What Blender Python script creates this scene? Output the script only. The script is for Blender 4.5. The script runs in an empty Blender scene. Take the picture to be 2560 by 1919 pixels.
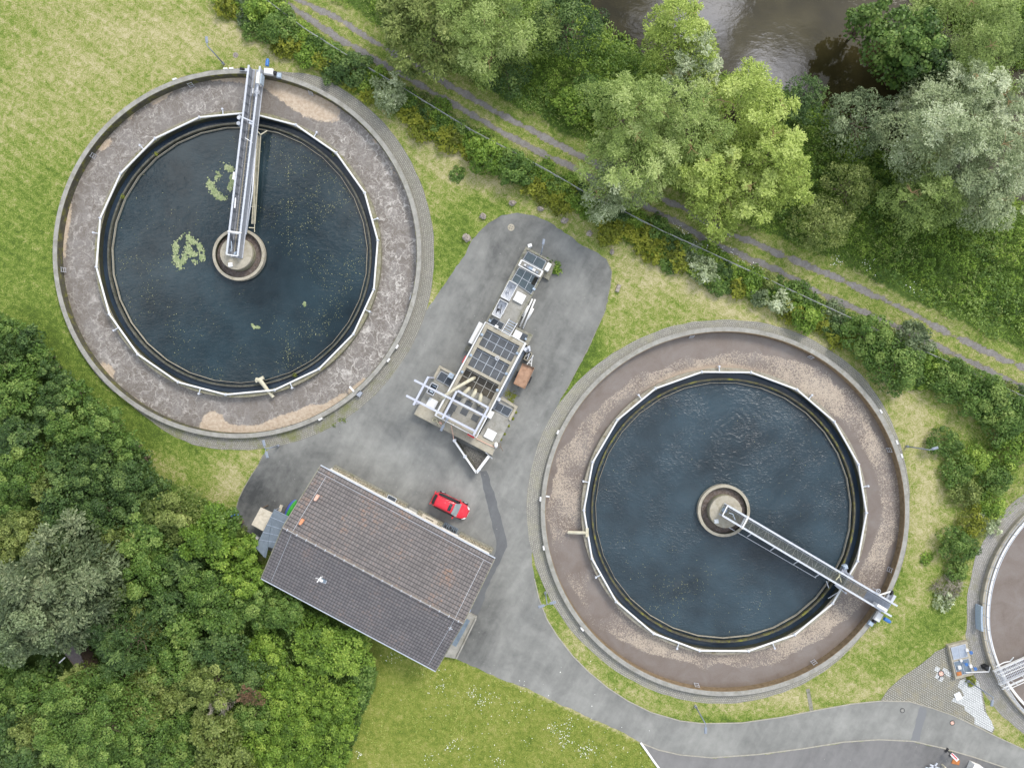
import bpy, math, random
import numpy as np
from mathutils import Vector, Matrix
from mathutils.geometry import tessellate_polygon, delaunay_2d_cdt
random.seed(7); RNG=np.random.default_rng(7)
SC=bpy.context.scene; COL=SC.collection
H=71.0; K=24.0                     # camera height (m), pixels per metre on the ground
def P(px,py,z=0.0):
    s=(H-z)/H/K
    return Vector(((px-1280)*s,-(py-959.5)*s,z))
def PN(a,z=0.0):
    a=np.asarray(a,float); s=(H-z)/H/K
    return np.stack([(a[...,0]-1280)*s,-(a[...,1]-959.5)*s],-1)
UD=Vector((0.882,-0.472,0)).normalized(); VD=Vector((-0.472,-0.882,0)).normalized()
UA=math.atan2(UD.y,UD.x)
# ------------------------------------------------------------------ numpy noise
_T=np.random.default_rng(99).random((256,256))
def vn(x,y,s=1.0,seed=0):
    x=np.asarray(x,float)*s+seed*17.3+500; y=np.asarray(y,float)*s+seed*31.7+500
    xi=np.floor(x).astype(int); yi=np.floor(y).astype(int); fx=x-xi; fy=y-yi
    fx=fx*fx*(3-2*fx); fy=fy*fy*(3-2*fy)
    a=_T[xi%256,yi%256]; b=_T[(xi+1)%256,yi%256]; c=_T[xi%256,(yi+1)%256]; d=_T[(xi+1)%256,(yi+1)%256]
    return (a*(1-fx)+b*fx)*(1-fy)+(c*(1-fx)+d*fx)*fy
def fbm(x,y,s=1.0,o=4,seed=0):
    r=0;a=.5;t=0
    for i in range(o):
        r=r+a*vn(x,y,s,seed+i*3); t+=a; s*=2.03; a*=.5
    return r/t
def inpoly(X,Y,poly):
    ins=np.zeros(X.shape,bool); n=len(poly)
    for i in range(n):
        x1,y1=poly[i]; x2,y2=poly[(i+1)%n]
        if y1==y2: continue
        c=((y1>Y)!=(y2>Y))&(X<(x2-x1)*(Y-y1)/(y2-y1)+x1)
        ins^=c
    return ins
def dseg(X,Y,pl,closed=False):
    d=np.full(X.shape,1e9); n=len(pl)
    for i in range(n if closed else n-1):
        x1,y1=pl[i]; x2,y2=pl[(i+1)%n]; dx=x2-x1; dy=y2-y1
        t=np.clip(((X-x1)*dx+(Y-y1)*dy)/(dx*dx+dy*dy+1e-9),0,1)
        d=np.minimum(d,np.hypot(X-x1-t*dx,Y-y1-t*dy))
    return d
def sst(a,b,x):
    t=np.clip((x-a)/(b-a),0,1); return t*t*(3-2*t)
# ------------------------------------------------------------------ materials
def newmat(name):
    m=bpy.data.materials.new(name); m.use_nodes=True; nt=m.node_tree
    return m,nt,nt.nodes['Principled BSDF']
def nn(nt,t,**k):
    n=nt.nodes.new(t)
    for a,b in k.items(): setattr(n,a,b)
    return n
def noise(nt,vec,scale,detail=4,rough=.6,dist=0.0):
    n=nn(nt,'ShaderNodeTexNoise'); n.inputs['Scale'].default_value=scale; n.inputs['Detail'].default_value=detail
    n.inputs['Roughness'].default_value=rough; n.inputs['Distortion'].default_value=dist
    if vec is not None: nt.links.new(vec,n.inputs['Vector'])
    return n.outputs['Fac']
def mth(nt,op,a,b=None,c=None,clamp=False):
    n=nn(nt,'ShaderNodeMath',operation=op); n.use_clamp=clamp
    for i,v in enumerate((a,b,c)):
        if v is None: continue
        if isinstance(v,(int,float)): n.inputs[i].default_value=v
        else: nt.links.new(v,n.inputs[i])
    return n.outputs[0]
def ramp(nt,fac,stops):
    n=nn(nt,'ShaderNodeValToRGB'); e=n.color_ramp.elements
    while len(e)<len(stops): e.new(.5)
    for i,(p,c) in enumerate(stops):
        e[i].position=p; e[i].color=(*c,1) if len(c)==3 else c
    nt.links.new(fac,n.inputs['Fac']); return n.outputs['Color']
def mixc(nt,f,a,b,mode='MIX'):
    n=nn(nt,'ShaderNodeMix',data_type='RGBA',blend_type=mode)
    for s,v in ((n.inputs[0],f),(n.inputs[6],a),(n.inputs[7],b)):
        if isinstance(v,(int,float)): s.default_value=v
        elif isinstance(v,tuple): s.default_value=(*v,1) if len(v)==3 else v
        else: nt.links.new(v,s)
    return n.outputs[2]
def pos(nt): return nn(nt,'ShaderNodeNewGeometry').outputs['Position']
def mapping(nt,vec,rot=0,scale=(1,1,1),loc=(0,0,0)):
    n=nn(nt,'ShaderNodeMapping'); n.inputs['Rotation'].default_value=(0,0,rot); n.inputs['Scale'].default_value=scale; n.inputs['Location'].default_value=loc
    nt.links.new(vec,n.inputs['Vector']); return n.outputs[0]
def attr(nt,name):
    n=nn(nt,'ShaderNodeAttribute'); n.attribute_name=name; return n.outputs['Fac']
def bump(nt,b,h,strength=.5,dist=.05):
    n=nn(nt,'ShaderNodeBump'); n.inputs['Strength'].default_value=strength; n.inputs['Distance'].default_value=dist
    nt.links.new(h,n.inputs['Height']); nt.links.new(n.outputs[0],b.inputs['Normal'])
def simple(name,col,rough=.7,metal=0.0,var=.18,scale=2.5,dirt=None,spec=.4,bumpd=0.0):
    """base colour broken up by two scales of noise; dirt = a second colour in patches"""
    m,nt,b=newmat(name); p=pos(nt)
    f=noise(nt,p,scale,6,.65); g=noise(nt,p,scale*9,3,.6)
    lo=tuple(c*(1-var) for c in col); hi=tuple(min(1,c*(1+var)) for c in col)
    s=mth(nt,'ADD',mth(nt,'MULTIPLY',f,.65),mth(nt,'MULTIPLY',g,.35))
    c=ramp(nt,s,[(.35,lo),(.65,hi)])
    if dirt:
        d=noise(nt,p,scale*.7,7,.75,.4)
        c=mixc(nt,mth(nt,'MULTIPLY',mth(nt,'SUBTRACT',d,.5,clamp=True),5,clamp=True),c,dirt)
    nt.links.new(c,b.inputs['Base Color']); b.inputs['Roughness'].default_value=rough
    b.inputs['Metallic'].default_value=metal; b.inputs['Specular IOR Level'].default_value=spec
    if bumpd: bump(nt,b,g,.6,bumpd)
    return m
M={}
M['concrete']=simple('concrete',(.28,.272,.245),.85,var=.22,scale=1.6,dirt=(.19,.178,.14),bumpd=.01)
M['concrete_pale']=simple('concrete_pale',(.35,.32,.255),.85,var=.15,scale=2,dirt=(.24,.21,.145),bumpd=.01)
M['concrete_mossy']=simple('concrete_mossy',(.225,.215,.175),.9,var=.3,scale=3,dirt=(.09,.10,.04),bumpd=.015)
M['hoodp']=simple('pale_brace',(.45,.45,.38),.6)
M['concrete_dark']=simple('concrete_dark',(.09,.088,.07),.8,var=.4,scale=2.5,dirt=(.035,.04,.02),bumpd=.015)
M['white']=simple('white_paint',(.68,.68,.67),.45,var=.06,scale=4)
M['galv']=simple('galvanised',(.52,.54,.58),.42,metal=.25,var=.12,scale=3)
M['steel']=simple('grey_steel',(.30,.32,.36),.5,metal=.3,var=.2,scale=4)
M['steel_dark']=simple('dark_steel',(.07,.075,.085),.5,metal=.2,var=.3,scale=5)
M['blue']=simple('blue_paint',(.04,.15,.42),.4,var=.2,scale=8)
M['paleblue']=simple('pale_blue_paint',(.34,.41,.49),.45,var=.15,scale=8)
M['lampblue']=simple('lamp_blue',(.22,.25,.30),.45,var=.1,scale=6)
M['red']=simple('red_plastic',(.62,.05,.06),.45,var=.1,scale=6)
M['cream']=simple('cream_pipe',(.50,.47,.36),.5,var=.12,scale=3,dirt=(.45,.40,.26))
M['rubber']=simple('rubber',(.02,.02,.022),.8)
M['rust']=simple('rusty_floor',(.36,.225,.15),.85,var=.25,scale=2.2,dirt=(.20,.10,.055))
M['rust2']=simple('rust_orange',(.38,.14,.04),.8,var=.3,scale=4)
M['hole']=simple('dark_void',(.012,.012,.01),.9)
M['wood']=simple('weathered_boards',(.50,.45,.36),.85,var=.15,scale=3,dirt=(.36,.31,.23))
M['wood_dark']=simple('brown_boards',(.13,.095,.07),.85,var=.25,scale=4)
M['stone']=simple('boulder_stone',(.30,.265,.23),.9,var=.5,scale=5,dirt=(.13,.09,.06),bumpd=.03)
M['bark']=simple('bark',(.16,.12,.085),.9,var=.3,scale=4)
M['twig']=simple('dead_twigs',(.30,.22,.16),.9,var=.3,scale=6)
M['deadwood']=simple('pale_dead_wood',(.34,.22,.11),.8,var=.2,scale=4)
M['terracotta']=simple('terracotta',(.66,.28,.15),.7,var=.15,scale=6)
M['salmon']=simple('pale_terracotta',(.68,.42,.33),.7,var=.12,scale=6)
M['plaster']=simple('white_render',(.72,.71,.68),.8,var=.07,scale=2,dirt=(.55,.53,.48))
M['zinc']=simple('zinc',(.52,.55,.60),.4,metal=.4,var=.12)
M['fence']=simple('weathered_fence_tube',(.27,.27,.26),.6,var=.3,scale=2)
M['black']=simple('black_plastic',(.02,.021,.024),.5)
M['green']=simple('green_sheet',(.06,.36,.05),.4,var=.2,scale=3)
M['hose']=simple('hose',(.62,.58,.38),.6)
M['gravelbed']=None
def mk_pave(name,c1,c2,mortar,bw,bh,rot,tint=None):
    m,nt,b=newmat(name); p=pos(nt); v=mapping(nt,p,rot)
    t=nn(nt,'ShaderNodeTexBrick'); nt.links.new(v,t.inputs['Vector'])
    t.inputs['Scale'].default_value=1; t.inputs['Brick Width'].default_value=bw; t.inputs['Row Height'].default_value=bh
    t.inputs['Mortar Size'].default_value=.036; t.inputs['Mortar Smooth'].default_value=.4
    t.inputs['Color1'].default_value=(*c1,1); t.inputs['Color2'].default_value=(*c2,1); t.inputs['Mortar'].default_value=(*mortar,1)
    f=noise(nt,p,.8,6,.7); c=mixc(nt,mth(nt,'MULTIPLY',mth(nt,'SUBTRACT',f,.5,clamp=True),4.2,clamp=True),t.outputs['Color'],tint or c1)
    g=noise(nt,p,14,3); c=mixc(nt,.4,c,ramp(nt,g,[(.3,(.25,)*3),(.7,(.8,)*3)]),'OVERLAY')
    nt.links.new(c,b.inputs['Base Color']); b.inputs['Roughness'].default_value=.9
    bump(nt,b,t.outputs['Fac'],.4,-.02); return m
M['grid_pave']=mk_pave('grass_grid_paving',(.30,.29,.265),(.255,.245,.22),(.11,.105,.07),.22,.22,.55,(.235,.21,.14))
M['grid_white']=mk_pave('new_white_paving',(.55,.56,.56),(.49,.50,.50),(.24,.25,.24),.22,.22,.55,(.50,.51,.51))
def mk_ringpave(name,cx,cy,c1,moss):
    m,nt,b=newmat(name); p=pos(nt)
    s=nn(nt,'ShaderNodeSeparateXYZ'); nt.links.new(p,s.inputs[0])
    X=mth(nt,'SUBTRACT',s.outputs[0],cx); Y=mth(nt,'SUBTRACT',s.outputs[1],cy)
    R=mth(nt,'SQRT',mth(nt,'ADD',mth(nt,'MULTIPLY',X,X),mth(nt,'MULTIPLY',Y,Y)))
    A=mth(nt,'MULTIPLY',mth(nt,'ARCTAN2',Y,X),20)
    cb=nn(nt,'ShaderNodeCombineXYZ'); nt.links.new(A,cb.inputs[0]); nt.links.new(R,cb.inputs[1])
    t=nn(nt,'ShaderNodeTexBrick'); nt.links.new(cb.outputs[0],t.inputs['Vector'])
    t.inputs['Scale'].default_value=1; t.inputs['Brick Width'].default_value=.22; t.inputs['Row Height'].default_value=.19
    t.inputs['Mortar Size'].default_value=.03; t.inputs['Mortar Smooth'].default_value=.7
    t.inputs['Color1'].default_value=(*c1,1); t.inputs['Color2'].default_value=(*[x*.78 for x in c1],1); t.inputs['Mortar'].default_value=(*[x*.45 for x in c1],1)
    f=noise(nt,p,.5,7,.75); g=noise(nt,p,12,3)
    c=mixc(nt,.45,t.outputs['Color'],ramp(nt,g,[(.3,(.2,)*3),(.7,(.85,)*3)]),'OVERLAY')
    c=mixc(nt,mth(nt,'MULTIPLY',mth(nt,'MULTIPLY',mth(nt,'SUBTRACT',f,.48,clamp=True),5,clamp=True),attr(nt,'moss')),c,moss)
    nt.links.new(c,b.inputs['Base Color']); b.inputs['Roughness'].default_value=.9; return m
M['stones']=None
def mk_gravel(name,cols,scale):
    m,nt,b=newmat(name); p=pos(nt); v=nn(nt,'ShaderNodeTexVoronoi'); v.inputs['Scale'].default_value=scale; nt.links.new(p,v.inputs['Vector'])
    sp=nn(nt,'ShaderNodeSeparateColor'); nt.links.new(v.outputs['Color'],sp.inputs[0])
    c=ramp(nt,sp.outputs[0],[(i/(len(cols)-1),k) for i,k in enumerate(cols)])
    c=mixc(nt,mth(nt,'MULTIPLY',v.outputs['Distance'],1.3,clamp=True),c,tuple(x*.3 for x in cols[0]))
    nt.links.new(c,b.inputs['Base Color']); b.inputs['Roughness'].default_value=.9; bump(nt,b,v.outputs['Distance'],.7,-.04); return m
M['cobbles']=mk_gravel('cobble_bed',[(.42,.36,.24),(.62,.56,.42),(.30,.26,.19),(.66,.62,.52)],9)
M['gravel']=mk_gravel('grey_gravel',[(.20,.19,.17),(.32,.31,.28),(.14,.135,.12),(.36,.34,.30)],16)
# ------------------------------------------------------------------ objects
BASE={}
def tag(o,label=None,cat=None,group=None,kind=None):
    if label: o['label']=label
    if cat: o['category']=cat
    if group: o['group']=group
    if kind: o['kind']=kind
    return o
def thing(name,label,cat,loc=(0,0,0),group=None):
    o=bpy.data.objects.new(name,None); o.empty_display_size=.3; COL.objects.link(o); o.location=loc
    BASE[o.name]=Vector(loc); return tag(o,label,cat,group)
class MB:
    def __init__(s): s.v=[]; s.f=[]; s.mi=[]; s.m=0
    def add(s,vs,fs):
        n=len(s.v); s.v+=[tuple(v) for v in vs]; s.f+=[tuple(i+n for i in f) for f in fs]; s.mi+=[s.m]*len(fs); return s
    def prism(s,pts,z0,z1,top=None):
        """pts: world xy polygon; top: optional shrunken top polygon"""
        pts=[Vector((p[0],p[1],0)) for p in pts]; n=len(pts)
        a=sum(pts[i].x*pts[(i+1)%n].y-pts[(i+1)%n].x*pts[i].y for i in range(n))
        if a<0: pts=pts[::-1]; top=top[::-1] if top else None
        tp=top or pts
        vs=[(p[0],p[1],z0) for p in pts]+[(p[0],p[1],z1) for p in tp]
        tri=tessellate_polygon([[Vector((p[0],p[1],0)) for p in tp]])
        fs=[]
        for t in tri:
            A,B,C=[tp[i] for i in t]; cr=(B[0]-A[0])*(C[1]-A[1])-(B[1]-A[1])*(C[0]-A[0])
            t=t if cr>0 else t[::-1]; fs.append(tuple(i+n for i in t)); fs.append(tuple(t[::-1]))
        for i in range(n): j=(i+1)%n; fs.append((i,j,j+n,i+n))
        return s.add(vs,fs)
    def pprism(s,px,z0,z1): return s.prism([P(x,y,z1)[:2] for x,y in px],z0,z1)
    def box(s,c,lu,lv,z0,z1,ang=None,bev=0):
        a=UA if ang is None else ang; u=Vector((math.cos(a),math.sin(a),0)); v=Vector((-u.y,u.x,0)); c=Vector((c[0],c[1],0))
        q=lambda k:[c+u*(x*(lu/2-k))+v*(y*(lv/2-k)) for x,y in ((-1,-1),(1,-1),(1,1),(-1,1))]
        if bev: 
            s.prism([p[:2] for p in q(0)],z0,z1-bev); 
            return s.prism([p[:2] for p in q(0)],z1-bev,z1,[p[:2] for p in q(bev)])
        return s.prism([p[:2] for p in q(0)],z0,z1)
    def pbox(s,px,py,lu,lv,z0,z1,ang=None,bev=0): return s.box(P(px,py,z1),lu,lv,z0,z1,ang,bev)
    def ring(s,cx,cy,r0,r1,z0,z1,n=96,a0=0,a1=2*math.pi,ph=0):
        full=abs(a1-a0-2*math.pi)<1e-6; k=n if full else n+1; vs=[]
        for i in range(k):
            a=ph+a0+(a1-a0)*i/n; c,d=math.cos(a),math.sin(a)
            for r,z in ((r0,z0),(r1,z0),(r1,z1),(r0,z1)): vs.append((cx+c*r,cy+d*r,z))
        fs=[]
        for i in range(n):
            j=(i+1)%k
            for e in range(4): g=(e+1)%4; fs.append((i*4+e,j*4+e,j*4+g,i*4+g))
        if not full: fs+= [(3,2,1,0),tuple((k-1)*4+q for q in range(4))]
        return s.add(vs,[f[::-1] for f in fs])
    def disc(s,cx,cy,r,z0,z1,n=40,r2=None):
        return s.prism([(cx+r*math.cos(2*math.pi*i/n),cy+r*math.sin(2*math.pi*i/n)) for i in range(n)],z0,z1,
          None if r2 is None else [(cx+r2*math.cos(2*math.pi*i/n),cy+r2*math.sin(2*math.pi*i/n)) for i in range(n)])
    def tube(s,pts,r,n=8,closed=False,r1=None):
        pts=[Vector(p) for p in pts]; m=len(pts); vs=[]
        for i,p in enumerate(pts):
            if closed: d=(pts[(i+1)%m]-pts[i-1])
            else: d=pts[min(i+1,m-1)]-pts[max(i-1,0)]
            d=d.normalized() if d.length>1e-9 else Vector((0,0,1))
            u=d.cross(Vector((0,0,1)));
            if u.length<1e-3: u=Vector((1,0,0))
            u.normalize(); w=d.cross(u).normalized(); k=1.0
            if 0<i<m-1 or closed:
                a=(pts[i]-pts[i-1]).normalized(); k=1/max(.5,a.dot(d))
            rr=r if r1 is None else r+(r1-r)*i/max(1,m-1)
            for q in range(n):
                t=2*math.pi*q/n; vs.append(p+u*(math.cos(t)*rr*k)+w*(math.sin(t)*rr))
        fs=[]
        for i in range(m if closed else m-1):
            j=(i+1)%m
            for q in range(n): g=(q+1)%n; fs.append((i*n+q,i*n+g,j*n+g,j*n+q))
        if not closed: fs+=[tuple(range(n))[::-1],tuple((m-1)*n+q for q in range(n))]
        return s.add(vs,fs)
    def beam(s,a,b,w,h):
        a=Vector(a); b=Vector(b); d=(b-a).normalized(); u=d.cross(Vector((0,0,1)))
        if u.length<1e-3: u=Vector((1,0,0))
        u.normalize(); v=u.cross(d).normalized(); vs=[]
        for p in (a,b):
            for x,y in ((-1,-1),(1,-1),(1,1),(-1,1)): vs.append(p+u*(x*w/2)+v*(y*h/2))
        return s.add(vs,[(3,2,1,0),(4,5,6,7),(0,1,5,4),(1,2,6,5),(2,3,7,6),(3,0,4,7)])
    def blob(s,c,rx,ry,rz,seed=0,rough=.2,n=12,m=8):
        rnd=random.Random(seed); vs=[]; fs=[]
        for j in range(m+1):
            th=math.pi*j/m
            for i in range(n):
                ph=2*math.pi*i/n; k=1+(rnd.random()-.5)*2*rough*(0 if j in(0,m) else 1)
                vs.append((c[0]+rx*k*math.sin(th)*math.cos(ph),c[1]+ry*k*math.sin(th)*math.sin(ph),c[2]+rz*k*math.cos(th)))
        for j in range(m):
            for i in range(n): g=(i+1)%n; fs.append((j*n+i,(j+1)*n+i,(j+1)*n+g,j*n+g))
        return s.add(vs,fs)
    def build(s,name,mat,parent=None,local=False,smooth=False):
        me=bpy.data.meshes.new(name); b=Vector((0,0,0))
        if parent is not None and not local: b=BASE[parent.name]
        me.from_pydata([(v[0]-b.x,v[1]-b.y,v[2]-b.z) for v in s.v],[],s.f)
        for q in (mat if isinstance(mat,(list,tuple)) else [mat]): me.materials.append(q)
        if any(s.mi): me.polygons.foreach_set('material_index',s.mi)
        if smooth: me.polygons.foreach_set('use_smooth',[True]*len(me.polygons))
        me.update(); o=bpy.data.objects.new(name,me); COL.objects.link(o)
        if parent is not None: o.parent=parent; BASE[o.name]=b
        return o
def struct(name,mb,mat,**k): o=mb.build(name,mat,**k); o['kind']='structure'; return o
def quick_mesh(name,V,F,mats,attrs=None,parent=None,face_attrs=None,smooth=False):
    """numpy mesh: V (n,3); F (m,k)"""
    me=bpy.data.meshes.new(name); V=np.ascontiguousarray(V,np.float32); F=np.ascontiguousarray(F,np.int32)
    k=F.shape[1]; me.vertices.add(len(V)); me.vertices.foreach_set('co',V.ravel())
    me.loops.add(F.size); me.loops.foreach_set('vertex_index',F.ravel())
    me.polygons.add(len(F)); me.polygons.foreach_set('loop_start',np.arange(len(F),dtype=np.int32)*k)
    for a,(arr) in (attrs or {}).items():
        at=me.attributes.new(a,'FLOAT','POINT'); at.data.foreach_set('value',np.ascontiguousarray(arr,np.float32))
    for a,(arr) in (face_attrs or {}).items():
        at=me.attributes.new(a,'FLOAT','FACE'); at.data.foreach_set('value',np.ascontiguousarray(arr,np.float32))
    if smooth: me.polygons.foreach_set('use_smooth',np.ones(len(F),bool))
    me.update(calc_edges=True)
    for m in mats: me.materials.append(m)
    o=bpy.data.objects.new(name,me); COL.objects.link(o)
    if parent is not None: o.parent=parent
    return o
# ------------------------------------------------------------------ layout data (measured positions, source pixels)
T1=P(592.5,634,.5)[:2]; T2=P(1813,1278,.5)[:2]; T3=P(2812,1540,.9)[:2]
RIVER=[(1300,-420),(1400,-60),(1470,30),(1560,105),(1690,170),(1850,205),(2000,250),(2110,285),(2215,345),(2330,400),(2460,470),(2620,560),(3000,700),(3000,420),(2640,200),(2500,140),(2360,60),(2200,-60),(2150,-420)]
RIVW=[tuple(p) for p in PN(RIVER,-1.3)]
YARD=[(1161,640),(1180,599),(1223,556),(1254,538),(1293,532),(1332,538),(1375,556),(1421,587),(1456,614),(1495,632),(1517,648),(1530,679),(1526,718),(1511,784),(1472,869),(1429,951),(1408,988),(1372,1060),(1340,1150),(1325,1279),(1330,1400),(1336,1446),(1348,1497),(1367,1547),(1394,1590),(1433,1640),(1472,1679),(1519,1718),(1569,1751),(1628,1780),(1700,1801),(1758,1808),(1855,1806),(1953,1792),(2050,1773),(2128,1759),(2205,1751),(2275,1753),(2330,1769),(2384,1788),(2439,1814),(2497,1843),(2560,1872),(2760,1960),(2760,2040),(2600,1955),(2516,1919),(2439,1893),(2361,1870),(2283,1852),(2198,1848),(2108,1854),(2011,1870),(1894,1885),(1778,1893),(1700,1886),(1647,1874),(1604,1857),(1561,1831),(1472,1792),(1394,1757),(1316,1718),(1258,1699),(1200,1672),(1145,1648),(1000,1560),(760,1440),(640,1350),(592,1308),(590,1271),(597,1246),(611,1217),(628,1188),(645,1163),(657,1138),(684,1112),(739,1095),(797,1070),(860,1034),(920,985),(967,935),(1010,873),(1050,795),(1083,753),(1122,694)]
DARKYARD=[(1604,1858),(1647,1875),(1700,1887),(1778,1894),(1894,1886),(2011,1871),(2108,1855),(2198,1849),(2283,1853),(2361,1871),(2439,1894),(2516,1920),(2600,1956),(2760,2041),(2760,2140),(1820,2140),(1700,1990),(1647,1919)]
PAVE=[(2200,1753),(2221,1722),(2256,1691),(2291,1668),(2326,1641),(2338,1629),(2373,1613),(2425,1600),(2436,1690),(2450,1703),(2458,1738),(2466,1780),(2487,1820),(2481,1833),(2439,1812),(2384,1786),(2330,1767),(2275,1752)]
WHITEP=[(2400,1700),(2432,1692),(2447,1703),(2452,1722),(2456,1750),(2460,1775),(2478,1800),(2485,1819),(2479,1829),(2450,1815),(2436,1808),(2437,1794),(2428,1786),(2412,1774),(2411,1764),(2395,1757),(2379,1752),(2383,1744),(2400,1742),(2411,1738),(2404,1724),(2394,1716)]
RUT1=[(560,-110),(700,-30),(758,5),(850,50),(928,101),(1025,155),(1122,212),(1219,268),(1316,319),(1394,361),(1472,400),(1526,431),(1608,470),(1710,521),(1797,575),(1894,610),(1941,632),(2050,675),(2166,729),(2275,780),(2380,838),(2477,881),(2560,920),(2800,1030)]
RUT2=[(520,-90),(640,-30),(700,0),(850,97),(928,144),(1005,187),(1099,241),(1184,288),(1258,334),(1336,373),(1414,412),(1507,459),(1589,501),(1710,564),(1778,606),(1855,640),(1933,671),(2050,733),(2166,784),(2283,834),(2400,893),(2516,947),(2560,967),(2800,1085)]
FENCE=[(640,-20),(760,70),(860,133),(1000,215),(1180,325),(1360,420),(1480,490),(1569,532),(1618,557),(1657,577),(1729,609),(1798,641),(1900,688),(2000,735),(2130,795),(2250,850),(2361,899),(2458,943),(2560,990),(2800,1100)]
HEDGE_IN=[(521,0),(600,60),(700,120),(816,187),(850,206),(986,280),(1083,350),(1161,381),(1239,428),(1309,466),(1394,501),(1452,525),(1530,583),(1606,628),(1644,655),(1706,677),(1760,715),(1814,718),(1883,751),(1953,772),(2019,811),(2128,865),(2198,912),(2244,974),(2322,974),(2419,1002),(2458,1060),(2516,1087),(2600,1120)]
FOREST=[(-260,700),(0,780),(89,827),(148,912),(218,978),(311,1060),(362,1126),(400,1192),(467,1223),(583,1280),(638,1337),(657,1442),(850,1551),(916,1609),(939,1668),(943,1707),(908,1784),(893,1843),(862,1919),(840,2100),(-260,2100)]
# ------------------------------------------------------------------ ground
def axis(lo,hi,step,far):
    a=list(np.arange(lo,hi+1e-6,step)); o=[]; d=step; x=hi
    while x<far: d*=1.35; x+=d; o.append(x)
    l=[]; d=step; x=lo
    while x>-far: d*=1.35; x-=d; l.append(x)
    return np.array(l[::-1]+a+o)
gx=axis(-62,62,.25,600); gy=axis(-48,48,.25,600)
GX,GY=np.meshgrid(gx,gy)
def tankR(X,Y,T): return np.hypot(X-T[0],Y-T[1])
fine=(abs(GX)<75)&(abs(GY)<60)
def groundz(X,Y):
    ins=inpoly(X,Y,RIVW); d=dseg(X,Y,RIVW,True); sd=np.where(ins,-d,d)
    return -2.2*(1-sst(-1.5,3.0,sd))
ZZ=np.zeros_like(GX); 
ZZ[fine]=groundz(GX[fine],GY[fine])
PXg=GX*K+1280; PYg=-GY*K+959.5          # pixel place of each ground vertex
def G(x,y,rx,ry=None,a=0):
    ry=ry or rx; a=math.radians(a); dx=PXg-x; dy=PYg-y
    u=dx*math.cos(a)+dy*math.sin(a); v=-dx*math.sin(a)+dy*math.cos(a)
    return np.exp(-(u/rx)**2-(v/ry)**2)
dry=.47+0*GX
for x,y,rx,ry,a,k in [(250,120,420,230,35,.15),(420,40,300,100,40,.12),(60,260,160,180,0,.10),(640,110,200,34,30,.14),(1080,330,100,50,35,.16),(1170,430,130,50,30,.26),(1280,490,160,26,20,.16),
   (1680,690,180,55,15,.24),(1900,800,230,50,30,.22),(1560,760,60,110,25,.14),(2230,960,60,50,40,.20),(2290,1060,90,70,60,.18),(2310,1180,40,130,-8,.22),(2300,1330,40,120,5,.22),(2170,1600,160,40,-40,.18),(2000,1740,260,22,-8,.22),(2170,1735,50,16,-20,.28),
   (600,1160,90,34,-60,.30),(560,1230,70,26,-20,.22),(480,1150,60,30,30,.12),(1440,1600,34,90,-35,.22),(1080,740,16,60,20,.34),(2500,1800,40,60,-40,.38),(1640,1890,80,50,0,.30),(1500,1800,160,14,25,.28),(1350,1740,130,12,27,.22),(1150,1690,60,20,20,.26)]:
    dry+=k*G(x,y,rx,ry,a)
for x,y,rx,ry,a,k in [(60,620,190,260,20,.26),(150,880,120,90,45,.26),(0,60,110,120,0,.16),(360,1060,220,50,40,.34),(560,1110,90,26,0,.26),(620,1200,10,90,-28,.3),(1130,620,60,140,30,.30),(1250,505,130,30,0,.2),(1440,930,70,140,25,.36),(1400,860,90,90,0,.2),(1480,660,60,60,0,.2),
   (2440,1160,60,60,0,.28),(2220,1650,160,60,-40,.10),(2340,1560,90,50,-20,.26),(2230,1440,50,80,0,.12),(1380,1500,24,100,-20,.30),(1600,1790,140,18,20,.3),(1800,1800,200,12,0,.3),(1000,1720,180,140,0,.22),(1200,1780,220,90,20,.14),(2500,1740,40,60,-40,.32),(530,165,60,30,-20,.16),(420,290,90,40,-35,.2),(470,20,120,30,0,.12)]:
    dry-=k*G(x,y,rx,ry,a)
meadow=inpoly(PXg,PYg,[(930,1600),(1110,1640),(1145,1650),(1604,1858),(1650,1925),(1700,2100),(800,2100),(880,1850)]).astype(float)
dF=dseg(GX,GY,[tuple(p) for p in PN(FENCE)]); 
fpoly=[tuple(p) for p in PN(FENCE+[(3000,-500),(640,-500)])]
beyond=inpoly(GX,GY,fpoly)
rut=np.minimum(dseg(GX,GY,[tuple(p) for p in PN(RUT1)]),dseg(GX,GY,[tuple(p) for p in PN(RUT2)]))
rutw=1-sst(.12,.46,rut+ (fbm(GX,GY,1.1,3,5)-.5)*.6)
rpoly=[tuple(p) for p in PN(RUT1+RUT2[::-1])]
midstrip=inpoly(GX,GY,rpoly)
cover=np.where(beyond,1.0,0.0)
dr1=dseg(GX,GY,[tuple(p) for p in PN(RUT1)])
cover=np.where(beyond&(rut<1.6+(fbm(GX,GY,.4,3,2)-.5)*1.4),0.15,cover); cover=np.where(midstrip,0.0,cover)
hp=[tuple(p) for p in PN(HEDGE_IN+[(2800,1100)]+FENCE[::-1])]
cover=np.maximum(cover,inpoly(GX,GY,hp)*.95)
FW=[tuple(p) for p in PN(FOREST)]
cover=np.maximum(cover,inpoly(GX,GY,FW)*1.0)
dry=np.where(midstrip,.36+.25*fbm(GX,GY,.35,3,9),dry)
V=np.stack([GX,GY,ZZ],-1).reshape(-1,3); ny,nx=GX.shape
idx=np.arange(ny*nx).reshape(ny,nx)
F=np.stack([idx[:-1,:-1],idx[:-1,1:],idx[1:,1:],idx[1:,:-1]],-1).reshape(-1,4)
cxm=(V[F[:,0],0]+V[F[:,2],0])/2; cym=(V[F[:,0],1]+V[F[:,2],1])/2
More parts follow.
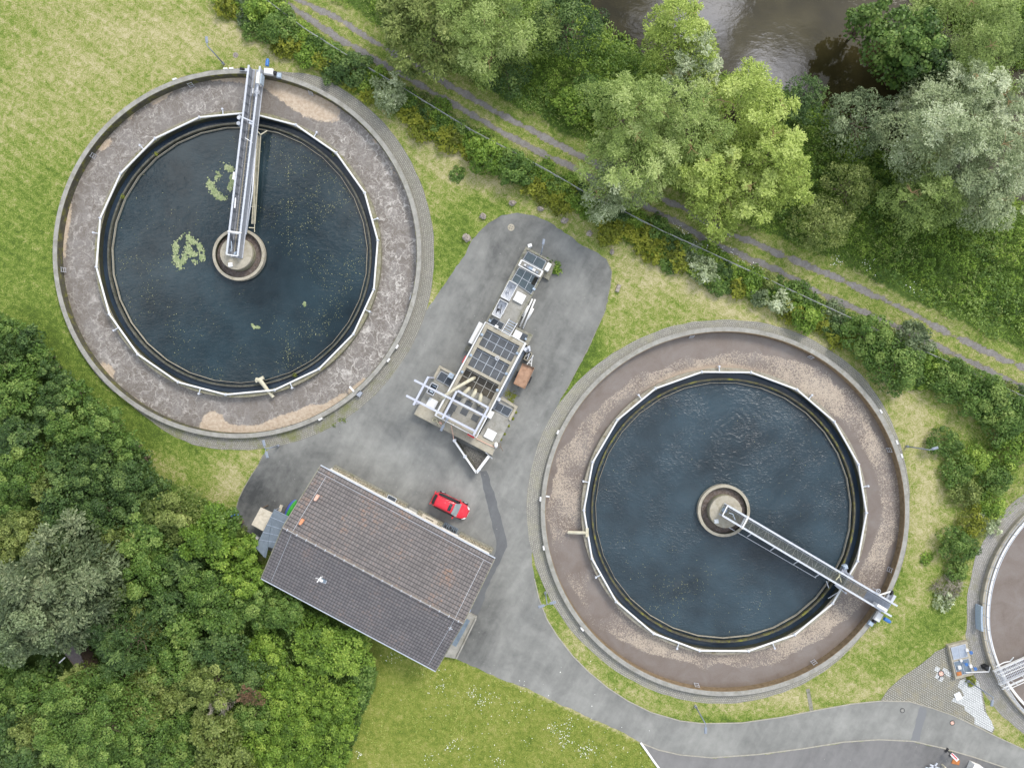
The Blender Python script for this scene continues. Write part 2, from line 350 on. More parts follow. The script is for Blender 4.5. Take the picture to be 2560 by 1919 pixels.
keep=(tankR(cxm,cym,T1)>18.85)&(tankR(cxm,cym,T2)>18.9)&(tankR(cxm,cym,T3)>14.3)
F=F[keep]
def mk_grass():
    m,nt,b=newmat('lawn'); p=pos(nt)
    d=attr(nt,'dry'); mw=attr(nt,'meadow'); cv=attr(nt,'cover'); ru=attr(nt,'rut')
    n1=noise(nt,p,.32,5,.6,.3); n2=noise(nt,p,1.8,7,.8,.6); n3=noise(nt,p,8.5,4,.75); st=noise(nt,mapping(nt,mapping(nt,p,math.radians(33)),0,(.10,1.5,1)),1.0,4,.62)
    a=mth(nt,'MULTIPLY',mth(nt,'SUBTRACT',n1,.5),.55); bb=mth(nt,'MULTIPLY',mth(nt,'SUBTRACT',n2,.5),2.1); c=mth(nt,'MULTIPLY',mth(nt,'SUBTRACT',n3,.5),1.9); s=mth(nt,'MULTIPLY',mth(nt,'SUBTRACT',st,.5),.7)
    k=mth(nt,'ADD',mth(nt,'ADD',mth(nt,'ADD',d,a),mth(nt,'ADD',bb,c)),s)
    col=ramp(nt,k,[(0,(.07,.11,.02)),(.26,(.13,.195,.03)),(.46,(.20,.245,.055)),(.64,(.30,.29,.115)),(.82,(.37,.345,.17)),(1,(.46,.40,.245))])
    k2=mth(nt,'ADD',mth(nt,'ADD',mth(nt,'MULTIPLY',a,1.5),bb),mth(nt,'ADD',mth(nt,'MULTIPLY',c,.8),.45))
    colm=ramp(nt,k2,[(0,(.085,.13,.02)),(.4,(.165,.205,.035)),(.7,(.25,.26,.065)),(1,(.36,.33,.15))])
    col=mixc(nt,mw,col,colm)
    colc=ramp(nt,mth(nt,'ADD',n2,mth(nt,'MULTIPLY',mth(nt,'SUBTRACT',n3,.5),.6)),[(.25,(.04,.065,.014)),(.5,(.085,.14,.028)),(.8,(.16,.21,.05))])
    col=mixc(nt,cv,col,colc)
    rr=ramp(nt,mth(nt,'ADD',mth(nt,'MULTIPLY',n2,.6),mth(nt,'MULTIPLY',noise(nt,p,14,3),.4)),[(.35,(.135,.12,.105)),(.65,(.30,.29,.28))])
    e=noise(nt,p,2.3,5,.7); ru2=mth(nt,'MULTIPLY',mth(nt,'SUBTRACT',mth(nt,'ADD',ru,mth(nt,'MULTIPLY',mth(nt,'SUBTRACT',e,.5),.9)),.3),2.6,clamp=True)
    edge=mth(nt,'MULTIPLY',mth(nt,'MULTIPLY',ru2,mth(nt,'SUBTRACT',1,ru2)),2.5,clamp=True)
    col=mixc(nt,ru2,col,rr); col=mixc(nt,mth(nt,'MULTIPLY',edge,.5),col,(.17,.12,.07))
    nt.links.new(col,b.inputs['Base Color']); b.inputs['Roughness'].default_value=.95; b.inputs['Specular IOR Level'].default_value=.15
    h=mth(nt,'ADD',mth(nt,'MULTIPLY',n2,.5),n3); bump(nt,b,h,.9,.10); return m
M['lawn']=mk_grass()
g=quick_mesh('ground',V,F,[M['lawn']],dict(dry=dry.ravel(),meadow=meadow.ravel(),cover=cover.ravel(),rut=rutw.ravel()),smooth=True)
g['kind']='structure'
# flat sheets with a fine triangulation so that soft wear can be carried as an attribute
def ragged(poly,amp,seed=3):
    o=[]
    for i,p in enumerate(poly):
        q=poly[(i+1)%len(poly)]; L_=math.hypot(q[0]-p[0],q[1]-p[1]); n=max(1,int(L_/.45))
        if abs(p[0])>60 or abs(p[1])>45: n=1
        for k in range(n):
            x=p[0]+(q[0]-p[0])*k/n; y=p[1]+(q[1]-p[1])*k/n; w_=amp if k else 0
            o.append((x+(float(vn(x,y,2.3,seed))-.5)*2*w_,y+(float(vn(x,y,2.3,seed+1))-.5)*2*w_))
    return o
def sheet(name,pts,z,mat,step=.7,wear=None):
    poly=ragged([tuple(p) for p in PN(pts,z)],.11); xs=[p[0] for p in poly]; ys=[p[1] for p in poly]
    X,Y=np.meshgrid(np.arange(min(xs),max(xs),step),np.arange(min(ys),max(ys),step)); X=X.ravel();Y=Y.ravel()
    ok=inpoly(X,Y,poly)&(dseg(X,Y,poly,True)>step*.4); n=len(poly)
    vs=[Vector(p) for p in poly]+[Vector((x,y)) for x,y in zip(X[ok],Y[ok])]
    r=delaunay_2d_cdt(vs,[],[list(range(n))],1,1e-5)
    V=np.array([(v.x,v.y,z) for v in r[0]]); F=np.array([f if len(f)==3 else f[:3] for f in r[2]])
    cr=(V[F[:,1],0]-V[F[:,0],0])*(V[F[:,2],1]-V[F[:,0],1])-(V[F[:,1],1]-V[F[:,0],1])*(V[F[:,2],0]-V[F[:,0],0])
    F[cr<0]=F[cr<0][:,::-1]
    at={}
    if wear: at['wear']=wear(V[:,0]*K+1280,-V[:,1]*K+959.5)
    o=quick_mesh(name,V,F,[mat],at); o['kind']='structure'; return o
def mk_asphalt(name,lo,hi):
    m,nt,b=newmat(name); p=pos(nt); w=attr(nt,'wear')
    n1=noise(nt,p,.22,5,.6,.8); n2=noise(nt,p,1.3,5,.65,.4); n3=noise(nt,p,18,3,.6); n4=noise(nt,p,60,2,.5)
    stv=noise(nt,mapping(nt,mapping(nt,p,math.radians(-62)),0,(.11,.8,1)),1.0,4,.6); w=mth(nt,'ADD',w,mth(nt,'MULTIPLY',mth(nt,'SUBTRACT',stv,.5),.55))
    k=mth(nt,'ADD',mth(nt,'ADD',w,mth(nt,'MULTIPLY',mth(nt,'SUBTRACT',n1,.5),.95)),mth(nt,'ADD',mth(nt,'MULTIPLY',mth(nt,'SUBTRACT',n2,.5),.45),mth(nt,'ADD',mth(nt,'MULTIPLY',mth(nt,'SUBTRACT',n3,.5),.16),mth(nt,'MULTIPLY',mth(nt,'SUBTRACT',n4,.5),.18))))
    c=ramp(nt,k,[(0,lo),(.5,tuple((a+b_)/2 for a,b_ in zip(lo,hi))),(1,hi)])
    sp=nn(nt,'ShaderNodeTexVoronoi'); sp.inputs['Scale'].default_value=1.1; nt.links.new(p,sp.inputs['Vector'])
    dots=mth(nt,'LESS_THAN',sp.outputs['Distance'],.045); c=mixc(nt,mth(nt,'MULTIPLY',dots,.5),c,(.42,.41,.38))
    nt.links.new(c,b.inputs['Base Color']); b.inputs['Roughness'].default_value=.88; b.inputs['Specular IOR Level'].default_value=.3
    bump(nt,b,n3,.25,.01); return m
M['asphalt']=mk_asphalt('old_asphalt',(.05,.052,.052),(.285,.285,.265))
M['asphalt_patch']=mk_asphalt('trench_asphalt',(.07,.073,.077),(.17,.175,.18))
M['asphalt_dark']=mk_asphalt('darker_asphalt',(.07,.07,.07),(.23,.225,.22))
def wear_y(x,y):
    g=lambda cx,cy,rx,ry,a:np.exp(-(((x-cx)*math.cos(math.radians(a))+(y-cy)*math.sin(math.radians(a)))/rx)**2-((-(x-cx)*math.sin(math.radians(a))+(y-cy)*math.cos(math.radians(a)))/ry)**2)
    w=.53+.12*sst(900,1900,y)
    for cx,cy,rx,ry,a,k in [(610,1230,70,150,-60,-.34),(760,1150,120,30,-28,-.12),(900,1100,170,40,20,.12),(930,1190,140,16,24,-.12),(1010,1130,120,30,-20,.14),(1180,1230,120,60,0,.10),(1200,1560,60,110,20,-.22),(1290,1470,34,120,5,.16),(1180,1640,60,30,28,-.10),(1290,620,70,50,0,-.06),(1440,800,36,130,28,.10),(1390,900,22,160,28,-.08),(1130,760,40,90,28,.07),(1110,860,24,110,28,-.07),(990,900,30,90,35,.10),(1480,650,50,30,30,-.08),(1500,690,20,60,10,-.12),(1290,1100,50,90,20,.10),(1600,1800,250,20,18,.10),(2200,1800,300,26,-5,.06),(2440,1850,120,24,22,.05),(1040,1300,130,22,28,-.28),(1100,1270,60,40,28,-.10)]:
        w=w+1.45*k*g(cx,cy,rx,ry,a)
    r=np.hypot((x-1350)/1.0,(y-720)/1.25); w=w-.12*np.exp(-((r-130)/10)**2)*(y<760)-.07*np.exp(-((r-85)/9)**2)*(y<760)
    return w
sheet('yard_road',YARD,.012,M['asphalt'],.6,wear_y)
sheet('trench_road',[(1200,1178),(1216,1176),(1236,1230),(1248,1279),(1259,1320),(1267,1353),(1268,1366),(1252,1400),(1226,1450),(1196,1535),(1172,1545),(1186,1500),(1212,1448),(1232,1400),(1241,1362),(1235,1330),(1223,1279),(1208,1222)],.017,M['asphalt_patch'],.5,lambda x,y:.5+0*x)
sheet('lower_road',DARKYARD,.010,M['asphalt_dark'],.9,lambda x,y:.62-.25*sst(2250,2340,x))
sheet('patched_road',[(2300,1765),(2316,1770),(2300,1850),(2276,1849)],.017,M['asphalt_patch'],.6,lambda x,y:1.15+0*x)
mb=MB(); mb.prism([p[:2] for p in map(lambda q:P(*q,.03),PAVE)],-.05,.03); struct('paving',mb,M['grid_pave'])
mb=MB(); mb.prism([P(*q,.036)[:2] for q in WHITEP],.0,.036); 
for q in [(2343,1672),(2362,1676),(2372,1684),(2352,1696),(2345,1690)]: mb.pbox(q[0],q[1],.5,.5,.0,.034)
struct('new_paving',mb,M['grid_white'])
def strip(name,pts,w,z,mat,h=.1):
    mb=MB(); pw=[P(x,y,z) for x,y in pts]; L=[];R=[]
    for i,p in enumerate(pw):
        d=(pw[min(i+1,len(pw)-1)]-pw[max(i-1,0)]).normalized(); n=Vector((-d.y,d.x,0)); L.append((p+n*w/2)[:2]); R.append((p-n*w/2)[:2])
    vs=[];fs=[]
    for a,b in zip(L,R): vs+=[(a[0],a[1],z-h),(a[0],a[1],z),(b[0],b[1],z),(b[0],b[1],z-h)]
    for i in range(len(pw)-1):
        for e in range(3): fs.append((i*4+e,i*4+4+e,i*4+5+e,i*4+1+e))
    fs+=[(0,1,2,3),tuple(len(vs)-4+q for q in (3,2,1,0))]
    mb.add(vs,fs); return struct(name,mb,mat)
M['kerb']=simple('kerb_concrete',(.33,.31,.26),.85,var=.2,scale=3)
strip('road_kerb',YARD[21:44],.10,.05,M['kerb'])
strip('lower_kerb',YARD[45:58],.11,.05,M['kerb'])
strip('yard_kerb',[(x-1,y) for x,y in YARD[10:17]],.08,.04,M['concrete_mossy'])
strip('yard_edge_kerb',YARD[69:75],.08,.04,M['concrete_mossy'])
strip('white_kerb',[(1602,1856),(1618,1878),(1634,1901),(1655,1930),(1700,1990)],.20,.12,M['white'],.15)
# ------------------------------------------------------------------ river water
def mk_water(name,col,rough,scale,bd,speck=None,rings=None,ior=1.36):
    m,nt,b=newmat(name); p=pos(nt)
    c=ramp(nt,noise(nt,p,.15,3),[(.35,tuple(x*.6 for x in col)),(.65,tuple(x*1.45 for x in col))])  # broad murk noise that also paints uneven sheen into the water colour
    nt.links.new(c,b.inputs['Base Color']); b.inputs['Roughness'].default_value=rough; b.inputs['IOR'].default_value=ior; b.inputs['Specular IOR Level'].default_value=.5
    n1=noise(nt,mapping(nt,p,.6,(1,1.8,1)),scale,4,.55,.6)
    h=mth(nt,'MULTIPLY',n1,mth(nt,'MULTIPLY',mth(nt,'SUBTRACT',noise(nt,p,.22,3,.6),.25),2.6,clamp=True))
    if rings:
        for cx,cy,k in rings:
            wn_=nn(nt,'ShaderNodeTexNoise'); wn_.inputs['Scale'].default_value=.5; nt.links.new(p,wn_.inputs['Vector']); va=nn(nt,'ShaderNodeVectorMath',operation='MULTIPLY_ADD'); nt.links.new(wn_.outputs['Color'],va.inputs[0]); va.inputs[1].default_value=(3,3,0); nt.links.new(p,va.inputs[2]); s=nn(nt,'ShaderNodeVectorMath',operation='DISTANCE'); nt.links.new(va.outputs[0],s.inputs[0]); s.inputs[1].default_value=(cx+1.5,cy+1.5,0)
            d=s.outputs['Value']; w=mth(nt,'SINE',mth(nt,'MULTIPLY',d,k)); w=mth(nt,'MULTIPLY',w,mth(nt,'DIVIDE',.2,mth(nt,'ADD',1,mth(nt,'MULTIPLY',d,.25)))); h=mth(nt,'ADD',h,w)
    bump(nt,b,h,1.0,bd); return m
M['river']=mk_water('river_water',(.032,.027,.011),.03,1.3,.007,ior=1.36)
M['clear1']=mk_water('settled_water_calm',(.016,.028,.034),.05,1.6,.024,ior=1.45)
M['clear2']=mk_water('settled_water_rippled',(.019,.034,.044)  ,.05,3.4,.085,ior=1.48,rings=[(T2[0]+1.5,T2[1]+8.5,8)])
mb=MB(); mb.prism([tuple(p) for p in PN([(1150,-700),(1250,-60),(1450,260),(1850,420),(2200,560),(3200,900),(3200,100),(2500,-100),(2400,-700)],-1.3)],-1.45,-1.3)
struct('river_water',mb,M['river'])
# ------------------------------------------------------------------ clarifiers
def polyring(cx,cy,R,n,ph): return [(cx+R*math.cos(math.radians(ph)+2*math.pi*i/n),cy+R*math.sin(math.radians(ph)+2*math.pi*i/n)) for i in range(n)]
def mk_sludge(kind,cx,cy):
    m,nt,b=newmat('sludge_'+kind); p=pos(nt); f=attr(nt,'foam')
    if kind=='veined':
        wv=mapping(nt,p,0,(1,1,1)); dn=nn(nt,'ShaderNodeTexNoise'); dn.inputs['Scale'].default_value=.9; dn.inputs['Detail'].default_value=5; dn.inputs['Roughness'].default_value=.62; nt.links.new(p,dn.inputs['Vector'])
        off=nn(nt,'ShaderNodeVectorMath',operation='MULTIPLY_ADD'); nt.links.new(dn.outputs['Color'],off.inputs[0]); off.inputs[1].default_value=(2.6,2.6,0); nt.links.new(p,off.inputs[2])
        q=off.outputs[0]
        def web(sc,w):
            v=nn(nt,'ShaderNodeTexVoronoi'); v.feature='DISTANCE_TO_EDGE'; v.inputs['Scale'].default_value=sc; nt.links.new(q,v.inputs['Vector'])
            return mth(nt,'SUBTRACT',1,mth(nt,'MULTIPLY',v.outputs['Distance'],w),clamp=True)
        br=mth(nt,'MULTIPLY',mth(nt,'SUBTRACT',noise(nt,p,1.6,3,.6),.42),7,clamp=True)
        v1=mth(nt,'MULTIPLY',web(.75,15),br); v2=mth(nt,'MULTIPLY',web(2.1,9),mth(nt,'SUBTRACT',1,mth(nt,'MULTIPLY',br,.5)))
        big=noise(nt,p,.35,4,.6); vv=mth(nt,'MULTIPLY',mth(nt,'ADD',mth(nt,'MULTIPLY',v1,.85),mth(nt,'MULTIPLY',v2,.6)),mth(nt,'MULTIPLY',mth(nt,'SUBTRACT',big,.22),3.2,clamp=True),clamp=True)
        base=ramp(nt,mth(nt,'ADD',mth(nt,'MULTIPLY',noise(nt,q,.6,6,.7,.5),.7),mth(nt,'MULTIPLY',noise(nt,p,9,3),.3)),[(.3,(.105,.085,.065)),(.5,(.160,.140,.122)),(.7,(.215,.20,.187))])
        c=mixc(nt,mth(nt,'MULTIPLY',mth(nt,'MULTIPLY',vv,.78),attr(nt,'veins')),base,(.50,.47,.43))
        ff=mth(nt,'MULTIPLY',mth(nt,'SUBTRACT',mth(nt,'ADD',f,mth(nt,'MULTIPLY',mth(nt,'SUBTRACT',noise(nt,p,1.9,7,.75,.5),.5),1.3)),.5),7,clamp=True)
        fo=ramp(nt,noise(nt,p,3,5,.7),[(.35,(.34,.26,.185)),(.65,(.48,.40,.31))])
        c=mixc(nt,ff,c,fo); rough=mth(nt,'ADD',mth(nt,'MULTIPLY',ff,.5),.32)
        nt.links.new(rough,b.inputs['Roughness']); bump(nt,b,mth(nt,'ADD',mth(nt,'MULTIPLY',vv,.4),noise(nt,p,3,4)),.5,.012)
    else:
        base=ramp(nt,mth(nt,'ADD',mth(nt,'MULTIPLY',noise(nt,p,.5,6,.65,.6),.75),mth(nt,'MULTIPLY',noise(nt,p,8,2),.25)),[(.3,(.135,.105,.085)),(.5,(.17,.14,.12)),(.72,(.20,.175,.158))])
        sp=noise(nt,p,7.0,4,.65,.9); sp2=noise(nt,p,15,2,.5,.5)
        k=mth(nt,'ADD',mth(nt,'ADD',mth(nt,'MULTIPLY',sp,.6),mth(nt,'MULTIPLY',sp2,.4)),mth(nt,'MULTIPLY',mth(nt,'SUBTRACT',f,1),.30))
        mask=mth(nt,'MULTIPLY',mth(nt,'SUBTRACT',k,.50),12,clamp=True)
        c=mixc(nt,mth(nt,'MULTIPLY',mask,.85),base,(.43,.36,.28))
        solid=mth(nt,'MULTIPLY',attr(nt,'solid'),mth(nt,'ADD',.55,mth(nt,'MULTIPLY',sp,.5))); c=mixc(nt,solid,c,(.42,.33,.245))
        b.inputs['Roughness'].default_value=.3; nt.links.new(mth(nt,'ADD',.25,mth(nt,'MULTIPLY',mask,.5)),b.inputs['Roughness'])
        bump(nt,b,noise(nt,p,2.6,4,.6,.6),.5,.02)
    nt.links.new(c,b.inputs['Base Color']); return m
def annulus(name,cx,cy,r0,r1,z,mat,fn,nr=22,na=620):
    r=np.linspace(r0,r1,nr); a=np.linspace(0,2*math.pi,na,endpoint=False); A,R=np.meshgrid(a,r)
    X=cx+R*np.cos(A); Y=cy+R*np.sin(A); V=np.stack([X,Y,0*X+z],-1).reshape(-1,3)
    i=np.arange(nr*na).reshape(nr,na); j=np.roll(i,-1,1)
    F=np.stack([i[:-1],i[1:],j[1:],j[:-1]],-1).reshape(-1,4)
    s=H/(H-z)*K; o=quick_mesh(name,V,F,[mat],{k:v.ravel() for k,v in fn(X*s+1280,-Y*s+959.5,A,R,X,Y).items()}); o['kind']='structure'; return o
def foam1(px,py,A,R,X,Y):
    f=0*px
    for x,y,rx,ry,a,k in [(745,245,80,30,38,1.5),(700,215,60,22,20,1.1),(810,265,50,22,35,1.2),(610,200,60,14,0,.8),(400,245,42,12,-30,1.0),(262,362,30,12,-45,1.0),(325,292,22,10,-40,.8),(170,545,12,60,10,.8),(160,620,10,60,0,.6),(168,760,10,40,-12,.8),(200,840,9,26,-25,.9),(265,930,30,22,50,1.2),(340,1003,26,10,35,.9),(533,1060,28,30,0,1.7),(600,1073,80,12,3,1.1),(700,1052,60,16,-15,1.0),(770,1035,42,20,-25,1.3),(840,1005,50,14,-38,1.0),(900,965,26,12,-50,1.1),(1020,800,12,60,22,.9),(1040,700,9,50,8,.7),(983,430,10,40,-25,.6),(935,350,24,10,50,.6),(540,195,50,10,-8,.7)]:
        a=math.radians(a); dx=px-x; dy=py-y; u=dx*math.cos(a)+dy*math.sin(a); v=-dx*math.sin(a)+dy*math.cos(a); f=f+k*np.exp(-(u/rx)**2-(v/ry)**2)
    ve=1-.95*np.exp(-((px-720)/110)**2-((py-260)/75)**2)-.6*np.exp(-((px-640)/160)**2-((py-1010)/60)**2)-.25*(px<230)
    ve=np.clip(ve+.45*np.exp(-((px-960)/120)**2),0,1.35)
    return dict(foam=np.clip(f,0,1.6),veins=ve)
def foam2(px,py,A,R,X,Y):
    ad=np.degrees(A); f=0*px; t=(R-14.9)/3.75          # 0 at the inner wall, 1 at the outer wall
    n=fbm(X,Y,.45,4,3); n2=fbm(X,Y,.13,3,8)
    w=np.interp(ad,[0,20,40,60,80,95,110,125,135,150,165,180,195,210,225,240,255,270,290,310,330,345,360],
                   [.97,.95,.90,.80,.50,.34,.38,.48,.54,.66,.97,.97,.88,.84,.82,.70,.50,.42,.58,.66,.76,.90,.97])
    lo=np.interp(ad,[0,20,40,60,100,200,300,330,360],[.25,.2,.05,-.1,-.1,-.1,-.1,.1,.25])
    f=(1-sst(w-.07,w+.05,t+(n-.5)*.5))*sst(lo-.1,lo+.15,t+(n2-.5)*.6)
    f=f*(.55+.6*n)*(1-.9*np.exp(-((px-1540)/34)**2-((py-1100)/60)**2))*(1-.85*np.exp(-((px-1445)/50)**2-((py-1390)/46)**2))
    f=f*(1-.8*np.exp(-((px-1500)/34)**2-((py-1490)/60)**2))
    s=1.0*np.exp(-((px-1770)/130)**2)*(1-sst(0,.16,t))*(py<1000)+.7*np.exp(-((px-1800)/110)**2)*(1-sst(0,.16,t))*(py>1500)
    return dict(foam=f*1.25,solid=np.clip(s*1.2,0,1))
def wrap(x): return (x+180)%360-180
def clarifier(T,idx,ph,lab,foamf,smat,cmat):
    cx,cy=T; t=thing('clarifier_tank',lab,'tank',(cx,cy,0))
    mb=MB(); mb.ring(cx,cy,18.62,19.07,-1.6,.5,160); w=mb.build('outer_wall',M['concrete'],t,smooth=False)
    mb=MB(); mb.ring(cx,cy,18.57,18.66,-1.6,.485,160); mb.build('wall_lining',M['mosswall'] if idx==1 else M['brownwall'],t)
    mb=MB(); mb.ring(cx,cy,14.42,14.86,-1.6,.30,144); mb.build('inner_wall',M['wallmoss'] if idx==1 else M['walledge'],t)
    mb=MB(); mb.ring(cx,cy,14.38,14.44,-1.6,.27,144); mb.build('channel_lining',M['darkmoss'],t)
    mb=MB(); mb.ring(cx,cy,13.60,13.78,-1.6,-.08,144); mb.build('launder_wall',M['concrete_dark'] if idx==1 else M['mosswall'],t)
    R=polyring(cx,cy,13.36,31,3)
    mb=MB(); a=R; b=polyring(cx,cy,13.335,31,3)
    for i in range(31):
        j=(i+1)%31; mb.prism([a[i],a[j],b[j],b[i]],-.46,-.12)
    mb.build('scum_baffle',M['concrete_pale'],t)
    mb=MB(); mb.tube([(x,y,.48) for x,y in polyring(cx,cy,14.62,18,ph)],.095,10,True)
    pr=mb.build('air_pipe',M['white'],t,smooth=True)
    for k in range(18):
        a=math.radians(ph+20*k+10+random.uniform(-4,4)); d=Vector((math.cos(a),math.sin(a),0)); r=14.45
        if k%2==0:
            mb=MB(); mb.beam(Vector((cx,cy,.5))+d*r,Vector((cx,cy,.5))+d*(r+.55),.09,.09); mb.disc(cx+d.x*(r+.55),cy+d.y*(r+.55),.11,.42,.62,10)
            mb.beam(Vector((cx,cy,.5))+d*(r+.5),Vector((cx,cy,-.4))+d*(r+.62),.06,.06); mb.build('valve',M['galv'],t)
        a=math.radians(ph+20*k); d=Vector((math.cos(a),math.sin(a),0)); c=Vector((cx,cy,.48))+d*14.62; n=Vector((-d.y,d.x,0))
        mb=MB(); mb.tube([c-n*.07,c+n*.07],.17,10); mb.build('pipe_coupling',M['galv'],pr)
    # hub
    mb=MB(); mb.ring(cx,cy,2.42,2.71,-1.6,.12,64); mb.build('hub_wall',M['concrete_pale'],t)
    mb=MB(); mb.ring(cx,cy,2.37,2.43,-1.6,.09,64); mb.build('hub_lining',M['darkmoss'],t)
    mb=MB(); mb.disc(cx,cy,1.70,-1.2,.45,48,1.69); mb.build('pillar_base',M['wallmoss'],t); mb=MB(); mb.disc(cx,cy,1.685,.45,.72,48,1.66); mb.build('hub_pillar',M['concrete_pale'],t)
    mb=MB(); s=Vector((cx,cy,0))+Vector(((-.55,-1.2,0) if idx==1 else (-1.0,-.95,0))); mb.box(s,.42,.42,.72,.86,.1); mb.build('junction_box',M['white'],t)
    ladders={1:[(475,208),(228,386),(778,230),(148,675),(1030,745)],2:[(1728,834),(2031,887),(2233,1121),(2240,1429),(2045,1671),(1740,1728)]}[idx]
    for x,y in ladders:
        p=P(x,y,0); d=Vector((p.x-cx,p.y-cy,0)).normalized(); n=Vector((-d.y,d.x,0)); c=Vector((cx,cy,0))+d*18.45
        mb=MB()
        for k in range(3): mb.beam(c-n*.22-d*(k*.07)+Vector((0,0,.2-.25*k)),c+n*.22-d*(k*.07)+Vector((0,0,.2-.25*k)),.035,.035)
        for s in (-1,1): mb.beam(c+n*.22*s+Vector((0,0,.3)),c+n*.22*s-d*.14+Vector((0,0,-.4)),.04,.04)
        mb.build('ladder',M['galv'],t)
    for x,y in {1:[(438,204,),(563,172),(578,179),(940,878),(806,1058),(985,862)],2:[(1391,1078),(1349,1247),(1357,1370),(2203,1028),(2243,1105),(2256,1139),(1466,1564)]}[idx]:
        p=P(x,y,.55); d=Vector((p.x-cx,p.y-cy,0)).normalized(); a=math.atan2(d.y,d.x); c=Vector((cx,cy,0))+d*19.15
        mb=MB(); mb.box(c,.16,.42,.2,.56,a); mb.build('marker_plate',M['white'],t)
    annulus('sludge_water',cx,cy,14.8,18.7,-.38,smat,foamf)
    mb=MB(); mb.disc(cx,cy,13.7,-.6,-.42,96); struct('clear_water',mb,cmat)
    mb=MB(); mb.ring(cx,cy,13.7,14.4,-.7,-.36,96); struct('launder_water',mb,M['launder'])
    mb=MB(); mb.ring(cx,cy,1.7,2.5,-.5,-.28,48); struct('hub_water',mb,M['hubsludge'])
    return t
M['mosswall']=simple('dark_mossy_lining',(.07,.065,.045),.85,var=.4,scale=2,dirt=(.20,.20,.02))
M['darkmoss']=simple('dark_wet_wall',(.035,.035,.025),.6,var=.4,scale=3,dirt=(.05,.06,.015))
M['wallmoss']=simple('mossy_wall_top',(.22,.205,.15),.85,var=.35,scale=3,dirt=(.14,.14,.02))
M['walledge']=simple('stained_wall_top',(.27,.25,.20),.85,var=.25,scale=3,dirt=(.14,.11,.05))
M['brownwall']=simple('brown_stained_wall',(.20,.145,.085),.85,var=.3,scale=3,dirt=(.10,.065,.03))
M['launder']=mk_water('launder_water',(.022,.034,.050),.08,3,.02)
M['hubsludge']=simple('hub_sludge',(.10,.075,.06),.45,var=.6,scale=5,dirt=(.19,.17,.17),bumpd=.05)
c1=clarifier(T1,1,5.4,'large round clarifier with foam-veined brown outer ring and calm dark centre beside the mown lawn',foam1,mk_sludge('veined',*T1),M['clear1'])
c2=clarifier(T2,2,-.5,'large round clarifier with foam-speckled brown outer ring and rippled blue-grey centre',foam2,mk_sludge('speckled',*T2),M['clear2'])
mb=MB(); a=P(650,950,.55); b=P(683,992,.0); mb.tube([P(640,948,.5),a,(a+b)/2+Vector((0,0,.05)),b],.19,10); mb.pbox(648,948,.9,.3,.35,.62,.45); mb.build('inlet_pipe',M['cream'],c1,smooth=False)
mb=MB(); a=P(1470,1331,.5); b=P(1420,1330,.0); mb.tube([a,(a+b)/2+Vector((0,0,.08)),b],.17,10); mb.pbox(1468,1331,.3,.9,.35,.62,0); mb.build('inlet_pipe',M['cream'],c2)
mb=MB(); mb.beam(P(874,966,.4),P(885,978,.5),.18,.1); mb.build('level_sensor',M['white'],c1)
mb=MB(); mb.beam(P(1360,1239,.4),P(1374,1241,.5),.14,.1); mb.build('level_sensor',M['white'],c2)
mb=MB(); mb.pbox(898,984,.55,.45,.0,.5,.9); mb.build('valve_box',M['steel'],c1)
# paving rings round the tanks
def ringsheet(name,T,a0,a1,r0,rfun,z,mat,mossf,n=360):
    a=np.radians(np.linspace(a0,a1,n)); V=[];ms=[]
    for k in range(5):
        t=k/4; r=r0+(rfun(np.degrees(a))-r0)*t; V.append(np.stack([T[0]+r*np.cos(a),T[1]+r*np.sin(a),0*a+z],-1)); ms.append(mossf(np.degrees(a)))
    V=np.concatenate(V); i=np.arange(5*n).reshape(5,n)
    F=np.stack([i[:-1,:-1],i[1:,:-1],i[1:,1:],i[:-1,1:]],-1).reshape(-1,4)
    o=quick_mesh(name,V,F,[mat],dict(moss=np.concatenate(ms))); o['kind']='structure'
M['ring1']=mk_ringpave('ring_paving_mossy',*T1,(.27,.258,.22),(.14,.15,.05)); M['ring2']=mk_ringpave('ring_paving_pale',*T2,(.30,.288,.25),(.27,.26,.17))
wob=lambda a:.10*(vn(a,0*a,.35,4)-.5)
ringsheet('tank_path',T1,-132,86,19.0,lambda a:19.1+1.25*np.clip(sst(-132,-100,a)*sst(86,62,a),0,1)+wob(a),.022,M['ring1'],lambda a:1.0-.9*sst(-60,-20,a))
ringsheet('outer_tank_path',T2,-180,180,19.0,lambda a:np.interp(a,[-180,-135,-90,-60,-45,0,20,45,70,90,120,150,180],[20.55,20.1,20.1,19.75,19.45,19.35,19.6,20.1,20.0,19.85,19.95,20.5,20.55])+wob(a),.022,M['ring2'],lambda a:.6+0*a)
ringsheet('grass_verge_path',T1,86,228,19.0,lambda a:19.35+wob(a),.02,M['ring1'],lambda a:.5+0*a)
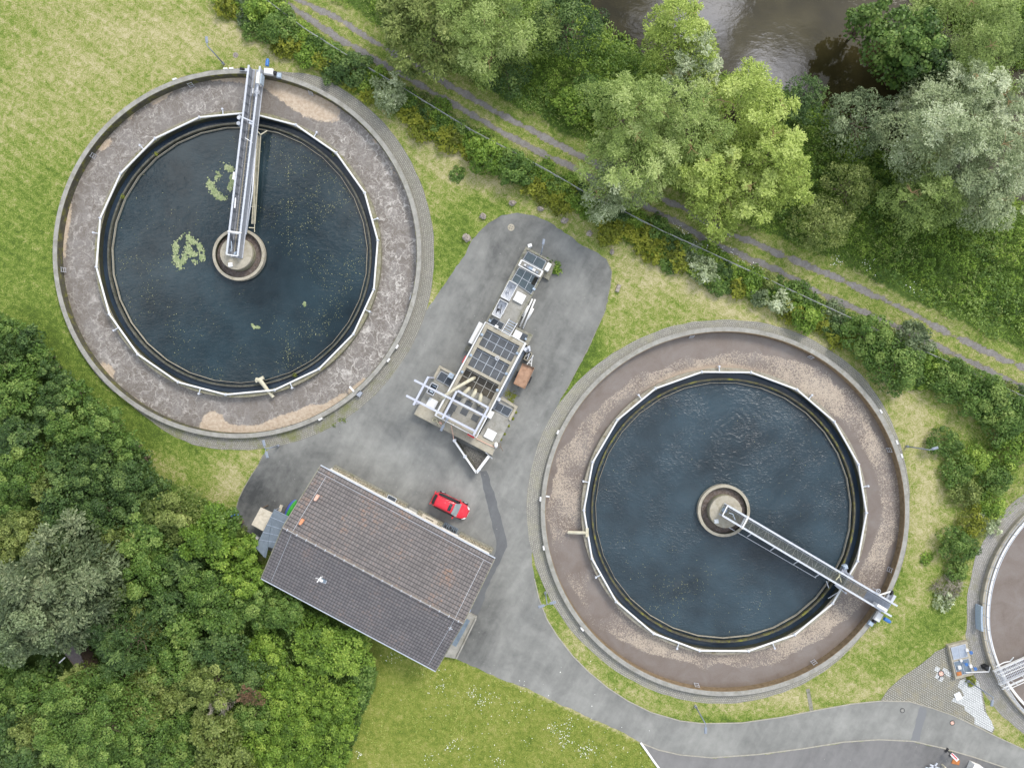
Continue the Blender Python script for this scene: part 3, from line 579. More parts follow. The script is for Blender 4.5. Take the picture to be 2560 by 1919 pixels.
# ------------------------------------------------------------------ rotating bridges
def mixv(a,b,t): return a+(b-a)*t
def bridge(lab,l0,l1,r0,r1,variant):
    """l0/r0 hub ends, l1/r1 outer ends of the two girders (measured on the top flange)"""
    zt=1.95; a0,a1,b0,b1=[P(*q,zt) for q in (l0,l1,r0,r1)]
    mid=(a0+b0)/2; d=((a1+b1)/2-mid).normalized(); L=((a1+b1)/2-mid).length; n=Vector((-d.y,d.x,0)); 
    t=thing('scraper_bridge',lab,'bridge',(mid.x,mid.y,.72)); ang=math.atan2(d.y,d.x); hb=.80
    for p,q,s in ((a0,a1,0),(b0,b1,1)):
        mb=MB(); up=Vector((0,0,1)); dd=(q-p).normalized(); nn_=Vector((-dd.y,dd.x,0)); side=1 if ((b0 if s==0 else a0)-p).dot(nn_)>0 else -1
        mb.beam(p,q,.19,.05); mb.m=1; mb.beam(p-up*.57,q-up*.57,.02,1.08); mb.m=0; mb.beam(p-up*1.14,q-up*1.14,.16,.04)
        k=int((q-p).length/.88)
        mb.m=1
        for i in range(1,k):
            c=mixv(p,q,i/k); mb.beam(c+nn_*side*.075-up*.06,c+nn_*side*.02-up*1.1,.10 if variant==1 else .05,.03)
        mb.build('girder',[M['galv'],M['steel']],t)
    # deck: cross beams, diagonals, open grating
    zz=hb+.06; mb=MB(); N=int(L/.85)
    for i in range(N+1):
        u=i/N; p=mixv(a0,a1,u); q=mixv(b0,b1,u); p=Vector((p.x,p.y,zz)); q=Vector((q.x,q.y,zz)); mb.beam(p,q,.07,.07)
        if i<N and i%2==0:
            q2=mixv(b0,b1,(i+1)/N); mb.beam(p,Vector((q2.x,q2.y,zz-.05)),.05,.05)
            if i+2<=N: p2=mixv(a0,a1,(i+2)/N); mb.beam(Vector((q2.x,q2.y,zz-.05)),Vector((p2.x,p2.y,zz-.05)),.05,.05)
    mb.build('cross_bracing',M['galv'] if variant==1 else M['hoodp'],t)
    mb=MB(); s0=.0; w=(b0-a0).length
    e0=mixv(a0,b0,.10);e1=mixv(a1,b1,.10);f0=mixv(a0,b0,.9);f1=mixv(a1,b1,.9)
    for i in range(15):
        u=i/14; p=mixv(e0,f0,u); q=mixv(e1,f1,u); mb.beam(Vector((p.x,p.y,zz+.07)),Vector((q.x,q.y,zz+.07)),.018,.03)
    for i in range(int(L/.11)):
        u=i*.11/L; 
        if variant==1 and u>.93: continue
        p=mixv(e0,e1,u); q=mixv(f0,f1,u); mb.beam(Vector((p.x,p.y,zz+.075)),Vector((q.x,q.y,zz+.075)),.022,.02)
    mb.build('deck_grating',M['steel'] if variant==1 else M['hoodp'],t)
    # solid chequer plate at the outer end and a cable duct on one side
    p=mixv(e0,e1,.86);q=mixv(f0,f1,.86)
    mb=MB(); mb.prism([p[:2],q[:2],f1[:2],e1[:2]],zz+.09,zz+.11); mb.build('deck_plate',M['steel'],t)
    mb=MB(); k0=mixv(a0,b0,.30 if variant==1 else .2); k1=mixv(a1,b1,.30 if variant==1 else .2); mb.beam(Vector((k0.x,k0.y,zz+.10)),Vector((k1.x,k1.y,zz+.10)),.10 if variant==1 else .05,.05)
    mb.build('cable_duct',M['concrete_pale'] if variant==1 else M['galv'],t)
    # hub end: bearing, slip-ring housing and end rail
    mb=MB(); mb.beam(a0,b0,.10,.08); mb.build('end_rail',M['white'],t)
    c=mid+d*.32; mb=MB(); mb.disc(c.x,c.y,.30,.72,1.02,20,.26); mb.disc(c.x,c.y,.16,1.02,1.35,16,.12); br=mb.build('centre_bearing',M['paleblue'],t)
    mb=MB(); mb.tube([c+Vector((0,0,.4)),c+d*.5+n*.1+Vector((0,0,.1)),c+d*1.1+n*(.3 if variant==1 else -.3)+Vector((0,0,-.1))],.035,6); mb.build('cable',M['paleblue'],t)
    # cross frame over the hub wall
    mb=MB(); u=2.35/L; p=mixv(a0,a1,u); q=mixv(b0,b1,u); mb.beam(p-(q-p)*.12+Vector((0,0,.06)),q+(q-p)*.12+Vector((0,0,.06)),.14,.07); mb.beam(p-d*.1+Vector((0,0,-.3)),q-d*.1+Vector((0,0,-.3)),.08,.3); mb.build('hanger_frame',M['white'],t)
    # outer carriage
    sgn=1 if variant==1 else -1
    o=mixv((a1+b1)/2,mid,.035); side=n*(-1 if variant==1 else -1)
    wheelline=18.86
    T=T1 if variant==1 else T2
    mb=MB(); c=Vector((T[0],T[1],0))+d*wheelline; mb.box(c,.30,3.6,.62,.80,ang,.03); mb.build('carriage_beam',M['galv'],t)
    for s in (-1,1):
        w=c+n*1.55*s; mb=MB(); mb.tube([Vector((w.x,w.y,.78))-d*.09,Vector((w.x,w.y,.78))+d*.09],.27,18); mb.build('wheel',M['rubber'],t)
    w=c+side*1.25
    mb=MB(); mb.box(w,.62,.95,.78,1.15,ang,.06); mb.build('motor_housing',M['white'],t)
    w2=w+d*.52-side*.15; mb=MB(); mb.tube([Vector((w2.x,w2.y,1.2))-d*.05,Vector((w2.x,w2.y,1.2))+d*.5],.19,14); mb.tube([Vector((w2.x,w2.y,1.2))+d*.5,Vector((w2.x,w2.y,1.2))+d*.66],.15,14); mb.build('drive_motor',M['blue'],t,smooth=False)
    w3=w+side*.62; mb=MB(); mb.box(w3,.34,.30,.7,1.0,ang,.05); mb.build('gearbox',M['black'],t)
    w4=w+side*1.0-d*.15; mb=MB(); mb.box(w4,.5,.45,.55,.85,ang,.05); mb.build('rail_brush',M['paleblue'],t)
    # control cabinet on the inner side of one girder, handwheel and small fittings
    q0=mixv(b1,b0,.085 if variant==1 else .0); 
    if variant==1: q=P(644,194,2.3); mb=MB(); mb.box(q,1.12,.30,1.45,2.3,ang,.02); mb.build('control_cabinet',M['white'],t); mb=MB(); mb.box(P(652,196,2.0),1.0,.10,1.2,1.95,ang); mb.build('cabinet_back',M['paleblue'],t)
    else:
        q=P(2206,1519,2.3); mb=MB(); mb.box(q,1.15,.30,1.45,2.3,ang,.02); mb.build('control_cabinet',M['white'],t)
        q=P(2233,1497,1.3); mb=MB(); mb.box(q,.32,.85,.75,1.3,ang,.03); mb.build('wheel_cover',M['galv'],t)
        mb=MB(); mb.tube([P(2196,1487,2.0),P(2210,1483,2.02),P(2225,1478,1.9)],.08,8); mb.build('floodlight_arm',M['white'],t)
    hw=P(642.5,230,2.15) if variant==1 else P(2196,1477,2.1)
    mb=MB(); mb.tube([hw+Vector((.22*math.cos(i*math.pi/8),.22*math.sin(i*math.pi/8),0)) for i in range(16)],.03,6,True); mb.beam(hw-n*.2,hw+n*.2,.03,.03); mb.beam(hw-d*.2,hw+d*.2,.03,.03); mb.beam(hw,hw-Vector((0,0,1.1)),.06,.06); mb.build('handwheel',M['galv'],t)
    return t,a0,a1,b0,b1,d,n,mid,L,zz
t,a0,a1,b0,b1,d,n,mid,L,zz=bridge('grey steel walkway bridge pointing straight up from its hub to the lawn side rim',(566.5,636),(622,163),(594,640),(650,166),1)
# skimmer trough and hanging pipework beside the bridge
mb=MB(); p=P(648.5,338,.1); q=P(634,560,.1); mb.beam(p,q,.34,.04); e=(q-p).normalized(); nn_=Vector((-e.y,e.x,0))
for s in (-1,1): mb.m=1; mb.beam(p+nn_*s*.17+Vector((0,0,.06)),q+nn_*s*.17+Vector((0,0,.06)),.05,.12)
mb.m=0; mb.build('skimmer_trough',[M['algae'] if 'algae' in M else M['concrete_mossy'],M['cream']],t)
mb=MB(); mb.tube([P(638.6,372,.75),P(631,480,.75),P(615,586,.75)],.085,8); mb.build('scum_pipe',M['galv'],t,smooth=True)
mb=MB(); v0=P(652,337,.25); mb.beam(v0,P(638,322,.5),.09,.09); mb.beam(v0,P(668,327,.1),.09,.09); mb.beam(P(637.5,447,.1),P(636.3,580,.1),.06,.06); mb.beam(P(622,569,.3),P(636.6,570,.1),.08,.06); mb.beam(P(625,516,.3),P(637,517,.1),.05,.05); mb.build('trough_bracket',M['cream'],t)
mb=MB(); mb.beam(P(607,294,1.98),P(633,305,1.98),.12,.07); mb.beam(P(598,287,1.6),P(607,296,1.9),.06,.06); mb.disc(*P(597,294,1.2)[:2],.2,.5,1.2,14); mb.disc(*P(596,308,1.0)[:2],.2,.2,1.0,14); mb.box(P(627,307,1.9),.35,.3,1.4,1.9); mb.beam(P(632,306,1.9),P(641,315,1.2),.12,.1); mb.build('brush_arm',M['galv'],t)
mb=MB(); mb.beam(P(634,223,1.5),P(633,235,1.5),.10,.3); mb.beam(P(583.5,449,2.0),P(586,430,2.1),.2,.1); mb.beam(P(587,520,2.0),P(589,495,1.9),.12,.08); mb.beam(P(613,310+35,2.0),P(632,357,1.8),.07,.07); mb.build('light_fitting',M['white'],t)
t,a0,a1,b0,b1,d,n,mid,L,zz=bridge('white edged steel walkway bridge slanting down from its hub to the rim below the lawn',(1819,1263),(2243.4,1514),(1806,1288),(2229,1540),2)
mb=MB(); 
for i,(u) in enumerate((.0,.14,.28,.42,.55)):
    p=mixv(b0,b1,u+.06); q=p+Vector((0,0,-1.2)); w=q-n*0-Vector((0,0,.55)); mb.beam(q,w-n*(.55)*1,.07,.07)
p=mixv(b0,b1,.02)-n*.75; q=mixv(b0,b1,.62)-n*.6; mb.beam(Vector((p.x,p.y,.02)),Vector((q.x,q.y,.02)),.06,.10); mb.build('scraper_blade',M['galv'],t)
mb=MB(); mb.tube([P(2090,1449,1.6),P(2100,1437,1.7),P(2097,1428,1.7),P(2088,1427,1.7)],.05,6); mb.tube([P(2097,1434,1.6),P(2103,1454,1.5)],.04,6); mb.build('hose',M['hose'],t)
mb=MB(); mb.pbox(2115.5,1418,.45,.45,.3,.8,.3,.1); mb.build('brush_motor',M['paleblue'],t)
mb=MB(); mb.pbox(2110,1427,.5,.5,.1,.6,-.55); mb.beam(P(2112,1428,.6),P(2132,1443,.5),.2,.15); mb.build('rim_brush',M['steel'],t)
mb=MB(); mb.beam(P(2088,1460,.4),P(2100,1470,.5),.25,.2); mb.beam(P(2106,1473,.6),P(2070,1495,.0),.06,.06); mb.beam(P(2066,1452,.4),P(2072,1469,.0),.08,.06); mb.build('weir_brush',M['galv'],t)
# ------------------------------------------------------------------ third tank (lower right)
def foam3(px,py,A,R,X,Y): return dict(foam=.25*fbm(X,Y,.3,3,2)+0*px,solid=0*px)
t3=thing('clarifier_tank','railed round tank partly in frame at the bottom right corner of the site','tank',(T3[0],T3[1],0))
cx,cy=T3; rw=14.35
mb=MB(); mb.ring(cx,cy,rw-.35,rw+.02,-1.6,.45,140); mb.build('outer_wall',M['concrete_pale'],t3)
for k,(z,r) in enumerate(((.72,.03),(1.05,.03),(1.45,.045))):
    mb=MB(); mb.tube([(cx+(rw-.05)*math.cos(a),cy+(rw-.05)*math.sin(a),z) for a in [2*math.pi*i/140 for i in range(140)]],r,6,True); mb.build('hand_rail',M['galv'],t3,smooth=True)
for i in range(18,53):
    mb=MB(); a=2*math.pi*i/70; mb.beam((cx+(rw-.05)*math.cos(a),cy+(rw-.05)*math.sin(a),.4),(cx+(rw-.05)*math.cos(a),cy+(rw-.05)*math.sin(a),1.45),.05,.05); mb.build('rail_post',M['galv'],t3)
mb=MB(); mb.ring(cx,cy,rw-.95,rw-.7,-.4,.15,140); mb.build('launder_edge',M['white'],t3)
annulus('sludge_water',cx,cy,1.0,rw-.3,-.3,mk_sludge('dark',cx,cy),foam3,40,420)
ringsheet('tank_side_path',T3,90,270,rw-.1,lambda a:np.interp(a,[90,150,180,200,225,270],[15.8,15.9,15.6,16.3,15.9,15.7])+wob(a)*2,.02,mk_ringpave('ring_paving_grey',cx,cy,(.34,.325,.30),(.2,.19,.12)),lambda a:.8+0*a)
mb=MB(); mb.ring(cx,cy,rw+.25,rw+.45,-.1,.9,20,math.radians(176),math.radians(186)); mb.build('wind_screen',M['paleblue'],t3)
t=thing('access_bridge','railed white grating bridge entering the tank in the bottom right corner','bridge',P(2490,1680,.6))
e0=P(2486,1679,1.0); e1=P(2640,1612,1.0); g0=P(2500,1712,1.0); g1=P(2660,1640,1.0); d3=(e1-e0).normalized(); n3=Vector((-d3.y,d3.x,0))
mb=MB(); 
for i in range(7): u=i/6; mb.beam(mixv(e0,g0,u),mixv(e1,g1,u),.03,.04)
for i in range(40): u=i/40; mb.beam(mixv(e0,e1,u),mixv(g0,g1,u),.04,.03)
mb.build('deck_grating',M['galv'],t)
for s,(p,q) in enumerate(((e0,e1),(g0,g1))):
    mb=MB()
    for h in (.55,1.05): mb.tube([p+Vector((0,0,h)),q+Vector((0,0,h))],.035,6)
    for i in range(7): c=mixv(p,q,i/6); mb.beam(c,c+Vector((0,0,1.05)),.05,.05)
    mb.build('hand_rail',M['white'],t)
mb=MB(); mb.beam(e0-Vector((0,0,.15)),e1-Vector((0,0,.15)),.12,.28); mb.beam(g0-Vector((0,0,.15)),g1-Vector((0,0,.15)),.12,.28); p=P(2505,1722,1.); mb.beam(p,p+d3*7,.07,.1); mb.build('girder',M['white'],t)
mb=MB(); mb.tube([P(2490,1665,1.9),P(2510,1655,1.9),P(2525,1652,1.9),P(2534,1642,2.2)],.05,6); mb.build('cable',M['white'],t)
# ------------------------------------------------------------------ inlet works in the middle of the yard
inl=thing('inlet_channel','narrow raised concrete channel with grated pits above the main settling chamber','channel',P(1295,710,0))
mb=MB(); mb.pprism([(1315,616),(1377,651),(1292,812),(1262,870),(1200,840),(1213,806)],0,.90); mb.build('wall',M['concrete'],inl)
mb=MB(); mb.pprism([(1315,616),(1377,651),(1375,655),(1317,624),(1219,807),(1213,806)],.90,1.02); mb.pprism([(1377,651),(1372,652),(1287,809),(1292,812)],.90,1.02); mb.build('kerb',M['concrete_mossy'],inl)
M['grate']=None
def mk_panel(name,col,ang,k,line=(.5,.55,.6),glass=False):
    m,nt,b=newmat(name); p=mapping(nt,pos(nt),-ang); f=noise(nt,pos(nt),1.6,5,.7); s=noise(nt,pos(nt),30,2)
    c=ramp(nt,mth(nt,'ADD',mth(nt,'MULTIPLY',f,.8),mth(nt,'MULTIPLY',s,.2)),[(.3,tuple(x*.7 for x in col)),(.7,tuple(x*1.35 for x in col))])
    nt.links.new(c,b.inputs['Base Color']); b.inputs['Roughness'].default_value=.15 if glass else .55; return m
M['panel']=mk_panel('dark_mesh_panel',(.045,.055,.068),UA,10)
M['panel_blue']=mk_panel('blue_grey_panel',(.13,.17,.21),UA,10)
M['glassy']=mk_panel('glassy_cover',(.055,.075,.085),UA,8,glass=True)
M['brownwater']=mk_water('grit_water',(.085,.07,.045),.2,3,.015)
M['hood']=simple('galv_sheet',(.30,.34,.40),.5,metal=.1,var=.15)
def panelset(parent,name,px,z,nu,nv,mat,line,lw=.035,frame=True):
    """px: quad corners TL,TR,BR,BL measured; grid bars in relief"""
    c=[P(x,y,z) for x,y in px]; mb=MB(); mb.prism([q[:2] for q in c],z-.04,z); o=mb.build(name,mat,parent)
    mb=MB(); up=Vector((0,0,.012))
    for i in range(0 if frame else 1,nu+1 if frame else nu): u=i/nu; mb.beam(mixv(c[0],c[1],u)+up,mixv(c[3],c[2],u)+up,lw,.03)
    for j in range(0 if frame else 1,nv+1 if frame else nv): v=j/nv; mb.beam(mixv(c[0],c[3],v)+up,mixv(c[1],c[2],v)+up,lw,.03)
    mb.build('grid_bars',line,o); return o
panelset(inl,'pit_cover',[(1320,629),(1365,653),(1355,674),(1308,648)],1.0,2,1,M['glassy'],M['galv'],.03)
panelset(inl,'pit_cover',[(1298,669),(1347,694),(1328,735),(1279,701)],1.0,3,2,M['glassy'],M['galv'],.03)
mb=MB(); mb.pbox(1337,702,.42,.9,.9,1.035); mb.build('open_pit',M['hole'],inl)
panelset(inl,'dark_grate',[(1234,795),(1261,809),(1252,826),(1223,808)],.96,2,1,M['panel'],M['galv'],.03)
mb=MB()
def w3(px,py,z): return P(px,py,z)
for (a,b) in (((1305,650),(1357,678)),((1297,663),(1349,691))): mb.beam(w3(*a,1.5),w3(*b,1.5),.085,.12)
for (a,b) in (((1304,650),(1297,664)),((1357,677),(1349,692))): mb.beam(w3(*a,1.5),w3(*b,1.5),.16,.16)
rk=thing('screening_machine','white framed screening rake lying across the glazed channel pits','machine',P(1328,671,.9))
mb.build('frame',M['white'],rk)
for q,(x,y,w,l,m) in enumerate([(1321,667,.5,.42,'steel'),(1327,670,.55,.45,'paleblue'),(1335,674,.42,.42,'white'),(1343,680,.35,.35,'steel'),(1313,662,.3,.3,'white')]):
    mb=MB(); mb.pbox(x,y,w*.8,l*.7,.95,1.35+.04*(q%3),None,.03); mb.build('motor' if q%2 else 'gearbox',M[m],rk)
def legs(mb,pts,z0,z1,w=.06):
    for x,y in pts: p=P(x,y,z1); mb.beam(Vector((p.x,p.y,z0)),Vector((p.x,p.y,z1)),w,w)
def hatch(px,py,lu,lv,z,lab,z0=None,ang=None,name='access_hatch'):
    z0=z-.12 if z0 is None else z0; c=P(px,py,z); t=thing(name,lab,'hatch',(c.x,c.y,z0))
    mb=MB(); mb.box(c,lu*.93,lv*.93,z0,z-.05,ang); mb.build('frame',M['galv'],t)
    mb=MB(); mb.box(c,lu,lv,z-.05,z,ang,.015); mb.build('lid',M['white'],t); 
    a=UA if ang is None else ang; dv=Vector((-math.sin(a),math.cos(a),0)); mb=MB(); mb.beam(c+dv*lv*.38-Vector((math.cos(a),math.sin(a),0))*.1+Vector((0,0,.02)),c+dv*lv*.38+Vector((math.cos(a),math.sin(a),0))*.1+Vector((0,0,.02)),.03,.03); mb.build('handle',M['galv'],t); return t
hatch(1299,744,1.06,1.02,1.12,'square white hatch on the narrow channel deck beside the metal trays',.9)
hatch(1080,1008,1.0,.95,1.0,'square white hatch under the gantry beam on the lower left platform',.85)
hatch(1225.5,1086,1.08,.98,1.0,'square white hatch on the lower right platform near the hose bundle',.85)
hatch(1293.5,836,.8,.75,1.3,'small square white hatch beside the top of the steel steps',.9)
hatch(2396,1740,.68,.78,.10,'small square white lid set among the new pale paving stones',.0,.45)
def tray(px,py,lu,lv,lab,gear):
    c=P(px,py,1.5); t=thing('metal_tray',lab,'tray',(c.x,c.y,.9)); 
    mb=MB(); mb.box(c,lu,lv,1.02,1.06); mb.build('floor',M['galv'],t)
    mb=MB(); u=UD; v=VD
    for s in (-1,1): mb.beam(c+u*s*lu/2-v*lv/2,c+u*s*lu/2+v*lv/2,.045,.9); mb.beam(c+v*s*lv/2-u*lu/2,c+v*s*lv/2+u*lu/2,.045,.9)
    for o in mb.v: pass
    mb.v=[(x,y,z-.2) for x,y,z in mb.v]; mb.build('side_panel',M['white'],t)
    for i in range(4): 
        k=Vector((c.x,c.y,1.1))+u*(random.uniform(-.25,.25))+v*(random.uniform(-.4,.4)); mb=MB(); mb.beam(k-v*random.uniform(.2,.5)-u*.15,k+v*.4+u*random.uniform(-.1,.2)+Vector((0,0,.15)),.05,.05); mb.build('rod',M[gear if i%2 else 'galv'],t)
    mb=MB(); k=Vector((c.x,c.y,1.12))-u*.12+v*.1; mb.box(k,.26,.22,1.06,1.3,.3); mb.build('bracket',M[gear],t)
    mb=MB(); mb.pbox(px+9,py-12,.12,.3,.9,1.3); mb.pbox(px+8,py+10,.12,.3,.9,1.3); mb.build('lug',M['galv'],t)
tray(1273,727,.95,1.85,'white metal tray of rods, upper of the two on the channel edge','steel')
tray(1250,772,.92,1.75,'white metal tray with black fittings inside, lower of the two on the channel edge','black')
mb=MB(); mb.pbox(1225,801,.28,.28,.9,1.15); tag(mb.build('valve_key_box',M['paleblue']),'small pale blue box beside the dark grate at the top of the main chamber','box')
mb=MB(); mb.pbox(1335,722,.3,.22,.95,1.25,None,.03); tag(mb.build('actuator_box',M['paleblue']),'small blue and white actuator beside the glazed pit near the tall pole bundle','box')
# steps
st=thing('steel_steps','blue-grey open steel steps climbing from the channel deck to the main chamber','steps',P(1272,819,.9))
p0=P(1283,803,1.05); p1=P(1262,838,2.1)
for s in (-1,1):
    mb=MB(); mb.beam(p0+UD*.46*s,p1+UD*.46*s,.05,.18); mb.build('stringer',M['galv'],st)
for i in range(6):
    c=mixv(p0,p1,(i+.4)/6); mb=MB(); mb.beam(c-UD*.44,c+UD*.44,.10,.035); mb.build('tread',M['hood'],st)
# main chamber
Qz=3.05; QA,QB,QC,QD=[P(x,y,Qz) for x,y in ((1213.8,804.6),(1313.7,857.7),(1190.7,1093),(1088.4,1038.4))]
def W(s,t_,z=0): 
    a=mixv(QA,QB,s); b=mixv(QD,QC,s); r=mixv(a,b,t_); return Vector((r.x,r.y,z))
mc=thing('grit_chamber','long open concrete settling chamber with white top rails and grated bays in the yard','chamber',W(.5,.5))
def wq(mb,s0,t0,s1,t1,z0,z1): mb.prism([W(s0,t0)[:2],W(s1,t0)[:2],W(s1,t1)[:2],W(s0,t1)[:2]],z0,z1); return mb
mb=MB(); wq(mb,.015,.005,.09,.995,0,2.2); wq(mb,.91,.005,.985,.995,0,2.2); wq(mb,.09,.005,.91,.045,0,2.2); wq(mb,.09,.965,.91,.995,0,2.2); mb.build('wall',M['concrete_pale'],mc)
for t_ in (.232,.451): mb=MB(); wq(mb,.09,t_-.014,.91,t_+.014,0,2.25); mb.build('cross_beam',M['concrete_pale'],mc)
mb=MB(); wq(mb,.09,.625,.91,.965,0,1.3); mb.build('platform',M['concrete'],mc)
mb=MB(); mb.m=0
mb.tube([W(.0,0,Qz),W(1,0,Qz),W(1,1,Qz),W(0,1,Qz)],.055,6,True); mb.tube([W(.0,0,2.65),W(1,0,2.65),W(1,1,2.65),W(0,1,2.65)],.035,6,True)
for k in range(9):
    for s in (0,1): p=W(s,k/8,2.1); mb.beam(p,p+Vector((0,0,.95)),.05,.05)
mb.build('hand_rail',M['white'],mc)
def bay(t0,t1,z,mat,line,lw,solid=True):
    cs=[W(.09,t0,z),W(.91,t0,z),W(.91,t1,z),W(.09,t1,z)]
    mb=MB(); mb.prism([c[:2] for c in cs],z-.05,z); o=mb.build('bay_grating',mat,mc)
    mb=MB(); zz_=2.02 if not solid else z
    us=[0.0,.18,.42,.66,.86]
    for u in us[1:]: mb.beam(W(.09+.82*u,t0,zz_+.02),W(.09+.82*u,t1,zz_+.02),lw,.04)
    for v in (.08,.52): mb.beam(W(.09,t0+(t1-t0)*v,zz_+.02),W(.91,t0+(t1-t0)*v,zz_+.02),lw,.04)
    mb.build('grid_bars',line,o); return o
M['bay1']=mk_panel('bay_mesh',(.072,.078,.085),UA,10); M['gridline']=simple('pale_grid_bar',(.40,.43,.47),.5); M['gridbrown']=simple('dull_grid_bar',(.30,.29,.26),.6)
bay(.045,.218,1.98,M['bay1'],M['gridline'],.05); bay(.246,.437,1.98,M['bay1'],M['gridline'],.05)
o=bay(.465,.625,1.35,M['brownwater'],M['gridbrown'],.05,False)
for i,(x,y) in enumerate([(1204.6,836),(1293,883),(1176.5,887.5),(1266,934),(1155,929.5),(1243.5,975)]):
    c=P(x,y,2.4); mb=MB(); mb.disc(c.x,c.y,.17,2.15,2.4,14,.14); mb.disc(c.x,c.y,.07,2.4,2.5,10); mb.build('lifting_eye',M['paleblue'],mc)
c=P(1243,895,2.6); mb=MB(); mb.tube([c+Vector((.2*math.cos(i*math.pi/8),.2*math.sin(i*math.pi/8),0)) for i in range(16)],.035,6,True); mb.beam(c-UD*.2,c+UD*.2,.04,.04); mb.beam(c-VD*.2,c+VD*.2,.04,.04); mb.beam(c,c-Vector((0,0,.4)),.06,.06); mb.build('handwheel',M['galv'],mc)
for i,(x,y) in enumerate([(1143,997),(1132,1018),(1122,1032),(1171,1010.5),(1161,1029),(1199,1025),(1188,1044.5)]):
    mb=MB(); mb.pbox(x,y,.74,.68 if i!=0 else .5,1.3,1.33); mb.build('dark_hatch',M['bay1'],mc)
pz=2.35
def bend(pts,r): 
    mb=MB(); mb.tube([P(*q) for q in pts],r,12); return mb
bend([(1187,944,1.9),(1180,947,2.5),(1145,967,3.1),(1113,988,3.35),(1108,992,3.2),(1105,995,1.4)],.155).build('overflow_pipe',M['cream'],mc,smooth=True)
bend([(1174,969,1.8),(1170,973,2.05),(1158,985,2.05),(1155,990,1.35)],.16).build('inflow_pipe',M['cream'],mc,smooth=True)
bend([(1189.5,974,1.8),(1188,979,2.05),(1180,992,2.05),(1177,999,1.35)],.16).build('inflow_pipe',M['cream'],mc,smooth=True)
bend([(1202,984.5,1.8),(1202,990,2.05),(1198.5,1006,2.05),(1198,1012,1.35)],.16).build('inflow_pipe',M['cream'],mc,smooth=True)
mb=MB()
for k in range(4): a=W(1.025+.014*k,.07,1.7-.35*k); b=W(1.025+.014*k,.70,1.7-.35*k); mb.tube([a,b],.075,8)
mb.build('side_pipes',simple('navy_pipe',(.13,.15,.18),.4,var=.3),mc)
mb=MB(); mb.pbox(1247.5,998,.3,.35,.5,2.0); mb.pbox(1313,873,.3,.3,.5,2.2); mb.build('pipe_valve',M['galv'],mc)
ov=thing('sludge_duct','long white round-topped duct on the left side of the main chamber','duct',P(1188,835,0))
p=P(1203,807,1.6);q=P(1176,858,1.6); mb=MB(); mb.tube([p,q],.26,14); mb.beam(p-Vector((0,0,.4)),q-Vector((0,0,.4)),.5,.7); mb.build('casing',M['white'],ov,smooth=False)
mb=MB(); mb.pbox(1169,871,.45,.55,0,.55); mb.build('plinth',M['concrete_mossy'],ov)
# platforms round the foot of the chamber
pl=thing('lower_platform','low beige concrete apron wrapped round the lower end of the main chamber','platform',P(1170,1030,0))
mb=MB(); mb.pprism([(1098.5,913),(1150,941),(1143,953),(1138,1062),(1196,1092),(1244,1000),(1252,989),(1295,1016),(1231,1137),(1222,1132),(1050,1042),(1035,1034)],0,.82); mb.build('wall',M['concrete'],pl)
mb=MB(); mb.pprism([(1044,1018),(1050,1008),(1240,1108),(1231,1138),(1035,1035)],.0,.84); mb.build('apron_slab',M['concrete_pale'],pl)
mb=MB(); mb.pprism([(1098.5,913),(1140,935),(1137,940),(1101,921),(1086,949),(1081,946)],.82,.95); mb.pprism([(1250,991),(1295,1016),(1276,1052),(1271,1048),(1286,1018),(1249,997)],.82,.95); mb.build('kerb',M['concrete_pale'],pl)
panelset(pl,'basin_cover',[(1103,928),(1139,947),(1127,968),(1091,947)],.9,2,1,M['panel'],M['gridline'],.04)
panelset(pl,'basin_cover',[(1240,1003),(1281,1023),(1270,1041),(1232,1021)],.9,2,1,M['panel'],M['gridline'],.04)
ub=thing('side_basin','small concrete basin with a dark cover below the steel steps','basin',P(1315,845,0))
mb=MB(); mb.pprism([(1292,818),(1333,837),(1319,864),(1308,858),(1276,842)],0,.95); mb.build('wall',M['concrete_mossy'],ub)
mb=MB(); mb.pprism([(1300,828),(1320,838),(1313,853),(1297,845)],.95,.98); mb.build('cover',M['panel'],ub)
mb=MB(); mb.pbox(1314.5,847,.2,.2,.95,1.2); mb.build('valve',M['paleblue'],ub)
def boxthing(name,lab,cat,px,py,lu,lv,z0,z1,mat,ang=None,bev=.02,extra=None):
    c=P(px,py,z1); t=thing(name,lab,cat,(c.x,c.y,z0)); mb=MB(); mb.box(c,lu,lv,z0,z1-.05,ang,bev); mb.build('casing',M[mat],t)
    mb=MB(); mb.box(c,lu*1.05,lv*1.05,z1-.05,z1,ang,.015); mb.build('lid',M[mat],t)
    if extra: 
        mb=MB(); mb.box(c,lu*.3,lv*.3,z1,z1+.03,ang); mb.build('handle',M[extra],t)
    return t
boxthing('pump_cabinet','pale blue cabinet on the dark basin cover at the upper left of the apron','cabinet',1127.5,939,.5,.5,.9,1.5,'paleblue',extra='steel')
boxthing('control_box','narrow white box on the right edge of the main chamber','cabinet',1226,1036,.5,.72,.85,2.0,'white')
boxthing('control_box','narrow white box beside the small plant on the channel landing','cabinet',1370,667,.42,.8,.6,1.3,'white')
boxthing('control_box','small white box on the dark grate above the main chamber','cabinet',1241,816,.34,.26,.9,2.4,'white',extra='galv')
sk=thing('parts_skip','open white-rimmed skip holding blue pump parts under the gantry','skip',P(1081.5,972,.82))
mb=MB(); c=P(1081.5,972,1.4)
for s in (-1,1): mb.beam(c+UD*s*.36-VD*.56,c+UD*s*.36+VD*.56,.06,.5); mb.beam(c+VD*s*.56-UD*.36,c+VD*s*.56+UD*.36,.06,.5)
mb.build('rim',M['galv'],sk); mb=MB(); mb.box(c,.66,1.06,.83,.9); mb.build('floor',M['hole'],sk)
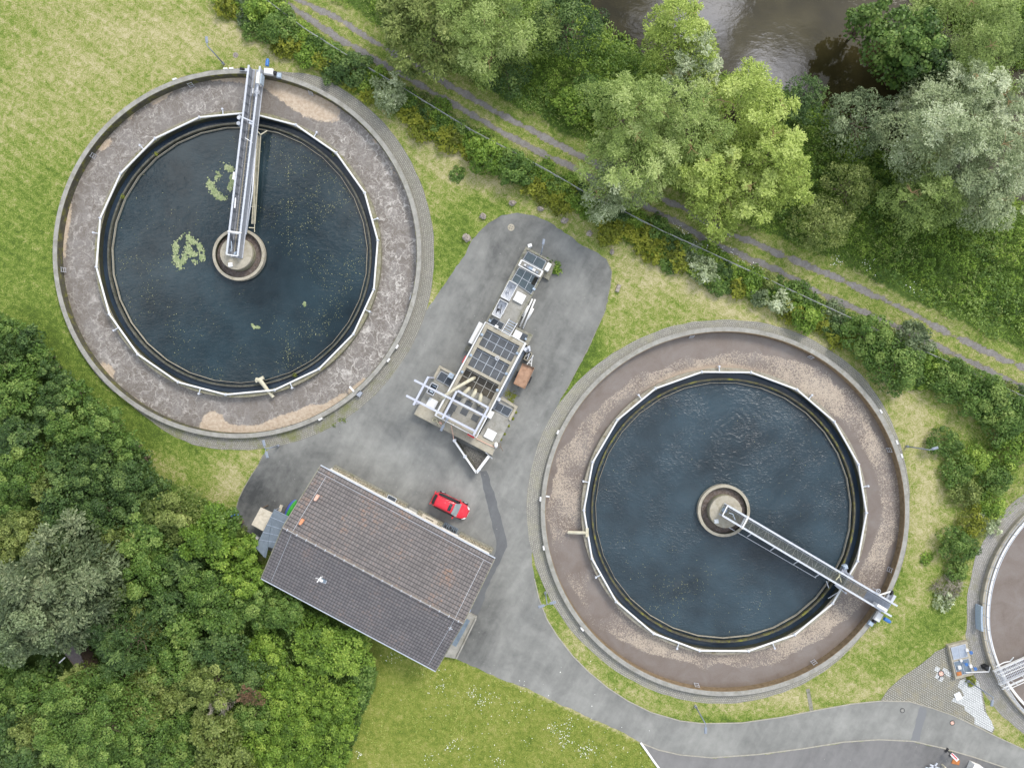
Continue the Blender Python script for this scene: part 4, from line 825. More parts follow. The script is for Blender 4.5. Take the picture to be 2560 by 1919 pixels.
for k in (-.32,0,.32): mb=MB(); q=c+VD*k; mb.tube([Vector((q.x,q.y,1.12))-UD*.22,Vector((q.x,q.y,1.12))+UD*.2],.1,10); mb.build('pump_part',M['paleblue'] if k else M['steel'],sk)
# gantry
gt=thing('gantry_frame','tall pale steel gantry frame standing over the lower end of the main chamber','gantry',P(1130,1010,0))
gz=5.2
def gb(a,b,z=gz,w=.19,h=.24,name='beam'): mb=MB(); mb.beam(P(*a,z),P(*b,z),w,h); return mb.build(name,M['gantry'],gt)
M['gantry']=simple('pale_gantry_paint',(.46,.48,.56),.5,var=.08)
gb((1036,950),(1219,1043)); gb((1016,988.5),(1188.4,1077.5)); gb((1144.5,976.5),(1221.4,1019)); gb((1071,941.5),(1033.8,1012),gz+.18); gb((1142,977.5),(1106.5,1045.5),gz+.18); gb((1220,1020.5),(1184,1087),gz+.18)
for (x,y) in ((1071.5,943),(1034.5,1010),(1141,979),(1107.5,1043),(1219,1022),(1185,1085)):
    c=P(x,y,gz+.06); mb=MB(); mb.beam((c.x,c.y,.0 if x<1075 else .9),(c.x,c.y,gz),.16,.16); mb.build('post',M['gantry'],gt)
for x,y in ((1088,1009),(1126,1029)): pass
# red boxes, hoses and marker bars
for lab,(x,y) in (('flat red case fixed to the left wall of the main chamber',(1160.5,898)),('flat red case fixed to the bottom wall of the main chamber',(1177,1089.5))):
    c=P(x,y,1.9); a=UA+math.pi/2 if x<1170 else UA; t=thing('hose_case',lab,'case',(c.x,c.y,1.2)); mb=MB(); mb.box(c,.78,.15,1.3,1.9,a,.05); mb.build('casing',M['red'],t); mb=MB(); mb.box(c,.60,.20,1.45,1.6,a); mb.build('latch',M['salmon'],t)
def coil(name,lab,px,py,z,r,mat,n=3):
    c=P(px,py,z); pts=[]
    for i in range(n*14): a=i*2*math.pi/14; k=r*(1+.12*math.sin(i*.9)); pts.append(c+Vector((k*math.cos(a),k*math.sin(a)*.85,.02*(i//14))))
    pts.append(pts[-1]+Vector((.3,-.5,0))); mb=MB(); mb.tube(pts,.028,5); tag(mb.build(name,M[mat],None,smooth=True),lab,'hose')
coil('hose_coil','pale hose coiled on the apron left of the chamber corner',1087,1049,.9,.22,'hose')
coil('hose_coil','pale hose coiled inside the chamber beside the gantry foot',1125,1051,1.4,.24,'hose',2)
coil('hose_coil','dark red hose bundle on the lower right corner of the apron',1246,1113,.9,.24,'bark',3)
mb=MB(); mb.tube([P(1190,1095,.95),P(1215,1108,.95),P(1235,1117,.93),P(1241,1113,.93)],.035,6); tag(mb.build('hose',M['salmon']),'pinkish hose running along the apron from the red case','hose')
mb=MB(); mb.blob(P(1240,1112,1.0),.2,.3,.15,3,.1); tag(mb.build('hose_drum',M['white'],None,smooth=True),'white drum at the end of the pinkish hose','drum')
mb=MB(); mb.pbox(1101,1057,.34,.2,.84,1.0,None,.05); tag(mb.build('float_switch',M['salmon']),'small pink fitting on the apron beside a pale hose coil','fitting')
# stop logs / poles
for lab,a,b,w in (('long white pole leaning against the channel, nearer it of the pair',(1331,747),(1301,812),.13),('long white pole beside the channel, farther from it of the pair',(1338,748),(1309,817),.13),
                 ('short white pole on the channel side of the long pair',(1320.7,765),(1308,787),.13),('short white pole on the yard side of the long pair',(1333.5,771),(1321.5,794),.13)):
    p=P(*a,.32); q=P(*b,.30); t=thing('white_pole',lab,'pole',(p.x,p.y,.2),'white poles lying beside the channel'); mb=MB(); mb.tube([p,q],w*.75,8); mb.build('shaft',M['white'],t,smooth=True); mb=MB(); e=(q-p).normalized(); mb.tube([q,q+e*.18],.05,8); mb.build('tip',M['galv'],t)
mb=MB(); mb.pprism([(1379,652),(1389,661),(1372,700),(1356,691)],0,.35); tag(mb.build('landing_slab',M['concrete_mossy']),'low stained concrete landing beside the upper end of the channel','slab')
# triangular enclosure
te=thing('triangular_bay','triangular gravel bay with white-capped walls at the foot of the apron','enclosure',P(1185,1140,0))
mb=MB(); mb.pprism([(1134,1100),(1190,1181),(1221,1140)],0,.18); mb.build('gravel_fill',M['gravel'],te)
for k,(a,b,w) in enumerate((((1133.5,1098),(1190.7,1181.5),.16),((1191,1181),(1222,1140),.26))):
    pa=P(*a,1.05);pb=P(*b,1.05); mb=MB(); mb.beam(pa-Vector((0,0,.53)),pb-Vector((0,0,.53)),w,1.03); mb.build('wall',M['concrete_dark'] if k==0 else M['concrete_mossy'],te)
    mb=MB(); mb.beam(pa,pb,w+.03,.05); mb.build('wall_cap',M['white'],te)
mb=MB(); a=P(1137,1095,.5);b=P(1190,1172,.12);c=P(1148,1105,.5); mb.prism([P(1137,1097,0)[:2],P(1142,1096,0)[:2],P(1186,1158,0)[:2],P(1189,1172,0)[:2]],.18,.5,[P(1137,1097,0)[:2],P(1139,1096,0)[:2],P(1185,1162,0)[:2],P(1188,1172,0)[:2]]); mb.build('sloped_fillet',M['concrete_dark'],te)
for x,y in ((1136,1101),(1162,1141),(1197,1175)): mb=MB(); mb.pbox(x,y,.34,.2,.3,1.1,.6); mb.build('bracket',M['galv'],te)
mb=MB(); p=P(1128,1064,2.2); q=P(1134,1097,1.1); mb.tube([p,mixv(p,q,.5)-Vector((0,0,.3)),q],.03,6); tag(mb.build('hose',M['salmon']),'thin pink hose hanging from the lamp pole to the triangular bay','hose')
mb=MB(); mb.beam(P(1214,1130,.9),P(1231,1146,.9),.05,.05); tag(mb.build('loose_bar',M['galv']),'thin grey bar lying across the corner of the triangular bay','bar')
# pump unit, tub
pu=thing('pump_unit','small grey pump assembly beside the top right of the main chamber','pump',P(1320,873,0))
for q,(x,y,w,l,z) in enumerate([(1316,871,.3,.35,1.0),(1322,868,.3,.3,.9),(1318,877,.45,.25,.8),(1324,874,.2,.3,1.1)]): mb=MB(); mb.pbox(x,y,w,l,.0,z,.2,.03); mb.build('motor' if q%2 else 'housing',M['galv' if q%2 else 'steel'],pu)
tb=thing('concrete_tub','narrow concrete tub with a metal stay inside, just above the rusty trailer','tub',P(1319,891,0))
c=P(1320,890,.6); mb=MB()
for s in (-1,1): mb.beam(c+UD*s*.24-VD*.45-Vector((0,0,.28)),c+UD*s*.24+VD*.45-Vector((0,0,.28)),.08,.56); mb.beam(c+VD*s*.45-UD*.24-Vector((0,0,.28)),c+VD*s*.45+UD*.24-Vector((0,0,.28)),.08,.56)
mb.build('rim',M['concrete_pale'],tb); mb=MB(); mb.beam(c-VD*.35,c+VD*.35+UD*.1,.07,.07); mb.beam(c-VD*.35,c+VD*.1-UD*.15,.05,.05); mb.build('stay',M['galv'],tb)
# trailer
tr=thing('farm_trailer','small flat trailer with a rusty brown bed parked against the main chamber','trailer',P(1310,940,0))
bed=[(1306.8,907.8),(1336,919.2),(1311.6,972),(1283.8,959)]; mb=MB(); mb.pprism(bed,.78,.86); mb.build('bed',M['rust'],tr)
bw=[P(x,y,.98) for x,y in bed]
for i in range(4): mb=MB(); mb.beam(bw[i],bw[(i+1)%4],.04,.22); mb.build('side_board',M['rust' if i%2 else 'wood_dark'],tr)
tu=(bw[1]-bw[0]).normalized(); tv=(bw[3]-bw[0]).normalized(); cc=(bw[0]+bw[1]+bw[2]+bw[3])/4
for s in (-1,1):
    w=Vector((cc.x,cc.y,.32))+tu*s*.74+tv*.12; mb=MB(); mb.tube([w-tu*.1,w+tu*.1],.32,18); wh=mb.build('wheel',M['rubber'],tr); mb=MB(); mb.tube([w-tu*.11,w+tu*.11],.16,12); mb.build('rim',M['steel'],wh)
    mb=MB(); mb.box(w+Vector((0,0,0)),.24,.7,.68,.72,math.atan2(tu.y,tu.x)); mb.build('mudguard',M['black'],tr)
tip=P(1330.5,893,.55); mb=MB(); mb.beam(P(1317,911.5,.6),tip,.07,.09); mb.beam(P(1328,916,.6),tip,.07,.09); mb.beam(P(1322,906,.62),P(1328,909,.62),.05,.06); mb.tube([tip,tip-tv*.25],.05,8); mb.build('drawbar',M['white'],tr)
mb=MB(); mb.beam(tip+Vector((0,0,.2)),tip+Vector((0,0,-.5)),.06,.06); mb.tube([tip+Vector((0,-.05,-.42)),tip+Vector((0,.05,-.42))],.13,12); mb.build('jockey_wheel',M['steel'],tr)
mb=MB(); p=P(1305,946,.0); mb.beam(Vector((p.x,p.y,.5))-tv*1.1,Vector((p.x,p.y,.5))+tv*1.1,.1,.12); mb.build('chassis',M['steel_dark'],tr)
# ------------------------------------------------------------------ lamps
def lamp(lab,base,top,double=None,head=(.62,.26),z0=0,armang=None):
    b=P(*base,z0); 
    r=math.hypot(base[0]-1280,base[1]-959.5)/(H-z0); r2=math.hypot(top[0]-1280,top[1]-959.5); h=max(3.9,min(6.3,H-r2/ r)) if r>1 else 5.0
    tp=P(*top,h); tp=Vector((b.x,b.y,h)); t=thing('street_lamp',lab,'lamp',(b.x,b.y,z0),'yard lamps')
    mb=MB(); mb.disc(b.x,b.y,.13,z0,z0+.35,14); mb.build('base',M['steel'],t)
    mb=MB(); mb.tube([b,b+Vector((0,0,(h-z0)*.5)),tp],.075,10,False,.05); mb.build('pole',M['lampblue'],t,smooth=True)
    for k in ([0,math.pi] if double is not None else [0]):
        a=(double if double is not None else armang)+k; d=Vector((math.cos(a),math.sin(a),0)); e=tp+d*.30
        mb=MB(); mb.beam(tp-d*.05,e,.06,.06); arm=mb.build('arm',M['lampblue'],t)
        c=e+d*.30; mb=MB(); mb.box(c,head[0],head[1],h-.06,h+.06,a,.05); hd=mb.build('lamp_head',M['lampblue'],t)
        mb=MB(); mb.box(c,head[0]*.8,head[1]*.75,h-.085,h-.062,a); mb.build('lens',M['white'],hd)
    return t
R_=math.radians
lamp('single-headed lamp post on the mown lawn beyond the lawn side bridge end',(560,161),(508,101),armang=R_(97))
lamp('single-headed lamp post on the grass to the right of the rippled tank',(2266,1115),(2330,1122),armang=R_(15))
lamp('single-headed lamp post leaning over the road edge below the rippled tank',(1738,1763),(1769,1817),armang=R_(-92))
lamp('single-headed lamp post rising from the paving beside the covered valve pit',(2417,1699),(2497,1746),armang=R_(-100))
lamp('twin-headed lamp post at the yard corner below the veined tank',(697,1113),(655,1117),double=R_(-76))
lamp('twin-headed lamp post on the thin grass verge of the rippled tank',(1363,1480),(1369,1514),double=R_(17))
lamp('single-headed lamp post at the upper tip of the inlet channel',(1352,638),(1354,618),armang=R_(80),head=(.55,.24))
t=lamp('twin-headed lamp post standing on the apron in front of the gantry',(1120,1052),(1117,1056),double=R_(62),z0=.8)
sg=thing('sign_post','white plate on a short post at the upper tip of the channel','sign',P(1326,623,.9)); b=P(1326,622,.9); mb=MB(); mb.beam(b,b+Vector((0,0,1.3)),.06,.06); mb.build('post',M['galv'],sg); mb=MB(); mb.box(P(1324.7,613,2.3),.4,.3,1.9,2.3,.3,.02); mb.build('plate',M['white'],sg)
# ------------------------------------------------------------------ manholes and small ground items
def manhole(px,py,r,lab,m1='concrete',m2=None,z=.03):
    c=P(px,py,z); t=thing('manhole_cover',lab,'manhole',(c.x,c.y,0),'manhole covers'); 
    mb=MB(); mb.ring(c.x,c.y,r*.72,r,-.05,z,28); mb.build('frame',M[m2 or m1],t); mb=MB(); mb.disc(c.x,c.y,r*.715,-.05,z+.006,28); lid=mb.build('lid',M[m1],t)
    mb=MB()
    for k in range(4): a=k*math.pi/2+.4; mb.box((c.x+r*.5*math.cos(a),c.y+r*.5*math.sin(a)),.05,.1,z,z+.012,a)
    mb.build('lifting_slot',M['steel_dark'],lid)
manhole(589,138,.29,'round concrete manhole cover in the lawn beside the bridge end','stone')
manhole(1277.7,568.5,.36,'round pale manhole cover in the asphalt at the head of the yard','concrete_pale')
manhole(1596.5,511.5,.30,'round pale manhole cover beside the gravel track','concrete_pale')
manhole(2353,1683,.34,'round pink-topped manhole cover with a dark ring in the grid paving','salmon','steel_dark',.05)
manhole(2381,1806,.27,'round pinkish white manhole cover in the road near the paving','salmon','asphalt',.03)
manhole(2256,1775,.26,'faint round cover flush with the curving road surface','concrete','asphalt',.02)
for i,(x,y,rx,ry,lab) in enumerate([(1281.6,507.4,.36,.28,'grey boulder directly above the rounded end of the yard'),(1351.6,522,.32,.25,'reddish boulder just right of the top of the yard loop'),(1207.7,540.5,.36,.34,'speckled grey boulder at the upper left shoulder of the yard loop'),(1412,551,.4,.30,'brown and grey boulder at the upper right shoulder of the yard loop'),
   (1473,584,.34,.30,'pale boulder in straw grass right of the yard loop'),(1530,630,.22,.3,'small boulder beside the rightmost bulge of the yard loop'),(1167,595,.42,.40,'large rust-flecked boulder on the left side of the yard loop')]):
    t=P(x,y,.1); mb=MB(); mb.blob((t.x,t.y,.1),rx,ry,.32,i+5,.28,11,7); tag(mb.build('boulder',M['stone']),lab,'boulder','boulders round the yard loop')
mb=MB(); mb.pbox(1546,720,.38,.8,0,.22,-.35,.05); tag(mb.build('stone_block',M['stone']),'oblong brown stone block in the straw grass right of the yard','stone')
for i in range(2): pass
# valve pit right
vp=thing('valve_pit','low concrete pit with metal covers and blue handwheels beside the railed tank','pit',P(2404,1649,0))
mb=MB(); mb.pprism([(2370.6,1613),(2418,1601),(2434,1686),(2389.4,1697)],0,.40); mb.build('wall',M['concrete_pale'],vp)
panelset(vp,'metal_cover',[(2377,1618),(2413,1609),(2419,1640),(2384,1648)],.46,2,1,M['hood'],M['galv'],.03)
panelset(vp,'metal_cover',[(2384,1654),(2421,1645),(2430,1680),(2394,1688)],.44,2,1,M['panel_blue'],M['galv'],.03)
mb=MB(); mb.pbox(2398,1683,.5,.4,.44,.47,.2); mb.build('rust_patch',M['rust2'],vp)
for x,y in ((2428,1630.6),(2416.4,1660),(2438.8,1671)):
    c=P(x,y,.95); mb=MB(); mb.tube([c+Vector((.15*math.cos(i*math.pi/6),.15*math.sin(i*math.pi/6),0)) for i in range(12)],.035,6,True); mb.disc(c.x,c.y,.09,.92,.97,10); mb.beam(c,c-Vector((0,0,.6)),.05,.05); mb.build('handwheel',M['blue'],vp)
for x,y,w in ((2418.5,1625,.25),(2428,1665,.28),(2404,1651,.2),(2400,1668,.3)): mb=MB(); mb.pbox(x,y,w,w*1.1,.4,.62,.2); mb.build('valve_box',M['white'],vp)
mb=MB(); mb.tube([P(2414,1680,.6),P(2440,1679,.7),P(2472,1678,.9),P(2475,1666,1.3)],.05,6); tag(mb.build('hose',M['white']),'white hose running from the valve pit to the railed tank','hose')
mb=MB(); mb.pbox(2471,1671,.45,.4,0,.8,.3,.05); tag(mb.build('motor_box',M['black']),'black box beside the railed tank edge where the white hose ends','box')
mb=MB(); mb.pprism([(2015,1722),(2024,1720),(2034,1776),(2025,1778)],0,.03); tag(mb.build('drain_slab',M['concrete_mossy']),'narrow mossy drain slab crossing the grass verge below the rippled tank','drain')
# items at the bottom edge
bd=thing('road_barrier','red and white striped barrier board standing on the dark asphalt','barrier',P(2387,1892,0)); 
mb=MB(); a=P(2379,1884,1.0); b=P(2395,1900,1.0); mb.beam(a-Vector((0,0,.06)),b-Vector((0,0,.06)),.34,.12); mb.build('board',M['white'],bd)
for u in (.08,.36,.64): mb=MB(); p=mixv(a,b,u); mb.beam(p+Vector((-.05,.12,.012)),p+Vector((.14,-.1,.012)),.11,.02); mb.build('red_stripe',M['red'],bd)
for u in (.15,.85): mb=MB(); p=mixv(a,b,u); mb.beam(p-Vector((0,0,.1)),Vector((p.x,p.y,.05)),.06,.06); mb.box(p,.5,.25,0,.07,.9); mb.build('foot',M['rubber'],bd)
t=thing('steel_plate','rusty orange steel plate lying beside the striped barrier','plate',P(2389,1906,0)); mb=MB(); mb.pprism([(2382,1897),(2400,1900),(2398,1912),(2379,1907)],0.012,.06); mb.build('sheet',M['rust2'],t)
t=thing('folded_trestle','white folded metal trestle at the bottom edge beside the barrier','trestle',P(2335,1915,0))
for a,b in (((2325,1910),(2352,1921)),((2337,1913),(2343,1906)),((2314,1917),(2335,1925)),((2322,1919),(2338,1914))): mb=MB(); mb.beam(P(*a,.4),P(*b,.4),.14,.1); mb.build('leg',M['galv'],t)
t=thing('storage_crate','cream crate at the bottom edge below the curving road','crate',P(2445,1924,0)); mb=MB(); mb.pbox(2445,1925,1.1,.9,0,.8,-.4,.04); mb.build('casing',M['plaster'],t); mb=MB(); mb.pbox(2445,1925,1.16,.96,.8,.86,-.4,.02); mb.build('lid',M['white'],t)
t=thing('post_foot','small cream bollard on the dark asphalt near the trestle','bollard',P(2364,1918,0)); mb=MB(); c=P(2364,1918,.6); mb.disc(c.x,c.y,.09,0,.6,12); mb.build('post',M['cream'],t)
# ------------------------------------------------------------------ service building
EV=3.6; s_=(H-EV)
rN,rE,rS,rW_=[P(x,y,EV) for x,y in ((801.5,1165),(1236,1396),(1087.5,1672.5),(654.5,1444))]
bu=thing('service_building','brown tiled gable-roofed service building between the yard and the woodland','building',tuple(((rN+rS)/2)[:2])+(0,))
ru=(rE-rN).normalized(); rv=(rW_-rN).normalized(); LU=(rE-rN).length; LV=(rW_-rN).length; RZ=6.0
def RW(u,v,z): p=rN+ru*u+rv*v; return Vector((p.x,p.y,z))
mb=MB(); mb.prism([RW(.45,.45,0)[:2],RW(LU-.45,.45,0)[:2],RW(LU-.45,LV-.5,0)[:2],RW(.45,LV-.5,0)[:2]],0,EV-.12); mb.build('wall',M['plaster'],bu)
mb=MB()
for u in (.46,LU-.46): mb.add([RW(u,.45,EV-.12),RW(u,LV-.5,EV-.12),RW(u,LV/2,RZ-.15)],[(0,1,2)])
mb.build('gable',M['wood_dark'],bu)
def mk_roof(name,c1,c2,rustk):
    m,nt,b=newmat(name); uv=nn(nt,'ShaderNodeUVMap').outputs[0]; s=nn(nt,'ShaderNodeSeparateXYZ'); nt.links.new(uv,s.inputs[0])
    fu=mth(nt,'FRACT',mth(nt,'MULTIPLY',s.outputs[0],1/.30)); fv=mth(nt,'FRACT',mth(nt,'MULTIPLY',s.outputs[1],1/.40))
    cell=nn(nt,'ShaderNodeCombineXYZ'); nt.links.new(mth(nt,'FLOOR',mth(nt,'MULTIPLY',s.outputs[0],1/.30)),cell.inputs[0]); nt.links.new(mth(nt,'FLOOR',mth(nt,'MULTIPLY',s.outputs[1],1/.40)),cell.inputs[1])
    wn=nn(nt,'ShaderNodeTexWhiteNoise'); wn.noise_dimensions='2D'; nt.links.new(cell.outputs[0],wn.inputs['Vector'])
    p=pos(nt); n1=noise(nt,p,.35,5,.65); n2=noise(nt,p,3,5,.7); n3=noise(nt,p,22,2)
    k=mth(nt,'ADD',mth(nt,'MULTIPLY',wn.outputs['Value'],.2),mth(nt,'ADD',mth(nt,'MULTIPLY',n1,.5),mth(nt,'MULTIPLY',n2,.25)))
    c=ramp(nt,k,[(.3,c1),(.75,c2)])
    rs=mth(nt,'MULTIPLY',mth(nt,'MULTIPLY',mth(nt,'SUBTRACT',mth(nt,'ADD',mth(nt,'MULTIPLY',n1,.5),mth(nt,'MULTIPLY',n2,.5)),.53,clamp=True),9,clamp=True),rustk)
    c=mixc(nt,mth(nt,'MULTIPLY',rs,mth(nt,'ADD',.3,mth(nt,'MULTIPLY',wn.outputs['Value'],.7))),c,(.30,.135,.05))
    gap=mth(nt,'ADD',mth(nt,'LESS_THAN',fv,.17),mth(nt,'MULTIPLY',mth(nt,'LESS_THAN',fu,.2),.55),clamp=True)
    c=mixc(nt,mth(nt,'MULTIPLY',gap,.88),c,(.028,.027,.03))
    vo=nn(nt,'ShaderNodeTexVoronoi'); vo.inputs['Scale'].default_value=1.5; nt.links.new(p,vo.inputs['Vector'])
    c=mixc(nt,mth(nt,'MULTIPLY',mth(nt,'LESS_THAN',vo.outputs['Distance'],.055),.7),c,(.5,.48,.4))
    nt.links.new(c,b.inputs['Base Color']); b.inputs['Roughness'].default_value=.8
    prof=mth(nt,'SINE',mth(nt,'MULTIPLY',fu,math.pi)); bump(nt,b,mth(nt,'ADD',prof,mth(nt,'MULTIPLY',n3,.2)),.8,.05); return m
M['roofA']=mk_roof('brown_roof_tiles',(.125,.112,.108),(.205,.185,.178),.6); M['roofB']=mk_roof('grey_brown_roof_tiles',(.125,.115,.118),(.20,.185,.185),.3)
def slope(name,v0,v1,mat):
    W_=abs(v1-v0); sl=math.hypot(W_,RZ-EV); n=round(sl/.40); me=bpy.data.meshes.new(name); vs=[];fs=[];uvs=[]
    for i in range(n):
        a=i/n; b=(i+1)/n; za=EV+(RZ-EV)*a+.05; zb=EV+(RZ-EV)*b+.012
        q=[RW(0,v0+(v1-v0)*a,za),RW(LU,v0+(v1-v0)*a,za),RW(LU,v0+(v1-v0)*b,zb),RW(0,v0+(v1-v0)*b,zb)]
        if v1<v0: q=[q[1],q[0],q[3],q[2]]
        k=len(vs); vs+=q; fs.append((k,k+1,k+2,k+3)); U=[0,LU,LU,0] if v1>v0 else [LU,0,0,LU]; uvs+=[(U[0],i*.4+.001),(U[1],i*.4+.001),(U[2],i*.4+.399),(U[3],i*.4+.399)]
        # riser and underside
        r=[RW(0,v0+(v1-v0)*a,za-.05),RW(LU,v0+(v1-v0)*a,za-.05)]; k2=len(vs); vs+=[q[0],q[1]]+([r[0],r[1]] if v1>v0 else [r[1],r[0]]); fs.append((k2+2,k2+3,k2+1,k2)); uvs+=[(0,i*.4+.02)]*4
    b_=BASE[bu.name]; me.from_pydata([(v.x-b_.x,v.y-b_.y,v.z-b_.z) for v in vs],[],fs); uvl=me.uv_layers.new(name='UVMap')
    for i,u in enumerate(uvs): uvl.data[i].uv=u
    me.materials.append(M[mat]); o=bpy.data.objects.new(name,me); COL.objects.link(o); o.parent=bu; BASE[o.name]=b_
    mb=MB(); mb.add([RW(.02,v0,EV-.1),RW(LU-.02,v0,EV-.1),RW(LU-.02,v1,RZ-.1),RW(.02,v1,RZ-.1),RW(.02,v0,EV-.01),RW(LU-.02,v0,EV-.01),RW(LU-.02,v1,RZ-.01),RW(.02,v1,RZ-.01)],[(0,1,2,3),(0,4,5,1),(1,5,6,2),(2,6,7,3),(3,7,4,0)]); mb.build('soffit',M['wood_dark'],o)
    return o
r1=slope('roof',0,LV/2,'roofA'); r2=slope('roof',LV,LV/2,'roofB'); tag(r1,'brown roof slope with rusty stains facing the yard'); tag(r2,'greyer roof slope facing the woodland')
mb=MB(); mb.beam(RW(-.02,LV/2,RZ+.05),RW(LU+.02,LV/2,RZ+.05),.22,.10); mb.build('ridge',simple('ridge_tiles',(.20,.17,.145),.8,var=.25,scale=4,dirt=(.33,.29,.2)),bu)
mb=MB(); mb.beam(RW(0,LV/2,RZ+.16),RW(LU,LV/2,RZ+.16),.03,.03)
for i in range(19): c=RW(.5+i*(LU-1)/18,LV/2,RZ+.13); mb.box(c,.07,.22,RZ+.06,RZ+.19,UA)
for u in (1.0,LU-.9):
    for v0,v1 in ((.55,LV/2),(LV-.3,LV/2)):
        z=lambda v:EV+.10+(RZ-EV)*(1-abs(v-LV/2)/(LV/2)); mb.beam(RW(u,v0,z(v0)),RW(u,v1,z(v1)),.025,.025)
for v0 in (.50,): mb.beam(RW(0,v0,EV+.10+(RZ-EV)*v0/(LV/2)),RW(LU,v0,EV+.10+(RZ-EV)*v0/(LV/2)),.025,.03)
mb.build('lightning_wire',M['galv'],bu)
for v0,mt in ((-.09,'zinc'),(LV+.09,'zinc')):
    mb=MB(); mb.beam(RW(-.05,v0,EV-.03),RW(LU+.05,v0,EV-.03),.10,.09); mb.build('gutter',M[mt],bu)
for u in (-.03,LU+.03):
    for v0,v1 in ((0,LV/2),(LV,LV/2)): mb=MB(); mb.beam(RW(u,v0,EV+.03),RW(u,v1,RZ+.03),.09,.12); mb.build('verge_board',M['concrete_mossy'],bu)
for (x,y,mt) in ((790.7,1243,'salmon'),(753,1303,'terracotta')):
    z=5.0 if y<1270 else 5.75; c=P(x,y,z+.2); mb=MB(); mb.box(c,.30,.34,z-.4,z+.1,UA,.04); q=c+VD*.22; mb.tube([Vector((q.x,q.y,z-.3)),Vector((q.x,q.y,z+.22))],.14,12); mb.build('roof_vent',M[mt],bu)
c=P(810,1450,4.95); mb=MB(); mb.box(c,.52,.56,4.2,4.9,UA+.15,.02); sl_=mb.build('skylight',M['zinc'],bu); mb=MB(); mb.box(c,.42,.46,4.9,4.915,UA+.15); mb.build('pane',M['panel_blue'],sl_)
c=P(799,1448,6.0); mb=MB(); mb.tube([Vector((c.x,c.y,4.3)),c],.04,8); mb.beam(c-UD*.42+VD*.05,c+UD*.3-VD*.1,.05,.04); mb.beam(c-VD*.3,c+VD*.35-UD*.1,.10,.05); mb.tube([c+UD*.05+Vector((0,0,.05)),c+UD*.35+Vector((0,0,.05))],.13,10); mb.build('antenna',M['white'],bu)
c=P(1126,1570,5.9); mb=MB(); mb.tube([Vector((c.x,c.y,4.6)),c],.03,8); mb.beam(c-UD*.25,c+UD*.25,.04,.04); mb.beam(c-VD*.2,c+VD*.2,.06,.04); mb.disc(c.x+.1,c.y-.1,.1,5.5,5.6,10); mb.build('antenna',M['galv'],bu)
p=P(1181,1504,2.9); q=P(1172.5,1529,2.9); mb=MB(); mb.beam(p,q,.2,.08); mb.build('door_canopy',simple('light_blue_sheet',(.25,.36,.66),.5),bu)
# planters and light wells along the yard side of the building
def planter(lab,a,b,dep,fill):
    """a,b outer edge ends; dep depth in m towards the wall"""
    z=.45; A=P(*a,z); B=P(*b,z); e=(B-A).normalized(); n_=Vector((e.y,-e.x,0)); n_=n_ if n_.dot(VD)>0 else -n_; t=thing('stone_planter',lab,'planter',(A.x,A.y,0),'beds along the building wall')
    C=B+n_*dep; D=A+n_*dep; mb=MB()
    for p,q in ((A,B),(B,C),(C,D),(D,A)): mb.beam(p-Vector((0,0,.25)),q-Vector((0,0,.25)),.12,.5)
    mb.build('rim',M['concrete_mossy'],t); mb=MB(); mb.prism([A[:2],B[:2],C[:2],D[:2]],0,z-.06); mb.build('cobble_fill',M['cobbles'],t); return t,A,B,e,n_
t,A,B,e,n_=planter('long cobble-filled bed along the yard wall at the upper end of the building',(836,1164),(1019,1261),.44,0)
c=P(979,1246,.5); mb=MB(); mb.box(c+n_*-.02,1.0,.46,.36,.47,math.atan2(e.y,e.x)); o=mb.build('light_well',M['galv'],t); mb=MB(); mb.box(c+n_*-.02,.86,.34,.47,.485,math.atan2(e.y,e.x)); mb.build('well_cover',M['panel'],o)
t,A,B,e,n_=planter('short bed with a slotted wooden lid in front of the building',(1047,1276),(1107,1308),.42,1)
mb=MB(); c=mixv(A,B,.5)+n_*.22; mb.box(c,1.75,.34,.39,.47,math.atan2(e.y,e.x)); o=mb.build('wooden_lid',M['wood'],t); mb=MB(); mb.box(c+n_*.05,.9,.07,.47,.48,math.atan2(e.y,e.x)); mb.build('slot',M['hole'],o)
planter('cobble-filled bed at the lower right end of the building wall',(1151,1332),(1233,1373),.44,2)
mb=MB(); c=P(1031,1280,.12); mb.box(c,1.05,.75,0,.12,UA,.02); tag(mb.build('door_step',M['concrete']),'grey concrete doorstep between two beds along the building','step')
t=thing('boot_grate','dark slatted boot scraper bench beside the slotted bed','grate',P(1125,1323,0)); c=P(1125,1322,.2); a_=math.atan2(e.y,e.x)
mb=MB(); mb.box(c,1.6,.78,0,.10,a_); mb.build('base',M['panel_blue'],t)
for k in range(8): mb=MB(); mb.box(c+e*(k*.19-.66),.07,.7,.1,.2,a_); mb.build('slat',M['steel_dark'],t)
for k in range(5):
    mb=MB(); q=c+e*(k*.28-.55)+n_*random.uniform(-.15,.1); mb.blob((q.x,q.y,.25),.07,.15,.08,k,.1,8,5); tag(mb.build('work_boot',M['black'],None,smooth=True),f'dark boot on the slatted scraper, {["first","second","third","fourth","fifth"][k]} from the slotted bed','boot','boots on the scraper')
# basement light well at the east gable
t=thing('basement_well','concrete light well with blue-grey cover panels along the lower right gable','light well',P(1150,1590,0))
mb=MB(); mb.pprism([(1172,1532),(1192,1543),(1141,1646),(1108,1640),(1150,1560)],0,.5); mb.build('wall',M['concrete'],t)
p=P(1170,1548,.55);q=P(1135,1613,.55)
for k in range(5):
    c=mixv(p,q,(k+.5)/5); mb=MB(); mb.box(c-UD*.05,.62,.58,.5,.55,math.atan2((q-p).y,(q-p).x),.0); mb.build('cover_panel',M['panel_blue'],t)
mb=MB(); a=P(1190,1545,.62);b=P(1141,1645,.62); mb.beam(a,b,.16,.24); mb.build('coping',M['concrete'],t)
